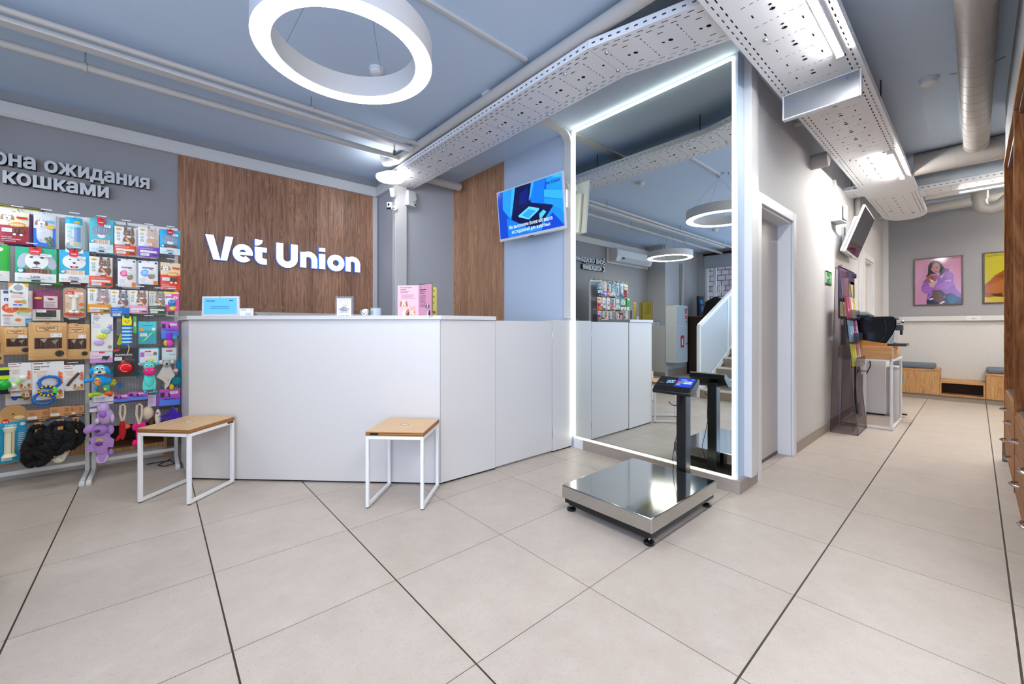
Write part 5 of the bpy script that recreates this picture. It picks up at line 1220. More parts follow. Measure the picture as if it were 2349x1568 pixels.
pk('orange-banded cream treat pack with a tabby in the top row', (1210, 372, 1440, 668), K1, d_cream('#6a5242', '#d9482a'), body='#dcdcde', copies=1)
pk('purple-banded cream treat pack with a pale cat', (1462, 378, 1680, 690), K1, d_cream('#b9a08e', '#7040a8'), body='#dcdce0', copies=1)
pk('small bright blue Chicken bag with a grey cat face at the rack corner', (1690, 402, 1905, 662), K1, d_wanpy('#1b93bd', 'Chicken', lambda c: catface(c, .5, .4, .8), ['#5b342a', '#7a4638', '#6a3c30'], '#b9c6d2'), body='#1b93bd')
pk('orange-banded cream treat pack with a tabby in the second row', (945, 688, 1190, 1000), K1, d_cream('#6a5242', '#d9482a'), body='#dcdcde', copies=1)
pk('white treat pack with a large pink disc in the second row', (1245, 708, 1437, 1004), K1, d_monge('#c92f78'), body='#dfe1e5', copies=2, tone='#b8bcc4')
pk('white treat pack with a light blue disc', (1462, 730, 1670, 978), K1, d_monge('#4a90d9'), body='#dfe1e5')
pk('red and orange dog treat bag at the right end of the second row', (1697, 750, 1908, 1038), K1, d_mnyams('#c93420', '#d9b38a'), body='#c93420')
pk('large white pack with orange and vegetable pictures', (5, 1040, 350, 1420), K1, d_mongeo, body='#dfe1e5', v=4.32)
pk('small white card pack hung in front of the orange and white pack', (88, 965, 300, 1222), K1, d_mongec, body='#e0e0e3', v=4.27, bulge=.003)
pk('maroon delicatessen pouch with a clear lower window', (345, 1035, 642, 1360), K1, d_delic, body='#6e1f48', copies=1, tone='#8d8a82')
o = pack('chew_bone', 'white chew bone in an orange and red blister pack', 'dog chew', (668, 1012, 908, 1335), K1, d_bone8, body='#9a7c66', bulge=.002, corner=.2)
x, z, w, h = place((668, 1012, 908, 1335), K1, 4.30)
b = MB(); mbone = mat('rawhide', '#e0d6c2', .5)
b.cyl((0, -.018, h * .26), (0, -.018, h * .68), w * .12, mbone, 14)
for s in (-1, 1):
    b.ball((s * w * .12, -.018, h * .70), (w * .13, .018, w * .12), mbone); b.ball((s * w * .12, -.018, h * .20), (w * .13, .018, w * .12), mbone)
sub(o, b, 'bone')
pk('white pack with an orange band and a hairless cat', (927, 1022, 1172, 1275), K1, d_sphynx, body='#dcdcde', copies=1)
pk('white and blue sticks pack with a grey cat', (1172, 1036, 1370, 1320), K1, d_cream('#5c5f66', '#1f66b4', 'ЛАКОМЫЕ', w2='ПАЛОЧКИ'), body='#dcdcde', copies=1, tone='#2b64a8')
pk('white pack with a pink band and a brown cat', (1370, 1042, 1565, 1282), K1, d_cream('#7a5a4a', '#d98aa4', 'ПЕЧЕНЬЕ'), body='#dcdcde', copies=1)
pk('grey and dark green pack with a grey cat', (1572, 1052, 1756, 1290), K1, d_cream('#7a706a', '#3d4a2a', 'ДЕЛИКАТЕС', bg='#a9a9a6'), body='#9c9c98', copies=1)
o = pack('cat_toy', 'pink card with a blue and yellow owl toy', 'cat toy', (1722, 1057, 1893, 1260), K1, d_pinkowl, body='#d9408c', bulge=0)
x, z, w, h = place((1722, 1057, 1893, 1260), K1, 4.30)
b = MB(); b.ball((w * .05, -.016, h * .42), (w * .24, .014, h * .18), mat('owl_blue', '#1f6fb8', .6)); b.ball((w * .1, -.014, h * .14), (w * .2, .012, h * .12), mat('owl_yellow', '#c9b52a', .6)); sub(o, b, 'owl')
b = MB()
for s in (-1, 1): b.ball((w * .05 + s * w * .1, -.029, h * .46), w * .06, mat('eye_white', '#e8e8e8')); b.ball((w * .05 + s * w * .1, -.036, h * .46), w * .03, M_black)
sub(o, b, 'owl_eyes')
kr = [((20, 40, 295, 300), 'small kraft paper bag with a dark window, third from the right', .0), ((270, -5, 630, 348), 'largest kraft paper bag with dark meat in its window', .05), ((606, 12, 850, 345), 'kraft paper bag next to the gap between the racks', -.05), ((-190, 30, 34, 395), 'kraft paper bag cut off by the photo edge', 0)]
for q, lb, r_ in kr: pk(lb, q, K2, d_kraft, body='#a9814f', v=4.29 if 'largest' in lb else 4.31, copies=1, rotz=r_, bulge=.018)
pk('kraft paper bag peeking out below the small kraft bag', (20, 235, 280, 302), K2, lambda c: (c.rect(0, 0, 1, 1, '#b08656'), c.ell(.82, .45, .12, .12, '#171513'), c.tag(.08, .2, .35, .5)), body='#a9814f', v=4.335)
ck = lambda label, q, w1, w2=None, big='chew', **kw: pack('chew_toy', label, 'dog chew toy', q, K2, d_chew(w1, w2, big), body='#dcdbd9', bulge=0, corner=.06, **kw)
o = ck('white and orange chew card with a clear and green bone', (80, 378, 300, 642), 'Crunchcare')
x, z, w, h = place((80, 378, 300, 642), K2, 4.30)
b = MB(); b.cyl((-w * .2, -.014, h * .22), (w * .1, -.014, h * .42), .012, mat('clear_green', '#9fd07a', .2), 12).ball((-w * .24, -.014, h * .19), .018, mat('pale_bone', '#c9cfc0', .25)).ball((w * .14, -.014, h * .45), .018, mat('pale_bone')); sub(o, b, 'bone')
ck('chew card mostly hidden behind the clear bone card', (102, 640, 318, 690), 'Crunchcare', v=4.33)
o = ck('large chew card with two blue rings tied by a striped rope', (305, 368, 605, 724), 'Orka Dental', 'Links', 'chew')
x, z, w, h = place((305, 368, 605, 724), K2, 4.30)
mblue = mat('blue_rubber', '#0f5aa8', .4)
for i, (cx, cz, R_) in enumerate(((.06, .46, .33), (-.12, .04, .32))):
    P = [(w * (cx + R_ * math.cos(2 * PI * k / 24)), -.02 - .004 * math.sin(4 * PI * k / 24), h * cz + w * R_ * .82 * math.sin(2 * PI * k / 24)) for k in range(24)]
    b = MB().tube(P, .0088, mblue, 10, closed=True)
    for k in range(0, 24, 2): b.ball(P[k], .0108, mblue, 8, 6)
    sub(o, b, 'rubber_ring')
P = [(w * (.0 + .26 * math.cos(2 * PI * k / 24)), -.035, h * .24 + w * .22 * math.sin(2 * PI * k / 24)) for k in range(24)]
rp = MB()
cols = [mat('rope_yellow', '#d0b01c', .8), mat('rope_purple', '#3a2352', .8)]
for k in range(24): rp.tube([P[k], P[(k + 1) % 24]], .0075, cols[k % 2], 8)
rp.tube([P[22], P[23], P[0], P[1], P[2]], .0115, mat('lime_rubber', '#43c92e', .4), 10); sub(o, rp, 'rope')
o = ck('smallest chew card with a brown wooden stick', (600, 397, 798, 640), 'Dogwood')
x, z, w, h = place((600, 397, 798, 640), K2, 4.30)
sub(o, MB().tube([(-w * .3, -.014, h * .2), (-w * .1, -.016, h * .4), (w * .25, -.014, h * .68)], .0085, mat('brown_stick', '#4f382b', .6), 10), 'stick')
# green ball toy at the photo edge
o = pack('chew_toy', 'black card with a green ball cut off by the photo edge', 'dog chew toy', (-150, 425, 90, 680), K2, lambda c: (c.rect(0, 0, 1, 1, '#16181a'), c.rect(.5, 0, 1, .45, '#b9d21f'), c.rect(.6, .1, 1, .3, '#12203c')), body='#16181a', bulge=0)
x, z, w, h = place((-150, 425, 90, 680), K2, 4.30); sub(o, MB().ball((w * .3, -.03, h * .36), .035, mat('green_rubber', '#0f9a34', .3)), 'ball')
pack('chew_toy', 'faded chew card with a blue toy hanging low behind the rings card', 'dog chew toy', (50, 650, 300, 775), K2, lambda c: (c.rect(0, 0, 1, 1, '#b9b2aa'), c.ell(.35, .4, .14, .2, '#1f4fa8'), c.ell(.6, .35, .15, .15, '#2f6b3a'), c.ell(.8, .45, .15, .2, '#8a6a4a')), body='#b0aaa4', bulge=0, corner=.1, v=4.36)
# 8in1 rolled bone card
o = pack('rawhide_chew', 'large rolled rawhide bone on a brown and blue card', 'dog chew', (0, 850, 252, 1318), K2, d_8in1, body='#1f86ae', bulge=0, corner=.15)
x, z, w, h = place((0, 850, 252, 1318), K2, 4.30); mraw = mat('rawhide_light', '#d6c9ae', .6); mrs = mat('rawhide_brown', '#a9763c', .6)
b = MB().cyl((-w * .12, -.025, h * .2), (-w * .1, -.025, h * .68), w * .2, mraw, 16).cyl((-w * .12, -.028, h * .14), (-w * .12, -.028, h * .2), w * .3, mraw, 16, r2=w * .2).cyl((-w * .1, -.028, h * .64), (-w * .1, -.028, h * .72), w * .22, mraw, 16, r2=w * .27)
b.cyl((-w * .14, -.043, h * .2), (-w * .12, -.043, h * .66), w * .03, mrs, 8).cyl((-w * .02, -.043, h * .2), (-w * .0, -.043, h * .66), w * .025, mrs, 8)
sub(o, b, 'rolled_bone')
# cotton rope toys
def ropeball(label, q, tag_q, col, loops, cardlabel=None, v=4.28):
    x, z, w, h = place(q, K2, v); t = thing('rope_toy', label, 'dog toy', (x, v, z), 0, 'cotton rope toys')
    r = random.Random(hash(label) % 997 if False else len(label)); mr_ = mat('rope_' + col.strip('#'), col, .95, bump=(180, .8, .004))
    b = MB()
    for (a, c_, rx, rz, th, ph) in loops:
        P = [(w * (a + rx * math.cos(2 * PI * k / 40)), -.02 + .016 * math.sin(6 * PI * k / 40 + ph), h * c_ + h * rz * math.sin(2 * PI * k / 40)) for k in range(40)]
        for s in range(3):
            Q = []
            for k in range(40):
                p = Vector(P[k]); tv_ = (Vector(P[(k + 1) % 40]) - Vector(P[k - 1])).normalized(); n_1 = tv_.cross(Vector((0, 1, 0))).normalized(); A_ = 2 * PI * (k * 7 / 40 + s / 3)
                Q.append(tuple(p + (n_1 * math.cos(A_) + Vector((0, 1, 0)) * math.sin(A_)) * th * .55))
            b.tube(Q, th * .62, mr_, 7, closed=True)
    o1 = b.build('rope', None, world=False); o1.parent = t
    x2, z2, w2, h2 = place(tag_q, K2, v - .03)
    c = Card(w2, h2); shell(c, '#a9774a', .004); d_coto(c)
    o2 = c.build('header_card', None, world=False); o2.parent = t; o2.location = (x2 - x, -.035, z2 - z)
    sp = MB().prism([(-.018, 0), (.018, 0), (.012, -.03), (.014, -.075), (-.014, -.075), (-.012, -.03)], -.003, .0, mat('cardboard_strap', '#a9774a', .7), axis=1)
    o3 = sp.build('card_strap', None, world=False); o3.parent = t; o3.location = (x2 - x, -.036, z2 - z)
    lg = MB().cyl((0, -.0035, -.018), (0, -.0045, -.018), .008, mat('dark_logo', '#3d2c1f', .6), 12); o4 = lg.build('logo', None, world=False); o4.parent = o3
    return t
ropeball('left knotted black cotton rope toy under a cardboard header', (195, 950, 520, 1345), (255, 822, 466, 940), '#0c0c0f', [(.0, .72, .22, .22, .018, 0), (.02, .42, .36, .3, .022, 1), (.05, .25, .3, .2, .022, 2), (-.15, .2, .22, .15, .02, 3), (.2, .55, .2, .3, .02, 4)])
ropeball('middle black and white cotton rope toy under a cardboard header', (430, 930, 700, 1260), (470, 793, 675, 908), '#101014', [(.0, .7, .38, .26, .02, 0), (.1, .45, .3, .25, .02, 1), (.2, .55, .25, .35, .018, 2), (-.1, .4, .3, .3, .018, 1)], v=4.26)
ropeball('right black cotton rope toy with a leather tab near the rack gap', (600, 930, 800, 1200), (640, 785, 798, 890), '#0e0e11', [(.0, .65, .38, .3, .02, 0), (.1, .5, .3, .3, .019, 1), (-.1, .35, .25, .25, .018, 2)], v=4.32)
x, z, w, h = place((512, 1130, 690, 1312), K2, 4.30); t = thing('rope_toy', 'braided white cotton rope toy hanging under the black ones', 'dog toy', (x, 4.3, z), 0, 'cotton rope toys')
b = MB(); mwr = mat('rope_white', '#cfc8ba', .95, bump=(180, .8, .004))
for s in range(3):
    P = [(w * (-.1 + .5 * (1 - k / 30) * .9 - .1) + .018 * math.sin(k * .9 + s * 2.1), .014 * math.sin(k * 1.8 + s * 2.1), h * (.12 + .8 * (k / 30))) for k in range(31)]
    P = [(w * (-.25 + .55 * k / 30) + .02 * math.sin(k * .8 + s * 2.09), .014 * math.sin(k * 1.6 + s * 2.09), h * (.15 + .75 * k / 30)) for k in range(31)]
    b.tube(P, .011, mwr, 8)
b.ball((-w * .25, 0, h * .14), (.03, .02, .025), mwr); o1 = b.build('braid', None, world=False); o1.parent = t
b = MB().box((-.022, -.045, -.014), (.022, -.02, .014), mat('leather_tab', '#a9774a', .6)); o1 = b.build('leather_tab', None, world=False); o1.parent = t; o1.location = (w * .55, 0, h * 1.5); o1.rotation_euler = (0, -.35, 0)
# right rack, lower rows
o = pack('cat_toy', 'tall white and lilac card with star, moon and cloud plush toys', 'cat toy', (862, -90, 1070, 265), K2, d_plc, body='#d6d5dc', bulge=0, corner=.05)
x, z, w, h = place((862, -90, 1070, 265), K2, 4.30)
for (cx, cz, rx, rz, col, nm) in ((.18, .52, .22, .075, '#8fb8ae', 'star_toy'), (.0, .39, .24, .075, '#dccb4a', 'moon_toy'), (-.14, .23, .24, .085, '#b3a2cc', 'cloud_toy')):
    b = MB().ball((w * cx, -.012, h * cz), (w * rx, .012, h * rz), mat('plush_' + col[1:], col, .9))
    p = sub(o, b, nm); e = MB()
    for s in (-1, 1): e.ball((w * cx + s * w * .06, -.024, h * cz + .003), .0022, M_black, 8, 6)
    e2 = e.build('eyes', None, world=False); e2.parent = p
x, z, w, h = place((850, 266, 1066, 378), K2, 4.31)
o = pack('cat_toy', 'pale pink card with a dark feather toy below the lilac card', 'cat toy', (850, 266, 1066, 378), K2, lambda c: (c.rect(0, 0, 1, 1, '#c9b9cc'), c.rect(0, .6, 1, 1, '#b084b8'), c.txt('PURR-Y', .08, .5, .09, '#b58a5c', .02), c.rect(.4, .08, .65, .2, '#c03440'), c.rect(.7, .08, .95, .4, '#b9cbdc')), body='#c9b9cc', bulge=0, v=4.31)
b = MB(); r = random.Random(4)
for i in range(14): b.tube([(w * .2 + r.uniform(-.02, .02), -.012, h * .5), (w * (.2 + r.uniform(-.2, .25)), -.02, h * (.35 + r.uniform(-.3, .25)))], lambda s_: .0055 * (1.05 - s_), mat('dark_feather', '#33343c', .9), 5)
sub(o, b, 'feather')
# sock toy
def plush(name, label, cat, q, conv, v, build, group='plush toys on the right rack'):
    x, z, w, h = place(q, conv, v); t = thing(name, label, cat, (x, v, z), 0, group)
    def P(nm, mb_, lb=None):
        p = mb_.build(nm, None, world=False, label=lb); p.parent = t; return p
    build(w, h, P, t); return t
PM = lambda c: mat('plush_' + c[1:], c, .92, bump=(220, .5, .003))
def b_sock(w, h, P, t):
    n = 11; body = MB()
    for i in range(n):
        z0 = h * (.04 + .62 * i / n); z1 = h * (.04 + .62 * (i + 1) / n)
        body.add([(sx * w * (.46 if sy else .46), -.002 - .016 * (sy), zz) for zz in (z0, z1) for sx, sy in ((-1, 0), (-.6, 1), (.6, 1), (1, 0))], [(0, 1, 5, 4), (1, 2, 6, 5), (2, 3, 7, 6), (0, 4, 7, 3)], PM(('#1560b8', '#9cc4e4')[i % 2] if i < 10 else '#1560b8'))
    P('body', body)
    P('head', MB().prism([(-w * .42, h * .66), (w * .42, h * .66), (w * .44, h * .8), (w * .36, h * .97), (w * .14, h * .88), (-w * .2, h * .9), (-w * .38, h * 1.0), (-w * .44, h * .8)], -.02, .0, PM('#e0c81c'), axis=1), 'yellow fabric cat head')
    e = MB()
    for s in (-1, 1): e.ball((s * w * .15, -.021, h * .80), .004, M_black, 8, 6)
    e.ball((0, -.021, h * .75), (.008, .003, .004), mat('pink_tongue', '#d9508c', .7), 8, 6); P('face', e)
    P('tail', MB().tube([(w * .1, -.01, h * .04), (w * .2, -.015, -.02), (w * .05, -.012, -.06)], .0035, mat('cord_beige', '#b9a06a', .9), 6))
plush('sock_cat_toy', 'yellow-headed cat toy with a blue striped knitted body', 'plush toy', (1150, -75, 1255, 218), K2, 4.27, b_sock)
pack('cat_toy', 'green card behind the striped sock toy', 'cat toy', (1262, -60, 1292, 96), K2, lambda c: (c.rect(0, 0, 1, 1, '#35b05c'), c.rect(.1, .35, .9, .6, '#cfe6d4')), body='#35b05c', bulge=0, v=4.31)
pack('cat_toy', 'grey card behind the left side of the striped sock toy', 'cat toy', (1105, -60, 1150, 120), K2, lambda c: (c.rect(0, 0, 1, 1, '#6f7076'), c.ell(.5, .2, .4, .3, '#8b8c90')), body='#5f6066', bulge=0, v=4.33)
plush('felt_leaf_toy', 'lime green fabric leaf toy peeking out beside the striped sock', 'plush toy', (1098, 90, 1160, 212), K2, 4.31, lambda w, h, P, t: P('leaf', MB().prism([(0, 0), (w * .5, h * .1), (w * .4, h), (w * .1, h * .8), (-w * .4, h * .1)], -.006, .004, PM('#9fb024'), axis=1)))
o = pack('chew_toy', 'teal card with a green and white bone toy', 'cat toy', (1310, -12, 1480, 200), K2, d_teal, body='#1f8c9c', bulge=0, corner=.04)
def b_dangle(w, h, P, t):
    P('purple_body', MB().ball((0, -.01, h * .62), (w * .22, .014, h * .3), PM('#7a2fb0')).ball((-w * .28, -.008, h * .62), (w * .2, .01, h * .16), PM('#3f6fc0')).ball((w * .28, -.008, h * .6), (w * .2, .01, h * .16), PM('#3a9ab0')))
    P('ball', MB().ball((0, -.02, h * .22), (w * .26, .02, h * .22), PM('#c93fa0')).ball((-w * .2, -.02, h * .25), (w * .14, .018, h * .2), PM('#d9a02a')))
x = pack('cat_toy', 'purple and pink card with small bright insect toys', 'cat toy', (1525, -15, 1690, 150), K2, d_kranch, body='#7a3fb8', bulge=0, corner=.03)
plush('insect_toy', 'purple insect toy with a pink ball hanging on the purple card', 'plush toy', (1520, 80, 1685, 225), K2, 4.27, b_dangle)
o = pack('ball_toy', 'black card with a red ball marked by a white tennis ball line', 'dog toy', (1072, 240, 1305, 508), K2, d_playo, body='#141316', bulge=0, corner=.05)
x, z, w, h = place((1072, 240, 1305, 508), K2, 4.30)
p = sub(o, MB().ball((0, -.03, h * .32), w * .31, PM('#c4141c'), 24, 16), 'ball'); bl = MB().tube([(w * .29 * math.cos(a), -.03 - w * .31 * .75, h * .32 + w * .2 * math.sin(a)) if False else (w * (.02 + .2 * math.cos(a)), -.03 - w * .31 * math.sqrt(max(0, 1 - (.65 ** 2))) - .0005, h * .32 + w * .2 * math.sin(a)) for a in [i * PI / 12 + .3 for i in range(19)]], .0016, mat('line_white', '#e8e8e8'), 6)
b_ = bl.build('seam_line', None, world=False); b_.parent = p
# plush dog
def eyes(P, w, pos, r, y, parent=None):
    e = MB(); e2 = MB()
    for a, c_ in pos: e.ball((a, y, c_), (r, r * .5, r * 1.15), mat('eye_white', '#e8e8e8'), 12, 8); e2.ball((a, y - r * .45, c_ - r * .1), r * .5, M_black, 8, 6)
    o = P('eyes', e); o2 = e2.build('pupils', None, world=False); o2.parent = o
def b_dog(w, h, P, t):
    B1, B2 = PM('#1a86c8'), PM('#4fb4dc')
    P('body', MB().ball((w * .0, -.02, h * .50), (w * .24, .028, h * .17), B1).ball((w * .24, -.018, h * .48), (w * .16, .02, h * .10), B1).ball((-w * .33, -.02, h * .52), (w * .2, .016, h * .055), B1, rot=Matrix.Rotation(-.25, 3, 'Y')).ball((-w * .46, -.02, h * .50), (w * .07, .016, h * .05), B1))
    P('belly_patch', MB().ball((-w * .05, -.034, h * .48), (w * .13, .018, h * .13), PM('#d9982a')).ball((-w * .1, -.05, h * .52), (.006, .004, .006), PM('#c9302a')).ball((w * .0, -.05, h * .45), (.006, .004, .006), PM('#c9302a')).ball((-w * .02, -.052, h * .52), (.004, .004, .005), PM('#1f5fb0')))
    P('head', MB().ball((w * .0, -.03, h * .82), (w * .23, .036, h * .15), B2))
    P('ear', MB().ball((-w * .26, -.03, h * .80), (w * .08, .014, h * .13), PM('#1a86c8'), rot=Matrix.Rotation(.3, 3, 'Y'))); P('ear', MB().ball((w * .26, -.03, h * .80), (w * .08, .014, h * .13), PM('#1a86c8'), rot=Matrix.Rotation(-.3, 3, 'Y')))
    P('muzzle', MB().ball((w * .02, -.05, h * .745), (w * .2, .028, h * .065), PM('#c9c3b9'))); P('nose', MB().ball((w * .02, -.078, h * .765), (w * .065, .012, h * .03), M_black))
    eyes(P, w, [(-w * .06, h * .87), (w * .1, h * .87)], .011, -.064)
    P('leg', MB().ball((-w * .12, -.03, h * .30), (w * .055, .018, h * .09), B1)); P('leg', MB().box((w * .12, -.03, h * .18), (w * .32, -.006, h * .36), PM('#2f9a7a')).box((w * .14, -.032, h * .2), (w * .22, -.03, h * .27), PM('#b9c92a')))
    P('bone_foot', MB().ball((-w * .3, -.03, h * .08), (w * .08, .016, h * .07), PM('#a9b81c')).ball((-w * .12, -.03, h * .1), (w * .22, .016, h * .055), PM('#7fae24')).ball((w * .3, -.03, h * .1), (w * .17, .02, h * .07), PM('#d9541c')))
plush('plush_dog', 'bright blue plush dog with a white muzzle and orange belly', 'plush toy', (800, 385, 1090, 700), K2, 4.25, b_dog)
def b_tuft(col):
    def f(w, h, P, t):
        b = MB(); r = random.Random(len(col) + int(w * 1e4))
        for i in range(26): a = r.uniform(0, 2 * PI); b.tube([(0, 0, h * .5), (w * .3 * math.cos(a), -.015, h * .5 + h * .3 * math.sin(a)), (w * .5 * math.cos(a + .3), -.01, h * .5 + h * .5 * math.sin(a + .3))], lambda s_: .004 * (1.1 - s_), PM(col), 5)
        P('tassel', b)
    return f
plush('rope_tassel', 'teal rope tassel between the blue dog and the red ball', 'plush toy', (1030, 400, 1130, 505), K2, 4.33, b_tuft('#1f7f94'))
plush('rope_tassel', 'teal rope tassel beside the pink-nosed cow', 'plush toy', (1262, 440, 1345, 530), K2, 4.33, b_tuft('#1c7a90'))
plush('rope_tassel', 'yellow and green tassel under the blue dog', 'plush toy', (1040, 530, 1110, 600), K2, 4.33, b_tuft('#b9b41f'))
plush('fish_toy', 'small blue fabric fish toy under the red ball', 'plush toy', (1100, 560, 1170, 625), K2, 4.34, lambda w, h, P, t: P('fish', MB().prism([(-w * .5, h * .5), (0, h), (w * .5, h * .3), (0, 0)], -.006, .004, PM('#1f5f94'), axis=1)))
# cow
o = pack('toy_card', 'white card with a turquoise rim above the cow toy', 'toy card', (1312, 235, 1507, 380), K2, lambda c: (c.rect(.05, .07, .95, 1, '#d9dde0'), c.rect(.3, .2, .6, .3, '#c0303a'), c.rect(.08, .3, .28, .6, '#9a5ab0'), c.rows(.35, .85, .4, .6, 2, '#9fb0ba'), c.ell(.8, .4, .1, .12, '#7a6a5c')), body='#1f94b0', bulge=0, corner=.12)
def b_cow(w, h, P, t):
    T_ = PM('#4fbdb4')
    P('body', MB().prism([(-w * .3, h * .12), (w * .3, h * .12), (w * .34, h * .3), (w * .2, h * .62), (-w * .2, h * .62), (-w * .3, h * .3)], -.02, 0, T_, axis=1).ball((0, -.012, h * .4), (w * .26, .024, h * .22), T_))
    P('head', MB().ball((0, -.025, h * .80), (w * .28, .032, h * .15), T_))
    for s in (-1, 1):
        P('ear', MB().ball((s * w * .38, -.02, h * .87), (w * .14, .01, h * .05), T_, rot=Matrix.Rotation(-s * .4, 3, 'Y')).ball((s * w * .38, -.026, h * .87), (w * .07, .008, h * .025), PM('#d94f9a'), rot=Matrix.Rotation(-s * .4, 3, 'Y')))
        P('foot', MB().ball((s * w * .22 + .004, -.012, h * .06), (w * .09, .014, h * .05), PM('#2f9cc4')))
    P('muzzle', MB().ball((w * .02, -.048, h * .66), (w * .32, .024, h * .125), PM('#e0247c')))
    n_2 = MB(); n_2.ball((-w * .12, -.068, h * .70), (w * .045, .008, h * .022), PM('#8fc03a')).ball((w * .14, -.068, h * .70), (w * .045, .008, h * .022), PM('#8fc03a')); P('nostrils', n_2)
    P('horn', MB().ball((w * .12, -.02, h * .96), (w * .09, .012, h * .04), PM('#a9c92a')).ball((-w * .1, -.02, h * .94), (w * .06, .012, h * .03), PM('#e0247c')))
    eyes(P, w, [(-w * .1, h * .83), (w * .12, h * .83)], .009, -.052)
plush('plush_cow', 'turquoise plush cow with a hot pink muzzle', 'plush toy', (1310, 345, 1512, 668), K2, 4.255, b_cow)
o = pack('toy_card', 'pale blue card above the grey koala toy', 'toy card', (1532, 235, 1668, 352), K2, lambda c: (c.rect(0, 0, 1, 1, '#b3c6d4'), c.rect(.3, .2, .75, .34, '#b9434c'), c.txt('Cuddle', .5, .6, .1, '#7a8a98', .02), c.ell(.7, .8, .2, .12, '#d9c0a4')), body='#b3c6d4', bulge=0, corner=.12)
def b_koala(w, h, P, t):
    G = PM('#9b9b98')
    P('blanket', MB().prism([(-w * .5, h * .44), (-w * .16, h * .78), (w * .16, h * .78), (w * .42, h * .46), (w * .2, h * .30), (w * .12, h * .16), (-w * .1, h * .02), (-w * .12, h * .28)], -.010, .0, PM('#b9b6b0'), axis=1))
    sp = MB(); r = random.Random(5)
    for i in range(26): sp.ball((w * r.uniform(-.22, .3), -.011, h * r.uniform(.1, .42)), (.003, .002, .003), PM(r.choice(['#c92f8c', '#4a9a3a', '#7a3fb0', '#d9a02a'])), 6, 4)
    P('flower_print', sp)
    P('head', MB().ball((0, -.022, h * .84), (w * .22, .028, h * .115), G))
    for s in (-1, 1): P('ear', MB().ball((s * w * .28, -.018, h * .89), (w * .12, .014, h * .07), PM('#b5b3b0')))
    P('nose', MB().ball((0, -.05, h * .83), (w * .05, .008, h * .045), M_black)); P('foot', MB().ball((w * .0 + .03, -.012, h * .10), (w * .12, .012, h * .09), PM('#c9a81c')))
plush('plush_koala', 'grey koala comforter with a flowered blanket body', 'plush toy', (1482, 335, 1672, 640), K2, 4.26, b_koala)
plush('cup_toy', 'round red and white toy label right of the koala', 'plush toy', (1632, 415, 1690, 485), K2, 4.30, lambda w, h, P, t: (P('disc', MB().cyl((0, 0, h * .5), (0, -.006, h * .5), w * .48, PM('#c9402a'), 20)), P('face', MB().cyl((0, -.006, h * .5), (0, -.007, h * .5), w * .38, PM('#d9ccc4'), 20))))
plush('shark_toy', 'dark teal patterned fabric toy at the right rack edge', 'plush toy', (1605, 480, 1762, 642), K2, 4.31, lambda w, h, P, t: P('body', MB().prism([(-w * .5, h * .6), (-w * .3, h * .95), (w * .2, h * .9), (w * .45, h * .5), (w * .5, h * .0), (w * .1, h * .3), (-w * .3, h * .25)], -.02, .0, PM('#155f6c'), axis=1).ball((-w * .1, -.018, h * .6), (w * .3, .014, h * .25), PM('#1f7a88'))))
plush('paddle_toy', 'tall blue oval toy behind the koala', 'plush toy', (1665, 330, 1728, 480), K2, 4.34, lambda w, h, P, t: P('body', MB().ball((0, 0, h * .5), (w * .45, .01, h * .5), PM('#1a84a8'))))
# bottom row, right rack
o = pack('toy_card', 'white and purple header card above the lilac elephant toy', 'toy card', (885, 665, 1082, 770), K2, lambda c: (c.rect(0, 0, 1, 1, '#d6d3de'), c.rect(0, .78, 1, .86, '#7a4fa0'), c.txt('CATTERY', .08, .5, .08, '#7a6f94', .02), c.rows(.1, .6, .55, .7, 2, '#a9a2bc'), c.ell(.8, .2, .12, .12, '#5f2f8c')), body='#d6d3de', bulge=0, rotz=0)
o = pack('toy_card', 'second white and purple header card, lower left', 'toy card', (848, 730, 930, 845), K2, lambda c: (c.rect(0, 0, 1, 1, '#d6d3de'), c.rect(0, .55, 1, .7, '#7a4fa0'), c.rows(.1, .8, .1, .4, 3, '#a9a2bc')), body='#d6d3de', bulge=0, rotz=0, v=4.33)
def b_eleph(w, h, P, t):
    L1, L2 = PM('#9a78b4'), PM('#8f6bb0')
    P('body', MB().prism([(-w * .05, h * .56), (w * .38, h * .55), (w * .34, h * .46), (w * .48, h * .40), (w * .44, h * .26), (w * .24, h * .28), (w * .28, h * .12), (w * .16, h * .0), (-w * .02, h * .0), (-w * .10, h * .12), (-w * .04, h * .26), (-w * .32, h * .22), (-w * .46, h * .30), (-w * .26, h * .38), (-w * .32, h * .48)], -.016, 0, L1, axis=1).ball((.0 + w * .06, -.014, h * .34), (w * .24, .014, h * .2), L1))
    P('belly_patch', MB().ball((w * .02, -.026, h * .42), (w * .15, .012, h * .06), PM('#a08c74'))); P('belly_button', MB().ball((w * .0, -.036, h * .37), (w * .12, .008, h * .04), mat('purple_print', '#5a1f7a', .3)))
    P('head', MB().ball((w * .05, -.025, h * .62), (w * .24, .032, h * .10), L2)); P('ear', MB().ball((-w * .30, -.015, h * .66), (w * .24, .014, h * .07), L1, rot=Matrix.Rotation(-.75, 3, 'Y'))); P('ear', MB().ball((w * .36, -.015, h * .60), (w * .12, .014, h * .09), L1))
    P('nose', MB().ball((-w * .04, -.058, h * .62), (w * .09, .010, h * .028), mat('purple_nose', '#3a1f4c', .4)))
    P('fringe', MB().tube([(w * .28, -.014, h * .12), (w * .16, -.014, .0), (-w * .02, -.014, .0), (-w * .10, -.014, h * .12)], .006, PM('#b9a0cc'), 6))
    P('back_leg', MB().ball((w * .36, 0, h * .16), (w * .1, .02, h * .07), L2))
plush('plush_elephant', 'flat lilac plush elephant hanging lowest on the right rack', 'plush toy', (790, 820, 1090, 1320), K2, 4.27, b_eleph)
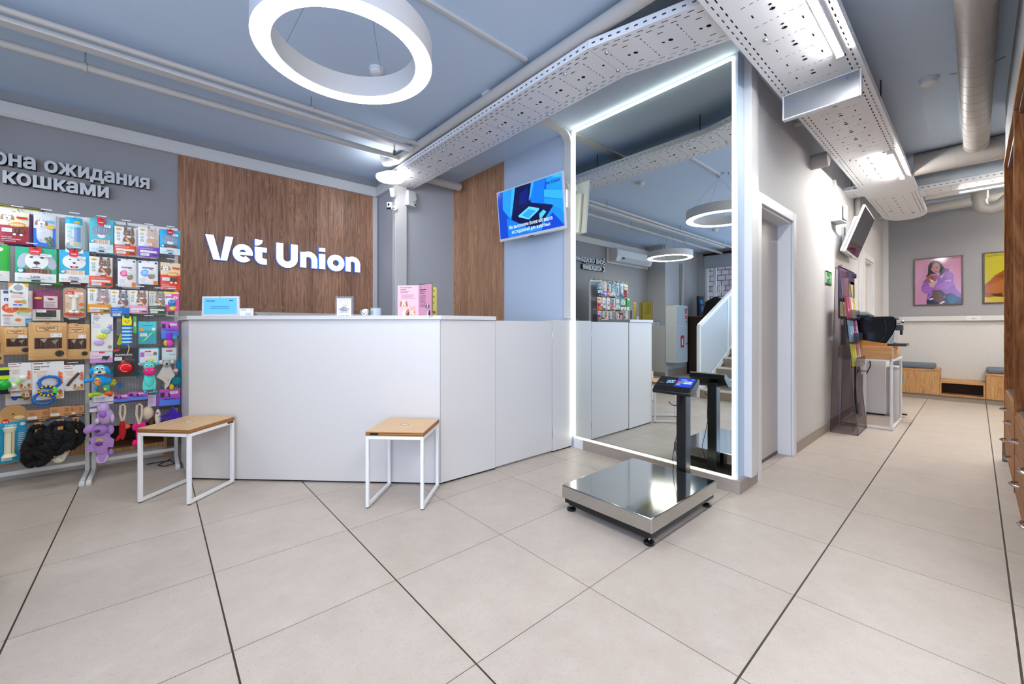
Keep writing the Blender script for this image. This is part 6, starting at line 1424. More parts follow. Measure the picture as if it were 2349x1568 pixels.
def b_bunny(w, h, P, t):
    P('body', MB().ball((0, 0, h * .4), (w * .46, .03, h * .34), PM('#a48cb8'))); P('head', MB().ball((-w * .1, -.01, h * .75), (w * .34, .03, h * .22), PM('#ad97c0'))); P('nose', MB().ball((-w * .1, -.04, h * .5), (w * .2, .014, h * .12), mat('satin_purple', '#8a4fae', .25)))
    P('arm', MB().ball((-w * .4, -.02, h * .25), (w * .12, .02, h * .12), PM('#c0b0cc'))); P('arm', MB().ball((w * .4, -.02, h * .3), (w * .12, .02, h * .18), PM('#b9a6c8')))
plush('plush_bunny', 'small lilac plush with a shiny purple nose above the elephant', 'plush toy', (905, 745, 1085, 975), K2, 4.245, b_bunny)
def b_roped(col, accent, kind):
    def f(w, h, P, t):
        R_ = mat('cord_cream', '#b9aa96', .9)
        P('rope_loop', MB().tube([(-w * .02, -.012, h * .52), (-w * .16, -.014, h * .75), (-w * .12, -.014, h * .97), (w * .02, -.014, h * 1.0), (w * .16, -.014, h * .95), (w * .16, -.014, h * .75), (w * .02, -.012, h * .52)], .0075, R_, 8))
        if kind == 'bone':
            P('bone', MB().ball((w * .0, -.014, h * .28), (w * .2, .016, h * .24), PM(col)).ball((-w * .22, -.014, h * .46), (w * .2, .016, h * .09), PM(col)).ball((w * .22, -.014, h * .47), (w * .2, .016, h * .09), PM(col)).ball((-w * .22, -.014, h * .08), (w * .2, .016, h * .08), PM(col)).ball((w * .1, -.014, h * .07), (w * .18, .016, h * .07), PM(col)))
            P('label', MB().box((-w * .08, -.032, h * .22), (w * .12, -.028, h * .34), M_black))
        else:
            P('bird', MB().ball((0, -.014, h * .3), (w * .24, .018, h * .27), PM(col)).ball((-w * .22, -.014, h * .12), (w * .14, .014, h * .12), PM(col), rot=Matrix.Rotation(.5, 3, 'Y')).ball((w * .28, -.014, h * .38), (w * .24, .012, h * .06), PM(accent)))
            P('eye', MB().ball((w * .1, -.032, h * .40), .004, M_black, 8, 6))
    return f
plush('rope_bird_toy', 'red fabric bird toy on a cream rope loop', 'plush toy', (1085, 770, 1235, 1115), K2, 4.28, b_roped('#a3161f', '#c9601c', 'bird'))
plush('rope_bone_toy', 'hot pink fabric bone toy on a cream rope loop', 'plush toy', (1235, 765, 1400, 1160), K2, 4.26, b_roped('#c81670', '#fff', 'bone'))
for q, lb in (((1075, 678, 1218, 760), 'left of two purple header cards above the rope toys'), ((1215, 650, 1400, 745), 'right of two purple header cards above the rope toys')):
    pack('toy_card', lb, 'toy card', q, K2, d_kranch, body='#7a3fb8', bulge=0, rotz=0)
pack('toy_card', 'striped purple and white card beside the wide purple card', 'toy card', (1400, 680, 1508, 790), K2, lambda c: (c.rect(0, 0, 1, 1, '#b7a9c0'), c.rect(.7, 0, 1, 1, '#6a3f94'), c.rows(.1, .65, .1, .9, 7, '#8a8194')), body='#9a8ca8', bulge=0, v=4.32)
pack('toy_card', 'wide purple card at the lower right corner of the rack', 'toy card', (1508, 625, 1706, 810), K2, d_kranch, body='#7a3fb8', bulge=0, rotz=0)
plush('plush_mushroom', 'round cream and brown plush behind the pink bone toy', 'plush toy', (1335, 785, 1475, 985), K2, 4.33, lambda w, h, P, t: (P('cap', MB().ball((-w * .05, 0, h * .66), (w * .42, .04, h * .32), PM('#c9b9a2'))), P('stem', MB().ball((w * .2, 0, h * .25), (w * .2, .03, h * .25), PM('#5a3a28')))))
plush('plush_flower', 'white plush with pink and green dots above the stool', 'plush toy', (1462, 800, 1530, 1000), K2, 4.30, lambda w, h, P, t: (P('body', MB().ball((0, 0, h * .5), (w * .45, .022, h * .42), PM('#c4c0b8')).ball((0, -.02, h * .12), (w * .4, .02, h * .14), PM('#d94f9a'))), P('dots', MB().ball((-w * .15, -.02, h * .75), .008, PM('#c92f6c'), 8, 6).ball((w * .15, -.02, h * .6), .008, PM('#9fb02a'), 8, 6))))
def b_tulle(w, h, P, t):
    b = MB(); r = random.Random(9); m_ = PM('#3f1f94')
    for i in range(40):
        a = -.2 - r.uniform(0, PI - .4); b.tube([(0, 0, h * .95), (w * .15 * math.cos(a), -.012, h * .75 + h * .1 * math.sin(a)), (w * .48 * math.cos(a), -.02 * r.uniform(.2, 1.4), h * .7 + h * .65 * math.sin(a))], lambda s_: .002 + .007 * s_, m_, 5)
    P('tulle', b); P('knot', MB().ball((0, -.005, h * .96), .009, PM('#5a2fb0')))
    P('ball', MB().ball((-w * .3, -.03, h * .2), (w * .16, .025, h * .16), PM('#c4203c'))); P('ball', MB().ball((w * .1, -.03, h * .1), (w * .14, .02, h * .1), PM('#8fb04a')))
plush('tulle_toy', 'purple tulle toy with coloured balls hanging right above the stool', 'plush toy', (1515, 795, 1750, 985), K2, 4.27, b_tulle)
# bench behind the racks and poster behind
t = thing('bench', 'light wood bench under the wall behind the toy racks', 'bench', (-.8, 4.83, 0))
MB().box((-1.6, 4.62, .12), (-.42, 5.0, .42), M_bench).build('front_box', t, bevel=.003)
MB().box((-1.62, 4.60, .42), (.1, 5.015, .46), M_benchd).build('seat_board', t, bevel=.003)
MB().box((-.42, 4.62, .12), (-.40, 5.0, .42), M_bench).box((.06, 4.6, .0), (.08, 5.0, .42), M_bench).box((-.40, 4.62, .10), (.06, 5.0, .13), M_bench).box((-.40, 4.98, .13), (.06, 5.0, .42), mat('dark_board', '#3a2a20', .6)).build('niche', t)
MB().box((-1.58, 4.66, 0), (.06, 4.98, .12), M_trunk).build('plinth', t)
def framed(label, ctr, w, h, rotz, draw, group, edge='#5d5048', depth=.02):
    t = thing('framed_poster', label, 'poster', ctr, rotz, group); c = Card(w - .03, h - .03, eps=.0003, rough=.10); draw(c)
    o = c.build('print', None, world=False); o.parent = t; o.location = (0, -.012, .015)
    b = MB(); M_f = mat('frame_' + edge[1:], edge, .3, .6)
    b.box((-w / 2, -depth, 0), (-w / 2 + .018, 0, h), M_f).box((w / 2 - .018, -depth, 0), (w / 2, 0, h), M_f).box((-w / 2 + .018, -depth, 0), (w / 2 - .018, 0, .018), M_f).box((-w / 2 + .018, -depth, h - .018), (w / 2 - .018, 0, h), M_f)
    o = b.build('frame', None, world=False, bevel=.003); o.parent = t
    o = MB().box((-w / 2 + .01, -.010, .01), (w / 2 - .01, -.001, h - .01), M_dark).build('backing', None, world=False); o.parent = t
    return t
def d_gp(c):
    c.rect(0, 0, 1, 1, '#a9ad3a'); c.ell(.5, .6, .3, .3, '#8a5a3a'); c.rows(.1, .6, .05, .12, 2, '#6d7020')
xg = onV(89, 480, VS - .015)
framed('framed yellow-green poster mostly hidden behind the left rack', (xg[0] - .38, VS - .001, 1.31), .80, .77, 0, d_gp, 'framed posters', '#4a4038')
MB().tube([(-.05 + .0, 4.42, .01), (.1, 4.40, .012), (.13, 4.3, .01), (.06, 4.26, .01), (.02, 4.33, .01), (.1, 4.42, .02)], .004, M_black, 6).build('cable', cat='cable', label='black cable loop on the floor behind the stool')
GAIN = 1.0
# ================================================================ CORRIDOR
t = thing('exit_sign', 'green and white running-man exit sign on the corridor wall', 'exit sign', (5.47, V1, 1.573), 0)
c = Card(.285, .145, emit=0, eps=.0004, rough=.3); shell(c, '#d9dad8', .006); c.rect(.03, .06, .97, .94, '#0f8a3c'); c.rect(.05, .12, .16, .88, '#e6eae6')
c.line([(.28, .5), (.52, .5)], .035, '#e6eae6'); c.poly([(.26, .5), (.36, .3), (.36, .7)], '#e6eae6')
c.ell(.78, .2, .035, .035, '#e6eae6'); c.line([(.76, .3), (.70, .58)], .05, '#e6eae6'); c.line([(.70, .58), (.80, .7), (.76, .88)], .035, '#e6eae6'); c.line([(.70, .58), (.62, .74), (.54, .74)], .035, '#e6eae6'); c.line([(.75, .34), (.86, .46), (.92, .40)], .028, '#e6eae6'); c.line([(.75, .34), (.64, .38), (.60, .5)], .028, '#e6eae6')
o = c.build('sign_face', None, world=False); o.parent = t; o.location = (0, -.007, 0)
t = thing('wall_speaker', 'white corridor speaker near the dark television', 'speaker', (5.72, V1, 2.27))
MB().prism([(5.60, V1), (5.61, .97), (5.84, .95), (5.86, V1)], 2.28, 2.475, mat('speaker_white')).build('cabinet', t, bevel=.006)
MB().box((5.64, .948, 2.30), (5.82, .955, 2.455), mat('speaker_mesh')).build('grille', t)
MB().box((5.68, 1.03, 2.475), (5.72, V1, 2.75), M_trunk).build('cable_cover', t)
# wall leaflet holder
t = thing('leaflet_holder', 'clear wall holder with purple and yellow leaflets behind the stand', 'leaflet holder', (6.42, V1, 1.22))
c = Card(.94, .61, eps=.0008); shell(c, mat('holder_tint', '#9a93b4', .15), .004)
c.rect(.02, .02, .5, .45, '#6a4a70'); c.rect(.52, .0, .98, .22, '#2c2550'); c.rect(.03, .28, .2, .62, '#3b4f78'); c.rect(.2, .35, .38, .6, '#a98ab0'); c.rect(.6, .28, .9, .5, '#c9b46a'); c.rect(.6, .5, .9, .72, '#8fa0c4'); c.rect(.05, .68, .45, .96, '#c9bf86'); c.rows(.08, .4, .72, .92, 6, '#8a8456'); c.rows(.08, .45, .08, .25, 4, '#4a3050')
o = c.build('leaflets', None, world=False); o.parent = t; o.location = (0, -.006, 0)
b = MB().cyl((-.44, -.012, .60), (-.44, -.03, .60), .02, mat('clear_acrylic'), 12); o = b.build('clip', None, world=False); o.parent = t
b = MB().cyl((.44, -.012, .56), (.44, -.03, .56), .03, mat('violet_clip', '#2c2550', .4), 12); o = b.build('clip', None, world=False, label='dark violet round clip'); o.parent = t
# free-standing acrylic leaflet stand
M_tacr = clearmat('smoky_acrylic', '#d9d3d6')
M_edge = mat('acrylic_edge', '#5b555c', .2)
t = thing('leaflet_stand', 'tall smoky acrylic floor stand with leaflet tiers against the corridor wall', 'leaflet stand', (5.68, .91, 0))
ua, ub = 5.43, 5.93
for u in (ua, ub):
    o = MB().prism([(1.03, 0), (.80, 0), (.955, 1.74), (.985, 1.75)], u - .002, u + .002, M_tacr, axis=0).build('side_panel', t)
    e = MB()
    for a, b_ in (((1.03, 0), (.985, 1.75)), ((.80, 0), (.955, 1.74)), ((.80, 0), (1.03, 0)), ((.955, 1.74), (.985, 1.75))): e.bar((u, a[0], a[1]), (u, b_[0], b_[1]), .005, .003, M_edge)
    e.build('edge', t)
MB().bar((ua, .80, .003), (ub, .80, .003), .004, .005, M_edge).bar((ua, 1.03, .003), (ub, 1.03, .003), .004, .005, M_edge).bar((ua, .80, .16), (ub, .80, .16), .003, .003, M_edge).build('base_edge', t)
MB().box((ua, .80, 0), (ub, .803, .16), M_tacr).build('base_front', t)
def vat(z): return .955 - (1.74 - z) / 1.74 * .155
def lft(z0, z1, cols, lab):
    MB().prism([(vat(z0) - .002, z0), (vat(z0) - .05, z0), (vat(z0) - .05, z0 + .10), (vat(z0) - .047, z0 + .10), (vat(z0) - .047, z0 + .003), (vat(z0) - .002, z0 + .003)], ua, ub, M_tacr, axis=0).build('pocket', t)
    n = len(cols)
    for i, cc in enumerate(cols):
        u = ua + .02 + (ub - ua - .04) * (i + .5) / n; w = (ub - ua - .05) / n
        lt = thing('leaflet', lab % ('%s' % ['far left', 'left', 'right', 'far right'][i]), 'leaflet', (u, vat(z0) - .028, z0 + .005), 0, 'leaflets in the smoky floor stand', rot=(-.10, 0, 0))
        c = Card(w * .9, z1 - z0, eps=.0005); shell(c, cc, .014); c.rect(.05, .05, .95, .95, cc); c.rows(.12, .85, .12, .3, 3, '#4a4450'); c.ell(.5, .6, .2, .18, '#d9d2cc'); c.rect(.1, .8, .7, .84, '#6a6470')
        o = c.build('leaflet_stack', None, world=False); o.parent = lt
lft(1.20, 1.44, ['#b03a5a', '#c05a70', '#dcdcd8', '#d0bd3c'], 'pink, white or yellow leaflets in the top tier of the smoky stand, %s')
lft(.955, 1.19, ['#7fa6bd', '#8fb0c9', '#7a2f78', '#c98aac'], 'blue, purple or pink leaflets in the second tier of the smoky stand, %s')
lft(.70, .94, ['#b9b92c', '#c9c43c', '#a8587c', '#c9b8b4'], 'yellow, mauve or beige leaflets in the third tier of the smoky stand, %s')
bp_ = MB().prism([(ua + .16, .30), (ua + .44, .33), (ua + .46, .46), (ua + .47, .60), (ua + .38, .58), (ua + .36, .66), (ua + .12, .62), (ua + .08, .5)], vat(.45) - .012, vat(.45) - .008, mat('violet_plastic', '#3b2f4a', .4), axis=1)
bp_.build('broken_pocket', t, 'dark violet broken lowest pocket')
MB().prism([(ua + .0, 1.62), (ua + .3, 1.66), (ua + .3, 1.45), (ua + .02, 1.42)], vat(1.5) - .01, vat(1.5) - .007, mat('mauve_sheet', '#6a4458', .35), axis=1).build('header_sheet', t)
# side table
t = thing('side_table', 'white-framed side table with a wooden drawer box beside the leaflet stand', 'table', (6.355, .82, 0))
ta, tb, va, vb = 5.965, 6.75, .60, 1.045
for u in (ta, tb):
    for v in (va, vb): MB().box((u - .011, v - .011, .006), (u + .011, v + .011, .765), M_wmetal).build('leg', t, bevel=.002); MB().box((u - .008, v - .008, 0), (u + .008, v + .008, .006), M_black).build('foot_pad', t)
b = MB()
for v in (va, vb): b.bar((ta, v, .754), (tb, v, .754), .022, .022, M_wmetal)
for u in (ta, tb): b.bar((u, va, .754), (u, vb, .754), .022, .022, M_wmetal)
b.build('top_frame', t, bevel=.002)
for v in ((va, vb)): MB().bar((ta, v, .018), (tb, v, .018), .02, .02, M_wmetal).build('floor_bar', t, bevel=.002)
MB().bar((ta, va, .018), (ta, vb, .018), .02, .02, M_wmetal).build('floor_bar', t, bevel=.002)
M_tw = wood('table_maple', ['#a8743f', '#ba8650', '#c7955e', '#d0a26c'], 'Y', .7, 0, .4, .6)
MB().box((ta - .012, va + .004, .765), (tb + .012, vb, .905), M_tw).build('drawer_box', t, bevel=.002)
dw = MB().box((ta + .015, va - .004, .785), (tb - .015, va + .004, .885), wood('drawer_front_maple', ['#b98a5a', '#c9a070', '#d6b084'], 'X', .8, 0, .4, .4)).build('drawer', t, bevel=.001)
MB().box((6.33, va - .006, .86), (6.38, va - .003, .886), M_dark).build('finger_notch', dw)
# coffee machine
M_cof = mat('gloss_black', '#040407', .15, spec=.3)
t = thing('coffee_machine', 'glossy black coffee machine with chrome spout on the side table', 'coffee machine', (6.3, .8, .905))
prof = [(.50, .93), (.50, .905), (1.02, .905), (1.02, 1.245), (.60, 1.245), (.56, 1.22), (.56, 1.12), (.60, 1.02), (.66, .93)]
prof = [(1.03, .906), (1.03, 1.235), (.60, 1.235), (.575, 1.20), (.575, 1.12), (.60, 1.04), (.66, .93), (.66, .906)]
MB().prism(prof, 6.08, 6.46, M_cof, axis=0).build('body', t, bevel=.008)
MB().box((6.10, .80, 1.235), (6.42, 1.0, 1.262), mat('dark_grey_plastic', '#2b2b30', .3)).build('bean_hopper', t, bevel=.006)
MB().prism([(.97, 1.262), (.81, 1.262), (.84, 1.295), (.94, 1.295)], 6.16, 6.38, mat('smoke_lid', '#8c9298', .15), axis=0).build('hopper_lid', t)
MB().box((6.12, .50, .906), (6.42, .66, .935), M_black).build('drip_tray', t, bevel=.004)
MB().prism([(.66, .935), (.60, .935), (.585, 1.10), (.62, 1.10)], 6.10, 6.44, M_chrome, axis=0).build('front_panel', t)
sp = MB().box((6.2, .535, 1.08), (6.30, .60, 1.14), M_black).cyl((6.22, .55, 1.08), (6.22, .55, 1.03), .010, M_black, 10).cyl((6.28, .55, 1.08), (6.28, .55, 1.03), .010, M_black, 10); sp.build('spout', t, bevel=.002)
MB().cyl((6.12, .575, 1.18), (6.12, .54, 1.18), .022, M_chrome, 20).cyl((6.40, .575, 1.18), (6.40, .54, 1.18), .022, M_chrome, 20).box((6.09, .56, 1.215), (6.44, .60, 1.235), M_chrome).build('control_knob', t)
MB().tube([(6.075, .70, .96), (6.07, .66, 1.02), (6.072, .655, 1.12), (6.075, .67, 1.2)], .004, mat('dark_grey_plastic'), 6).build('side_trim', t)
t = thing('tray_box', 'orange bamboo box with a sloping side in front of the coffee machine', 'box', (6.0, .82, .905))
MB().prism([(.985, .906), (.985, .985), (.94, .985), (.69, .94), (.66, .935), (.66, .906)], 5.97, 5.985, wood('bamboo', ['#a8651f', '#bb7a2e', '#c98a3c'], 'Y', 1, 0, .35, .3), axis=0).build('side', t)
MB().prism([(.985, .906), (.985, .985), (.94, .985), (.69, .94), (.66, .935), (.66, .906)], 6.055, 6.068, MC['bamboo'], axis=0).build('side', t)
MB().box((5.97, .985, .906), (6.068, .995, .985), MC['bamboo']).box((5.985, .66, .906), (6.055, .985, .912), MC['bamboo']).box((5.97, .645, .906), (6.068, .66, .94), MC['bamboo']).build('bottom', t)
MB().box((5.99, .74, .912), (6.05, .80, .955), mat('green_packet', '#2f7a3a', .4)).build('tea_packet', cat='packet', label='small green packet inside the bamboo box', bevel=.004)
MB().box((5.99, .67, .912), (6.05, .72, .938), mat('white_packet', '#d9d9d5', .4)).build('sugar_packet', cat='packet', label='small white packet at the low end of the bamboo box', bevel=.004)
# white cabinet, bin
t = thing('water_dispenser', 'low white cabinet with vent grilles under and behind the side table', 'appliance', (7.05, .88, 0))
MB().box((6.90, .745, .02), (7.22, 1.04, .86), M_white).build('cabinet', t, bevel=.008)
b = MB()
for k in range(7):
    for a in (.80, .925): b.box((6.896, a, .70 + k * .018), (6.902, a + .09, .707 + k * .018), mat('grille_grey', '#8a8682', .6))
b.build('vent_grille', t)
MB().tube([(6.89, .93, .80), (6.87, .90, .72), (6.87, .89, .62), (6.88, .93, .52), (6.89, .98, .45)], .006, M_black, 8).build('power_cable', t)
MB().box((6.95, .765, 0), (7.2, 1.02, .02), M_dark).build('plinth', t)
t = thing('cup_bin', 'tall white cylindrical bin beside the vented cabinet', 'bin', (6.97, .672, 0))
MB().lathe([(0, 0), (.063, 0), (.066, .01), (.066, .585), (0, .585)], (6.97, .672, 0), M_white, 28).build('body', t)
MB().lathe([(.068, .585), (.069, .62), (.055, .635), (0, .635)], (6.97, .672, 0), mat('grey_lid', '#b5b3b1', .4), 28).build('lid', t)
MB().box((6.95, .600, .42), (6.99, .604, .52), mat('teal_sticker', '#5b9aa0', .5)).build('sticker', t)
MB().box((6.95, .56, .03), (6.99, .61, .045), M_black).build('pedal', t, bevel=.003)
t = thing('paper_cup_dispenser', 'slim white cylinder beside the vented cabinet, seen through the leaflet stand', 'dispenser', (6.83, .97, 0))
MB().cyl((6.83, .97, 0), (6.83, .97, .74), .045, M_white, 20).build('tube', t); MB().cyl((6.83, .97, .55), (6.83, .97, .565), .048, mat('grille_grey'), 20).build('ring', t)
# far benches
def farbench(label, v0, v1, z, cush, niche=False):
    t = thing('bench', label, 'bench', (9.2, (v0 + v1) / 2, 0), 0, 'benches along the far wall')
    uf = 9.0
    if niche:
        MB().box((uf, v0, .27), (UF - .015, v1, .305), M_benchd).build('seat_board', t, bevel=.003)
        b = MB().box((uf, v0, .08), (UF - .015, v0 + .02, .27), M_bench).box((uf, v1 - .02, .08), (UF - .015, v1, .27), M_bench).box((uf, v0 + .02, .08), (UF - .015, v1 - .02, .10), M_bench); b.build('side_panel', t)
        MB().box((UF - .03, v0, .1), (UF - .02, v1, .27), mat('niche_brown', '#5a463c', .6)).build('back_panel', t)
    else:
        MB().box((uf, v0, .08), (UF - .015, v1, z - .03), M_bench).build('front_box', t, bevel=.002)
        MB().box((uf - .006, v0 - .006, z - .03), (UF - .015, v1 + .006, z), M_benchd).build('seat_board', t, bevel=.002)
    MB().box((uf + .03, v0, 0), (UF - .02, v1, .08), M_skirt).build('plinth', t)
    if cush: MB().box((uf - .005, cush[0], z + .001), (UF - .03, cush[1], z + .075), mat('grey_upholstery', '#5d6570', .6)).build('seat_cushion', cat='cushion', label='grey padded cushion on the ' + label.split(',')[0], bevel=.025, seg=4)
farbench('far wooden bench box behind the bin, left of the low shelf', .372, 1.05, .47, (.42, 1.045))
farbench('low open wooden shelf bench between the two far benches', -.09, .370, .305, None, True)
farbench('right far wooden bench box beside the cabinets, under the dog poster', -1.55, -.095, .45, (-1.5, -.10))
# sockets far
t = thing('wall_socket', 'double white socket in the far wall trunking', 'socket', (UF - .06, .04, 1.21))
ya, za = onU(2216, 731, UF - .06); yb_, _ = onU(2250, 731, UF - .06)
MB().box((UF - .066, yb_, 1.218), (UF - .06, ya, 1.287), M_white).build('plate', t)
for f in (.35, .62):
    y = ya + (yb_ - ya) * f
    MB().cyl((UF - .066, y, 1.252), (UF - .072, y, 1.252), .026, M_white, 16).build('outlet', t)
    MB().cyl((UF - .072, y - .008, 1.252), (UF - .0725, y - .008, 1.252), .004, M_black, 8).cyl((UF - .072, y + .008, 1.252), (UF - .0725, y + .008, 1.252), .004, M_black, 8).build('pin_holes', t)
# posters on the far wall
q2 = homog([(100, 290), (1235, 200), (1240, 1335), (105, 1362)])
def d_woman(c):
    P = lambda pts, col: c.poly([q2(p) for p in pts], col)
    c.rect(0, 0, 1, 1, '#b97f9d'); P([(100, 290), (400, 260), (250, 700), (105, 900)], '#bd86a3')
    P([(780, 265), (1195, 225), (1195, 245), (900, 275)], '#8f5f7a')
    P([(420, 590), (400, 650), (360, 690), (420, 700), (480, 640), (860, 560), (800, 470), (740, 380), (680, 320), (560, 305), (470, 350), (425, 440)], '#1b1218')
    P([(800, 480), (930, 510), (940, 560), (860, 600), (760, 640)], '#6a3f86')
    P([(390, 1240), (420, 1110), (540, 1000), (870, 1010), (1100, 1060), (1235, 1180), (1240, 1335), (390, 1350)], '#1a1c40'); P([(870, 1180), (1000, 1085), (1230, 1190), (1235, 1330), (940, 1335)], '#1b4560'); P([(1060, 1335), (1160, 1230), (1235, 1240), (1238, 1335)], '#251840')
    P([(330, 780), (420, 690), (620, 640), (700, 700), (830, 590), (940, 550), (1030, 620), (1050, 860), (1110, 990), (1220, 1090), (1235, 1200), (1150, 1170), (1000, 1080), (850, 1110), (720, 1000), (560, 980), (540, 1130), (420, 1250), (400, 1200), (440, 1110), (330, 1080), (270, 1020), (270, 930)], '#8551a0')
    P([(850, 640), (1000, 640), (1040, 800), (1040, 880), (900, 990), (700, 990), (600, 920), (700, 840), (900, 800)], '#9460b0'); P([(280, 940), (430, 900), (560, 930), (460, 1080), (330, 1070)], '#8f5aab'); P([(720, 700), (830, 590), (800, 640), (740, 740)], '#c9b6d0'); P([(820, 780), (960, 760), (990, 800), (830, 800)], '#b9a0c6')
    c.ell(*q2((600, 470)), .105, .13, '#a8727a'); P([(490, 500), (710, 480), (690, 590), (620, 610), (540, 580)], '#b07a80'); P([(470, 420), (560, 350), (620, 335), (540, 400), (490, 500)], '#1b1218'); P([(690, 360), (740, 450), (715, 620), (690, 680), (760, 640), (800, 480), (740, 380)], '#1b1218')
    for a in (512, 640): c.line([q2((a - 30, 482)), q2((a + 30, 470))], .012, '#3a2026')
    c.line([q2((575, 560)), q2((620, 570)), q2((665, 550))], .012, '#7c3540'); c.line([q2((590, 500)), q2((575, 520)), q2((600, 528))], .007, '#8a5560')
    P([(440, 850), (560, 790), (650, 750), (650, 820), (600, 880), (560, 950), (480, 940), (450, 900)], '#b98a96')
    P([(290, 820), (400, 740), (390, 690), (460, 655), (560, 660), (610, 720), (620, 790), (560, 800), (480, 800), (440, 790), (350, 815)], '#8a4526'); P([(450, 740), (560, 790), (540, 820), (500, 810)], '#c9c0c6'); c.ell(*q2((518, 715)), .018, .014, '#1b1218')
    P([(540, 1010), (700, 1000), (770, 1100), (790, 1290), (700, 1320), (560, 1270), (530, 1130)], '#5b3a2a'); P([(450, 1220), (540, 1190), (560, 1230), (470, 1250)], '#d0c8cc'); P([(690, 1330), (800, 1270), (840, 1290), (760, 1340)], '#cfc6cc'); P([(790, 1150), (860, 1130), (850, 1190), (800, 1240)], '#7a4a30')
    c.line([q2((960, 1320)), q2((1060, 1200)), q2((1210, 1150))], .008, '#3f7a94')
def pos(q, u):
    (x0, ya0, x1, ya1) = q; y0_, zt = onU(x0, ya0, u); y1_, zb_ = onU(x1, ya1, u); return y0_, y1_, zb_, zt
yA, yB, zB, zT = pos((2095.7, 594.5, 2209.5, 698), UF - .012)
framed('framed poster of a woman in a lilac jacket holding a brown dog', (UF - .001, (yA + yB) / 2, zB), yA - yB, zT - zB, -PI / 2, d_woman, 'framed posters')
def d_ydog(c):
    q3 = lambda p: ((p[0] - 1805) / 1135., (p[1] - 130) / 1170.)
    P = lambda pts, col: c.poly([q3(p) for p in pts], col)
    c.rect(0, 0, 1, 1, '#b3a82c'); c.rows(.02, .4, .03, .08, 2, '#6d6420'); c.rect(0, .88, 1, 1, '#b9a43a')
    P([(1805, 1160), (1810, 870), (1900, 760), (1960, 660), (2080, 560), (2200, 540), (2300, 520), (2500, 500), (2700, 640), (2800, 900), (2780, 1150), (2500, 1200), (2100, 1180), (1960, 1160), (1870, 1180)], '#8d5226')
    P([(1960, 700), (2200, 560), (2330, 560), (2300, 720), (2100, 740)], '#7a4422'); P([(1830, 900), (2100, 760), (2330, 800), (2300, 1000), (2000, 1080), (1830, 1050)], '#a0602c'); P([(1900, 1100), (2060, 1090), (2080, 1170), (1960, 1160)], '#4a2c1c')
    P([(2080, 1080), (2300, 980), (2400, 1080), (2320, 1130), (2100, 1120)], '#cbbcae'); P([(2120, 1190), (2300, 1120), (2500, 1180), (2300, 1210)], '#c9b9b0'); c.ell(.35, .42, .05, .04, '#3a241c'); c.ell(.55, .45, .18, .2, '#8a4c22'); c.ell(.6, .42, .03, .03, '#1a1210'); c.ell(.66, .6, .07, .06, '#1a1210')
yA, _, zB, zT = pos((2254.5, 580, 2300, 695), UF - .012)
framed('framed yellow poster of a lying brown dog, beside the cabinets', (UF - .001, yA - .39, zB), .78, zT - zB, -PI / 2, d_ydog, 'framed posters')
t = thing('dome_camera', 'small dark dome camera under the corridor tray end', 'camera', (8.9, .95, CE - .08))
MB().cyl((8.9, .95, CE), (8.9, .95, CE - .03), .06, M_white, 20).ball((8.9, .95, CE - .035), (.045, .045, .04), M_black).build('dome', t)
# ================================================================ WOODEN CABINET WALL
CV = -.155
t = thing('cabinet_wall', 'tall wooden cabinet with sliding doors and handled drawers along the right edge', 'cabinet', (4.0, -.38, 0))
MB().box((2.45, CV - .44, .10), (5.24, CV - .41, 2.46), M_cab).box((2.45, CV - .41, .10), (5.24, CV - .02, .585), M_cabl).build('carcass', t)
MB().box((2.45, CV - .44, 0), (5.25, CV - .035, .10), M_skirt).build('plinth', t)
for u in (5.235, 3.915, 2.60): MB().box((u, CV - .42, .11), (u + .03, CV + .004, 2.46), M_cab).build('divider', t, bevel=.002)
MB().box((2.45, CV - .42, .585), (5.235, CV - .002, .605), M_cabl).box((2.45, CV - .44, 2.43), (5.265, CV + .006, 2.46), M_cabl).build('rail_board', t)
for z in (1.25, 1.8): MB().box((2.63, CV - .41, z), (5.235, CV - .10, z + .02), M_cab).build('shelf_board', t)
for u0, u1 in ((3.95, 5.23), (2.64, 3.91)):
    MB().box((u0, CV - .05, 2.405), (u1, CV - .015, 2.43), M_alu).build('sliding_rail', t); MB().box((u0, CV - .05, .605), (u1, CV - .015, .618), M_alu).build('sliding_rail', t)
    MB().cyl((u1 - .02, CV - .012, 2.41), (u1 - .02, CV - .03, 2.41), .009, M_chrome, 10).build('rail_stop', t)
    MB().box((u0, CV - .036, .62), ((u0 + u1) / 2 + .02, CV - .031, 2.405), clearmat('clear_acrylic')).build('glass_door', t)
    MB().box((u0 + .001, CV - .037, .62), (u0 + .004, CV - .030, 2.405), mat('glass_edge', '#dfe9e4', .3)).build('glass_edge', t)
us = [2.50, 3.22, 3.92, 4.58, 5.24]
for a, b_ in zip(us, us[1:]):
    for z0, z1 in ((.115, .345), (.352, .58)):
        d = MB().box((a + .004, CV - .018, z0), (b_ - .004, CV, z1), M_cabl).build('drawer', t, bevel=.0015)
        cu_, cz_ = (a + b_) / 2, (z0 + z1) / 2 + .02
        MB().tube([(cu_ - .06, CV, cz_), (cu_ - .045, CV + .022, cz_), (cu_, CV + .032, cz_), (cu_ + .045, CV + .022, cz_), (cu_ + .06, CV, cz_)], lambda s: .0045 + .003 * math.sin(PI * s), M_chrome, 8).build('handle', d)
MB().box((5.295, CV - .06, .0), (5.36, CV + .012, .16), mat('grey_wood_block', '#7a736c', .6)).build('wooden_block', cat='block', label='grey block standing on the floor at the cabinet end', bevel=.004)
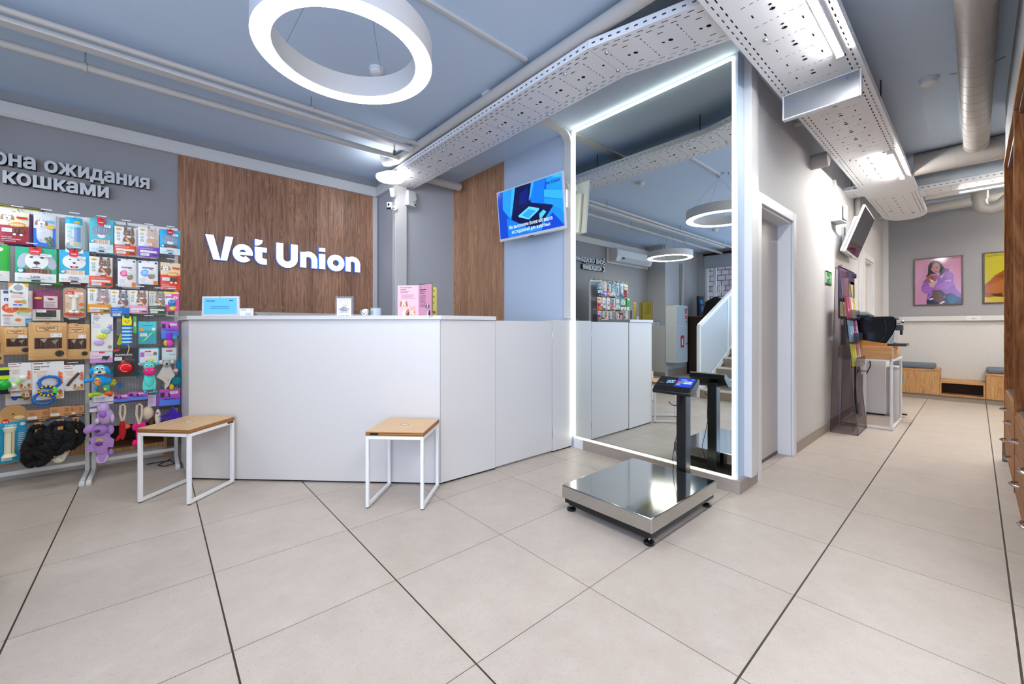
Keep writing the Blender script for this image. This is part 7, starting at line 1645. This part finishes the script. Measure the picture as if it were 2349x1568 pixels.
# ================================================================ MIRROR-SIDE ROOM (behind the camera)
def mu(px, py, v): a = onV(px, py, v); return (2 * UM - a[0], a[1])
t = thing('air_conditioner', 'long white air conditioner on the back wall, seen in the mirror', 'air conditioner', (-1.85, VS, 2.46))
MB().box((-2.70, VS - .03, 2.44), (-1.10, VS, 2.755), M_trunk).build('mounting_board', t, bevel=.02)
MB().prism([(VS - .03, 2.735), (VS - .20, 2.735), (VS - .235, 2.70), (VS - .235, 2.56), (VS - .19, 2.47), (VS - .03, 2.47)], -2.52, -1.17, M_white, axis=0).build('body', t, bevel=.012)
MB().prism([(VS - .237, 2.56), (VS - .195, 2.475), (VS - .19, 2.48), (VS - .23, 2.565)], -2.42, -1.32, mat('vent_flap', '#b9bcbe', .4), axis=0).build('air_flap', t)
MB().box((-1.43, VS - .24, 2.52), (-1.36, VS - .21, 2.55), M_black).build('display_window', t)
t = thing('fire_cabinet', 'white metal fire hose cabinet hanging on the recess wall, seen in the mirror', 'cabinet', (-3.02, 4.45, .32))
MB().box((-3.29, 4.36, .325), (-2.745, 4.6, 1.60), M_wmetal).build('body', t, bevel=.003)
for z0, z1 in ((.34, 1.14), (1.155, 1.585)):
    MB().box((-3.275, 4.35, z0), (-2.76, 4.362, z1), mat('cabinet_door_grey', '#b4bec6', .4)).build('door', t, bevel=.003)
def dec(parent, x, z, w, h, draw, v):
    c = Card(w, h, eps=.0008); draw(c); o = c.build('sign', None, world=False); o.parent = parent; o.matrix_local = pmat(parent).inverted() @ Matrix.Translation((x, v, z)); return o
dec(t, -3.02, .66, .16, .27, lambda c: (c.rect(0, 0, 1, 1, '#c02028'), c.rect(.3, .2, .7, .8, '#e8dcdc'), c.rect(.42, .1, .58, .3, '#c02028')), 4.348)
dec(t, -3.19, 1.28, .10, .27, lambda c: (c.rect(0, 0, 1, 1, '#d9d9d9'), c.rect(.05, .05, .95, .5, '#c02028'), c.rect(.3, .15, .6, .42, '#e8dcdc'), c.rect(.05, .6, .95, .95, '#c9606a')), 4.348)
MB().cyl((-3.23, 4.35, .74), (-3.23, 4.345, .74), .02, M_black, 12).cyl((-3.23, 4.35, 1.24), (-3.23, 4.345, 1.24), .015, M_black, 12).build('lock', t)
pipe('vertical pale pipe in the corner over the fire cabinet', [(-3.42, 4.54, 1.6), (-3.42, 4.54, 2.6)], .03)
t = thing('wall_notice', 'small blue and white notice on the left wall, seen in the mirror', 'notice', (-2.72, 4.83, 1.0))
c = Card(.22, .25, eps=.0006); c.rect(0, 0, 1, 1, '#2f7fc4'); c.rect(.06, .06, .94, .55, '#dfe6ec'); c.rect(.06, .62, .94, .94, '#dfe6ec'); c.rows(.15, .85, .12, .5, 5, '#5b86ac'); c.rows(.15, .85, .66, .9, 2, '#c0505a')
o = c.build('printed_sheet', None, world=False); o.parent = t; o.rotation_euler = (0, 0, PI / 2); o.location = (.003, 0, 0)
S(MB().box((-2.712, 4.6, .1), (-2.705, 5.0, 1.15), M_brickpaint), 'wall_left_panelling')
# window on the street wall
t0 = MB()
for a, b_ in (((3.05, 1.25), (4.4, 1.31)), ((3.05, 2.84), (4.4, 2.9)), ((3.05, 1.25), (3.11, 2.9)), ((4.34, 1.25), (4.4, 2.9)), ((4.14, 1.31), (4.20, 2.84))): t0.box((-4.36, a[0], a[1]), (-4.30, b_[0], b_[1]), M_wmetal)
w1 = S(t0, 'window_1', .004)
MB().box((-4.335, 3.11, 1.31), (-4.329, 4.34, 2.84), clearmat('window_glass', '#eef4f8')).build('window_pane', w1)
t = thing('roller_blind', 'half-lowered white roller blind over the street window', 'blind', (-4.26, 3.75, 2.54))
MB().cyl((-4.25, 3.08, 2.88), (-4.25, 4.42, 2.88), .03, M_dark, 16).build('roller', t)
MB().box((-4.252, 3.10, 2.56), (-4.248, 4.40, 2.88), mat('blind_fabric', '#a9b4bf', .8)).build('fabric', t)
MB().box((-4.258, 3.10, 2.545), (-4.242, 4.40, 2.56), M_alu).build('bottom_bar', t)
bm_ = bpy.data.materials.new('grey_violet_brick'); bm_.use_nodes = True; n = bm_.node_tree.nodes; l = bm_.node_tree.links
tc = n.new('ShaderNodeTexCoord'); sp = n.new('ShaderNodeSeparateXYZ'); l.new(tc.outputs['Object'], sp.inputs[0]); cb_ = n.new('ShaderNodeCombineXYZ'); l.new(sp.outputs[1], cb_.inputs[0]); l.new(sp.outputs[2], cb_.inputs[1])
br = n.new('ShaderNodeTexBrick'); br.inputs['Scale'].default_value = 1.9; br.inputs['Mortar Size'].default_value = .02; br.inputs['Brick Width'].default_value = .42; br.inputs['Row Height'].default_value = .3
br.inputs['Color1'].default_value = lin('#8a839c') + (1,); br.inputs['Color2'].default_value = lin('#9d95a8') + (1,); br.inputs['Mortar'].default_value = lin('#2c2b34') + (1,)
l.new(cb_.outputs[0], br.inputs['Vector']); l.new(br.outputs['Color'], n['Principled BSDF'].inputs['Base Color']); n['Principled BSDF'].inputs['Roughness'].default_value = .9
MB().box((-7.2, 1.0, -.2), (-7.0, 8.0, 6), bm_).build('brick_facade', kind='structure')
# shelf with goods
t = thing('shop_shelf', 'dark-backed wooden shelf unit beside the fire cabinet, seen in the mirror', 'shelf', (-4.0, 4.45, 0))
MB().box((-4.28, 4.55, .0), (-3.75, 4.585, 1.37), mat('dark_board')).box((-4.28, 4.25, 0), (-4.26, 4.585, 1.37), M_dark).box((-3.77, 4.25, 0), (-3.75, 4.585, 1.37), mat('walnut_side', '#3d2c24', .5)).build('frame', t)
for z in (.45, .75, .95, 1.15, 1.36): MB().box((-4.26, 4.26, z), (-3.77, 4.56, z + .018), M_bench).build('shelf_board', t)
MB().box((-4.26, 4.24, .10), (-3.77, 4.26, .44), M_bench).build('door', t, bevel=.002)
for i, (u, z, hh, cc, nm) in enumerate(((-3.9, 1.17, .16, '#a5202c', 'red food packet on the upper shelf beside the fire cabinet'), (-4.1, 1.17, .15, '#8f1a24', 'darker red food packet on the upper shelf beside the fire cabinet'), (-3.92, .47, .16, '#1f4f8c', 'blue packet on the lower shelf beside the fire cabinet'), (-3.9, .77, .10, '#c9c9c9', 'small silver tin on the middle shelf'))):
    MB().box((u - .07, 4.34, z), (u + .07, 4.40, z + hh), mat('packet_' + cc[1:], cc, .4)).build('food_packet', cat='packet', label=nm, bevel=.01)
t = thing('spray_bottle', 'tall dark blue bottle pack standing on the shelf unit, seen in the mirror', 'bottle', (-4.0, 4.4, 1.378))
MB().prism([(-4.11, 1.378), (-3.89, 1.378), (-3.87, 1.86), (-4.13, 1.86)], 4.36, 4.42, mat('dark_blue_pack', '#101c30', .3), axis=1).build('pack', t, bevel=.01)
MB().ball((-4.0, 4.355, 1.72), (.09, .01, .06), mat('light_blue_print', '#3f8ac4', .4)).ball((-4.02, 4.355, 1.56), (.06, .01, .09), mat('light_blue_print')).build('print', t)
# stairs
t = thing('staircase', 'beige tiled staircase with white-edged steps, seen in the mirror', 'staircase', (-1.5, 2.0, 0))
M_stair = paint('stair_stone', '#8e8172', '#9c8f80', .5, 30); M_nose = mat('white_nosing', '#dcdad6', .4)
for k in range(8):
    u = -.57 - .29 * k
    st = MB().box((-3.2 if k == 7 else u - .29, .9, 0), (u, 2.86, .15 * (k + 1)), M_stair).build('step', t)
    MB().box((u - .045, .9, .15 * (k + 1)), (u + .004, 2.86, .15 * (k + 1) + .004), M_nose).box((u + .0, .9, .15 * (k + 1) - .022), (u + .004, 2.86, .15 * (k + 1)), M_nose).build('nosing', st)
t = thing('stair_railing', 'white panelled railing rising beside the stairs, seen in the mirror', 'railing', (-1.7, 2.9, 0))
b0 = [(-.585, .0), (-.585, 1.12), (-.62, 1.17), (-2.55, 2.09), (-3.2, 2.09), (-3.2, 0)]
MB().prism([(-.60, .0), (-.60, 1.10), (-2.55, 2.03), (-3.2, 2.03), (-3.2, 0)], 2.885, 2.905, mat('railing_panel', '#b9c3cb', .5), axis=1).build('panel', t)
f = MB(); 
f.bar((-.59, 2.895, 0), (-.59, 2.895, 1.14), .05, .05, M_wmetal).bar((-.59, 2.895, 1.13), (-2.57, 2.895, 2.07), .05, .06, M_wmetal).bar((-2.57, 2.895, 2.07), (-3.2, 2.895, 2.07), .05, .06, M_wmetal).bar((-.62, 2.87, .12), (-2.6, 2.87, 1.15), .02, .09, M_wmetal).bar((-1.7, 2.895, .7), (-1.7, 2.895, 1.66), .04, .04, M_wmetal)
f.build('frame', t, bevel=.004)
# coat rack
t = thing('coat_rack', 'white metal coat rack with hangers beyond the stairs, seen in the mirror', 'coat rack', (-3.9, 3.7, 0))
f = MB()
for v in (4.02, 3.2): f.bar((-3.9, v, 0), (-3.9, v, 2.10), .035, .035, M_wmetal)
f.bar((-3.9, 3.2, 1.55), (-3.9, 4.02, 1.55), .03, .03, M_wmetal).bar((-3.9, 3.2, 1.80), (-3.9, 4.02, 1.80), .025, .025, M_wmetal).bar((-3.9, 3.2, 1.92), (-3.9, 4.02, 1.92), .02, .02, M_wmetal); f.build('frame', t)
for i in range(4):
    MB().bar((-3.9, 3.98 - .05 * i, 1.92), (-3.9, 3.98 - .05 * i, 2.10), .02, .012, M_wmetal).build('rack_bar', t)
def hanger(u, v, i):
    h = thing('coat_hanger', 'white coat hanger on the rack, %s from the railing' % ('first', 'second', 'third')[i], 'hanger', (u, v, 1.6), 0, 'coat hangers on the white rack')
    MB().tube([(u, v, 1.80), (u, v + .01, 1.76), (u, v, 1.73), (u + .2, v, 1.63), (u - .2, v, 1.63), (u, v, 1.73)], .006, M_wmetal, 6).build('wire', h)
for i in range(3): hanger(-3.9, 3.45 + .16 * i, i)
t = thing('coat', 'black coat hanging on the left side of the white coat rack', 'coat', (-3.8, 3.95, .75))
b = MB(); mc = mat('black_wool', '#0c0c10', .95)
b.lathe([(0, 1.82), (.06, 1.80), (.22, 1.70), (.27, 1.45), (.26, 1.0), (.30, .7), (.26, .69), (0, .72)], (-3.78, 3.93, 0), mc, 20); b.build('body', t)
MB().tube([(-3.60, 3.98, 1.68), (-3.52, 3.98, 1.4), (-3.50, 3.98, 1.05)], .07, mc, 12).build('sleeve', t); MB().tube([(-3.96, 3.98, 1.68), (-4.04, 3.98, 1.4), (-4.06, 3.98, 1.05)], .07, mc, 12).build('sleeve', t)
# ================================================================ LIGHT
w = bpy.data.worlds.new('daylight'); SC.world = w; w.use_nodes = True
wn_ = w.node_tree.nodes; wl_ = w.node_tree.links; bg = wn_['Background']; bg.inputs['Strength'].default_value = 1.0
tc = wn_.new('ShaderNodeTexCoord'); sp = wn_.new('ShaderNodeSeparateXYZ'); wl_.new(tc.outputs['Generated'], sp.inputs[0])   # blue street daylight on the window side, pale hall light elsewhere
mr = wn_.new('ShaderNodeMapRange'); wl_.new(sp.outputs[0], mr.inputs['Value']); mr.inputs['From Min'].default_value = -.75; mr.inputs['From Max'].default_value = -.1
mx = wn_.new('ShaderNodeMix'); mx.data_type = 'RGBA'; wl_.new(mr.outputs[0], mx.inputs['Factor']); mx.inputs['A'].default_value = (1.65, 2.2, 3.2, 1); mx.inputs['B'].default_value = (.75, .70, .66, 1)
wl_.new(mx.outputs['Result'], bg.inputs['Color'])
def area(name, loc, size, power, col, rot=(0, 0, 0), sy=None):
    l = bpy.data.lights.new(name, 'AREA'); l.energy = power; l.color = col; l.size = size
    if sy: l.shape = 'RECTANGLE'; l.size_y = sy
    o = bpy.data.objects.new(name, l); COL.objects.link(o); o.location = loc; o.rotation_euler = rot; return o
# ================================================================ CAMERA
cd = bpy.data.cameras.new('camera'); cam = bpy.data.objects.new('camera', cd); COL.objects.link(cam)
cd.sensor_width = 36; cd.sensor_fit = 'HORIZONTAL'; cd.lens = F / 2349 * 36; cd.shift_y = -(784 - Y0) / 2349; cd.clip_start = .02
cam.location = (0, 0, H); cam.rotation_euler = (PI / 2, 0, math.atan2(CO, 0) * 0 + (PI / 2 - (PI / 2 - YAW)) - PI / 2 + 0)
# forward = (cos(yaw'), ..): X=forward*cos, forward vector in (u,v) = (CO, SI)
cam.rotation_euler = (PI / 2, 0, math.atan2(SI, CO) - PI / 2)
SC.camera = cam
SC.cycles.max_bounces = 8; SC.cycles.diffuse_bounces = 4; SC.cycles.glossy_bounces = 4; SC.cycles.transmission_bounces = 4; SC.cycles.transparent_max_bounces = 12; SC.cycles.caustics_reflective = False; SC.cycles.caustics_refractive = False
vs = SC.view_settings; vs.view_transform = 'Standard'; vs.look = 'None'; vs.gamma = 1; vs.use_curve_mapping = False; vs.exposure = 1.0
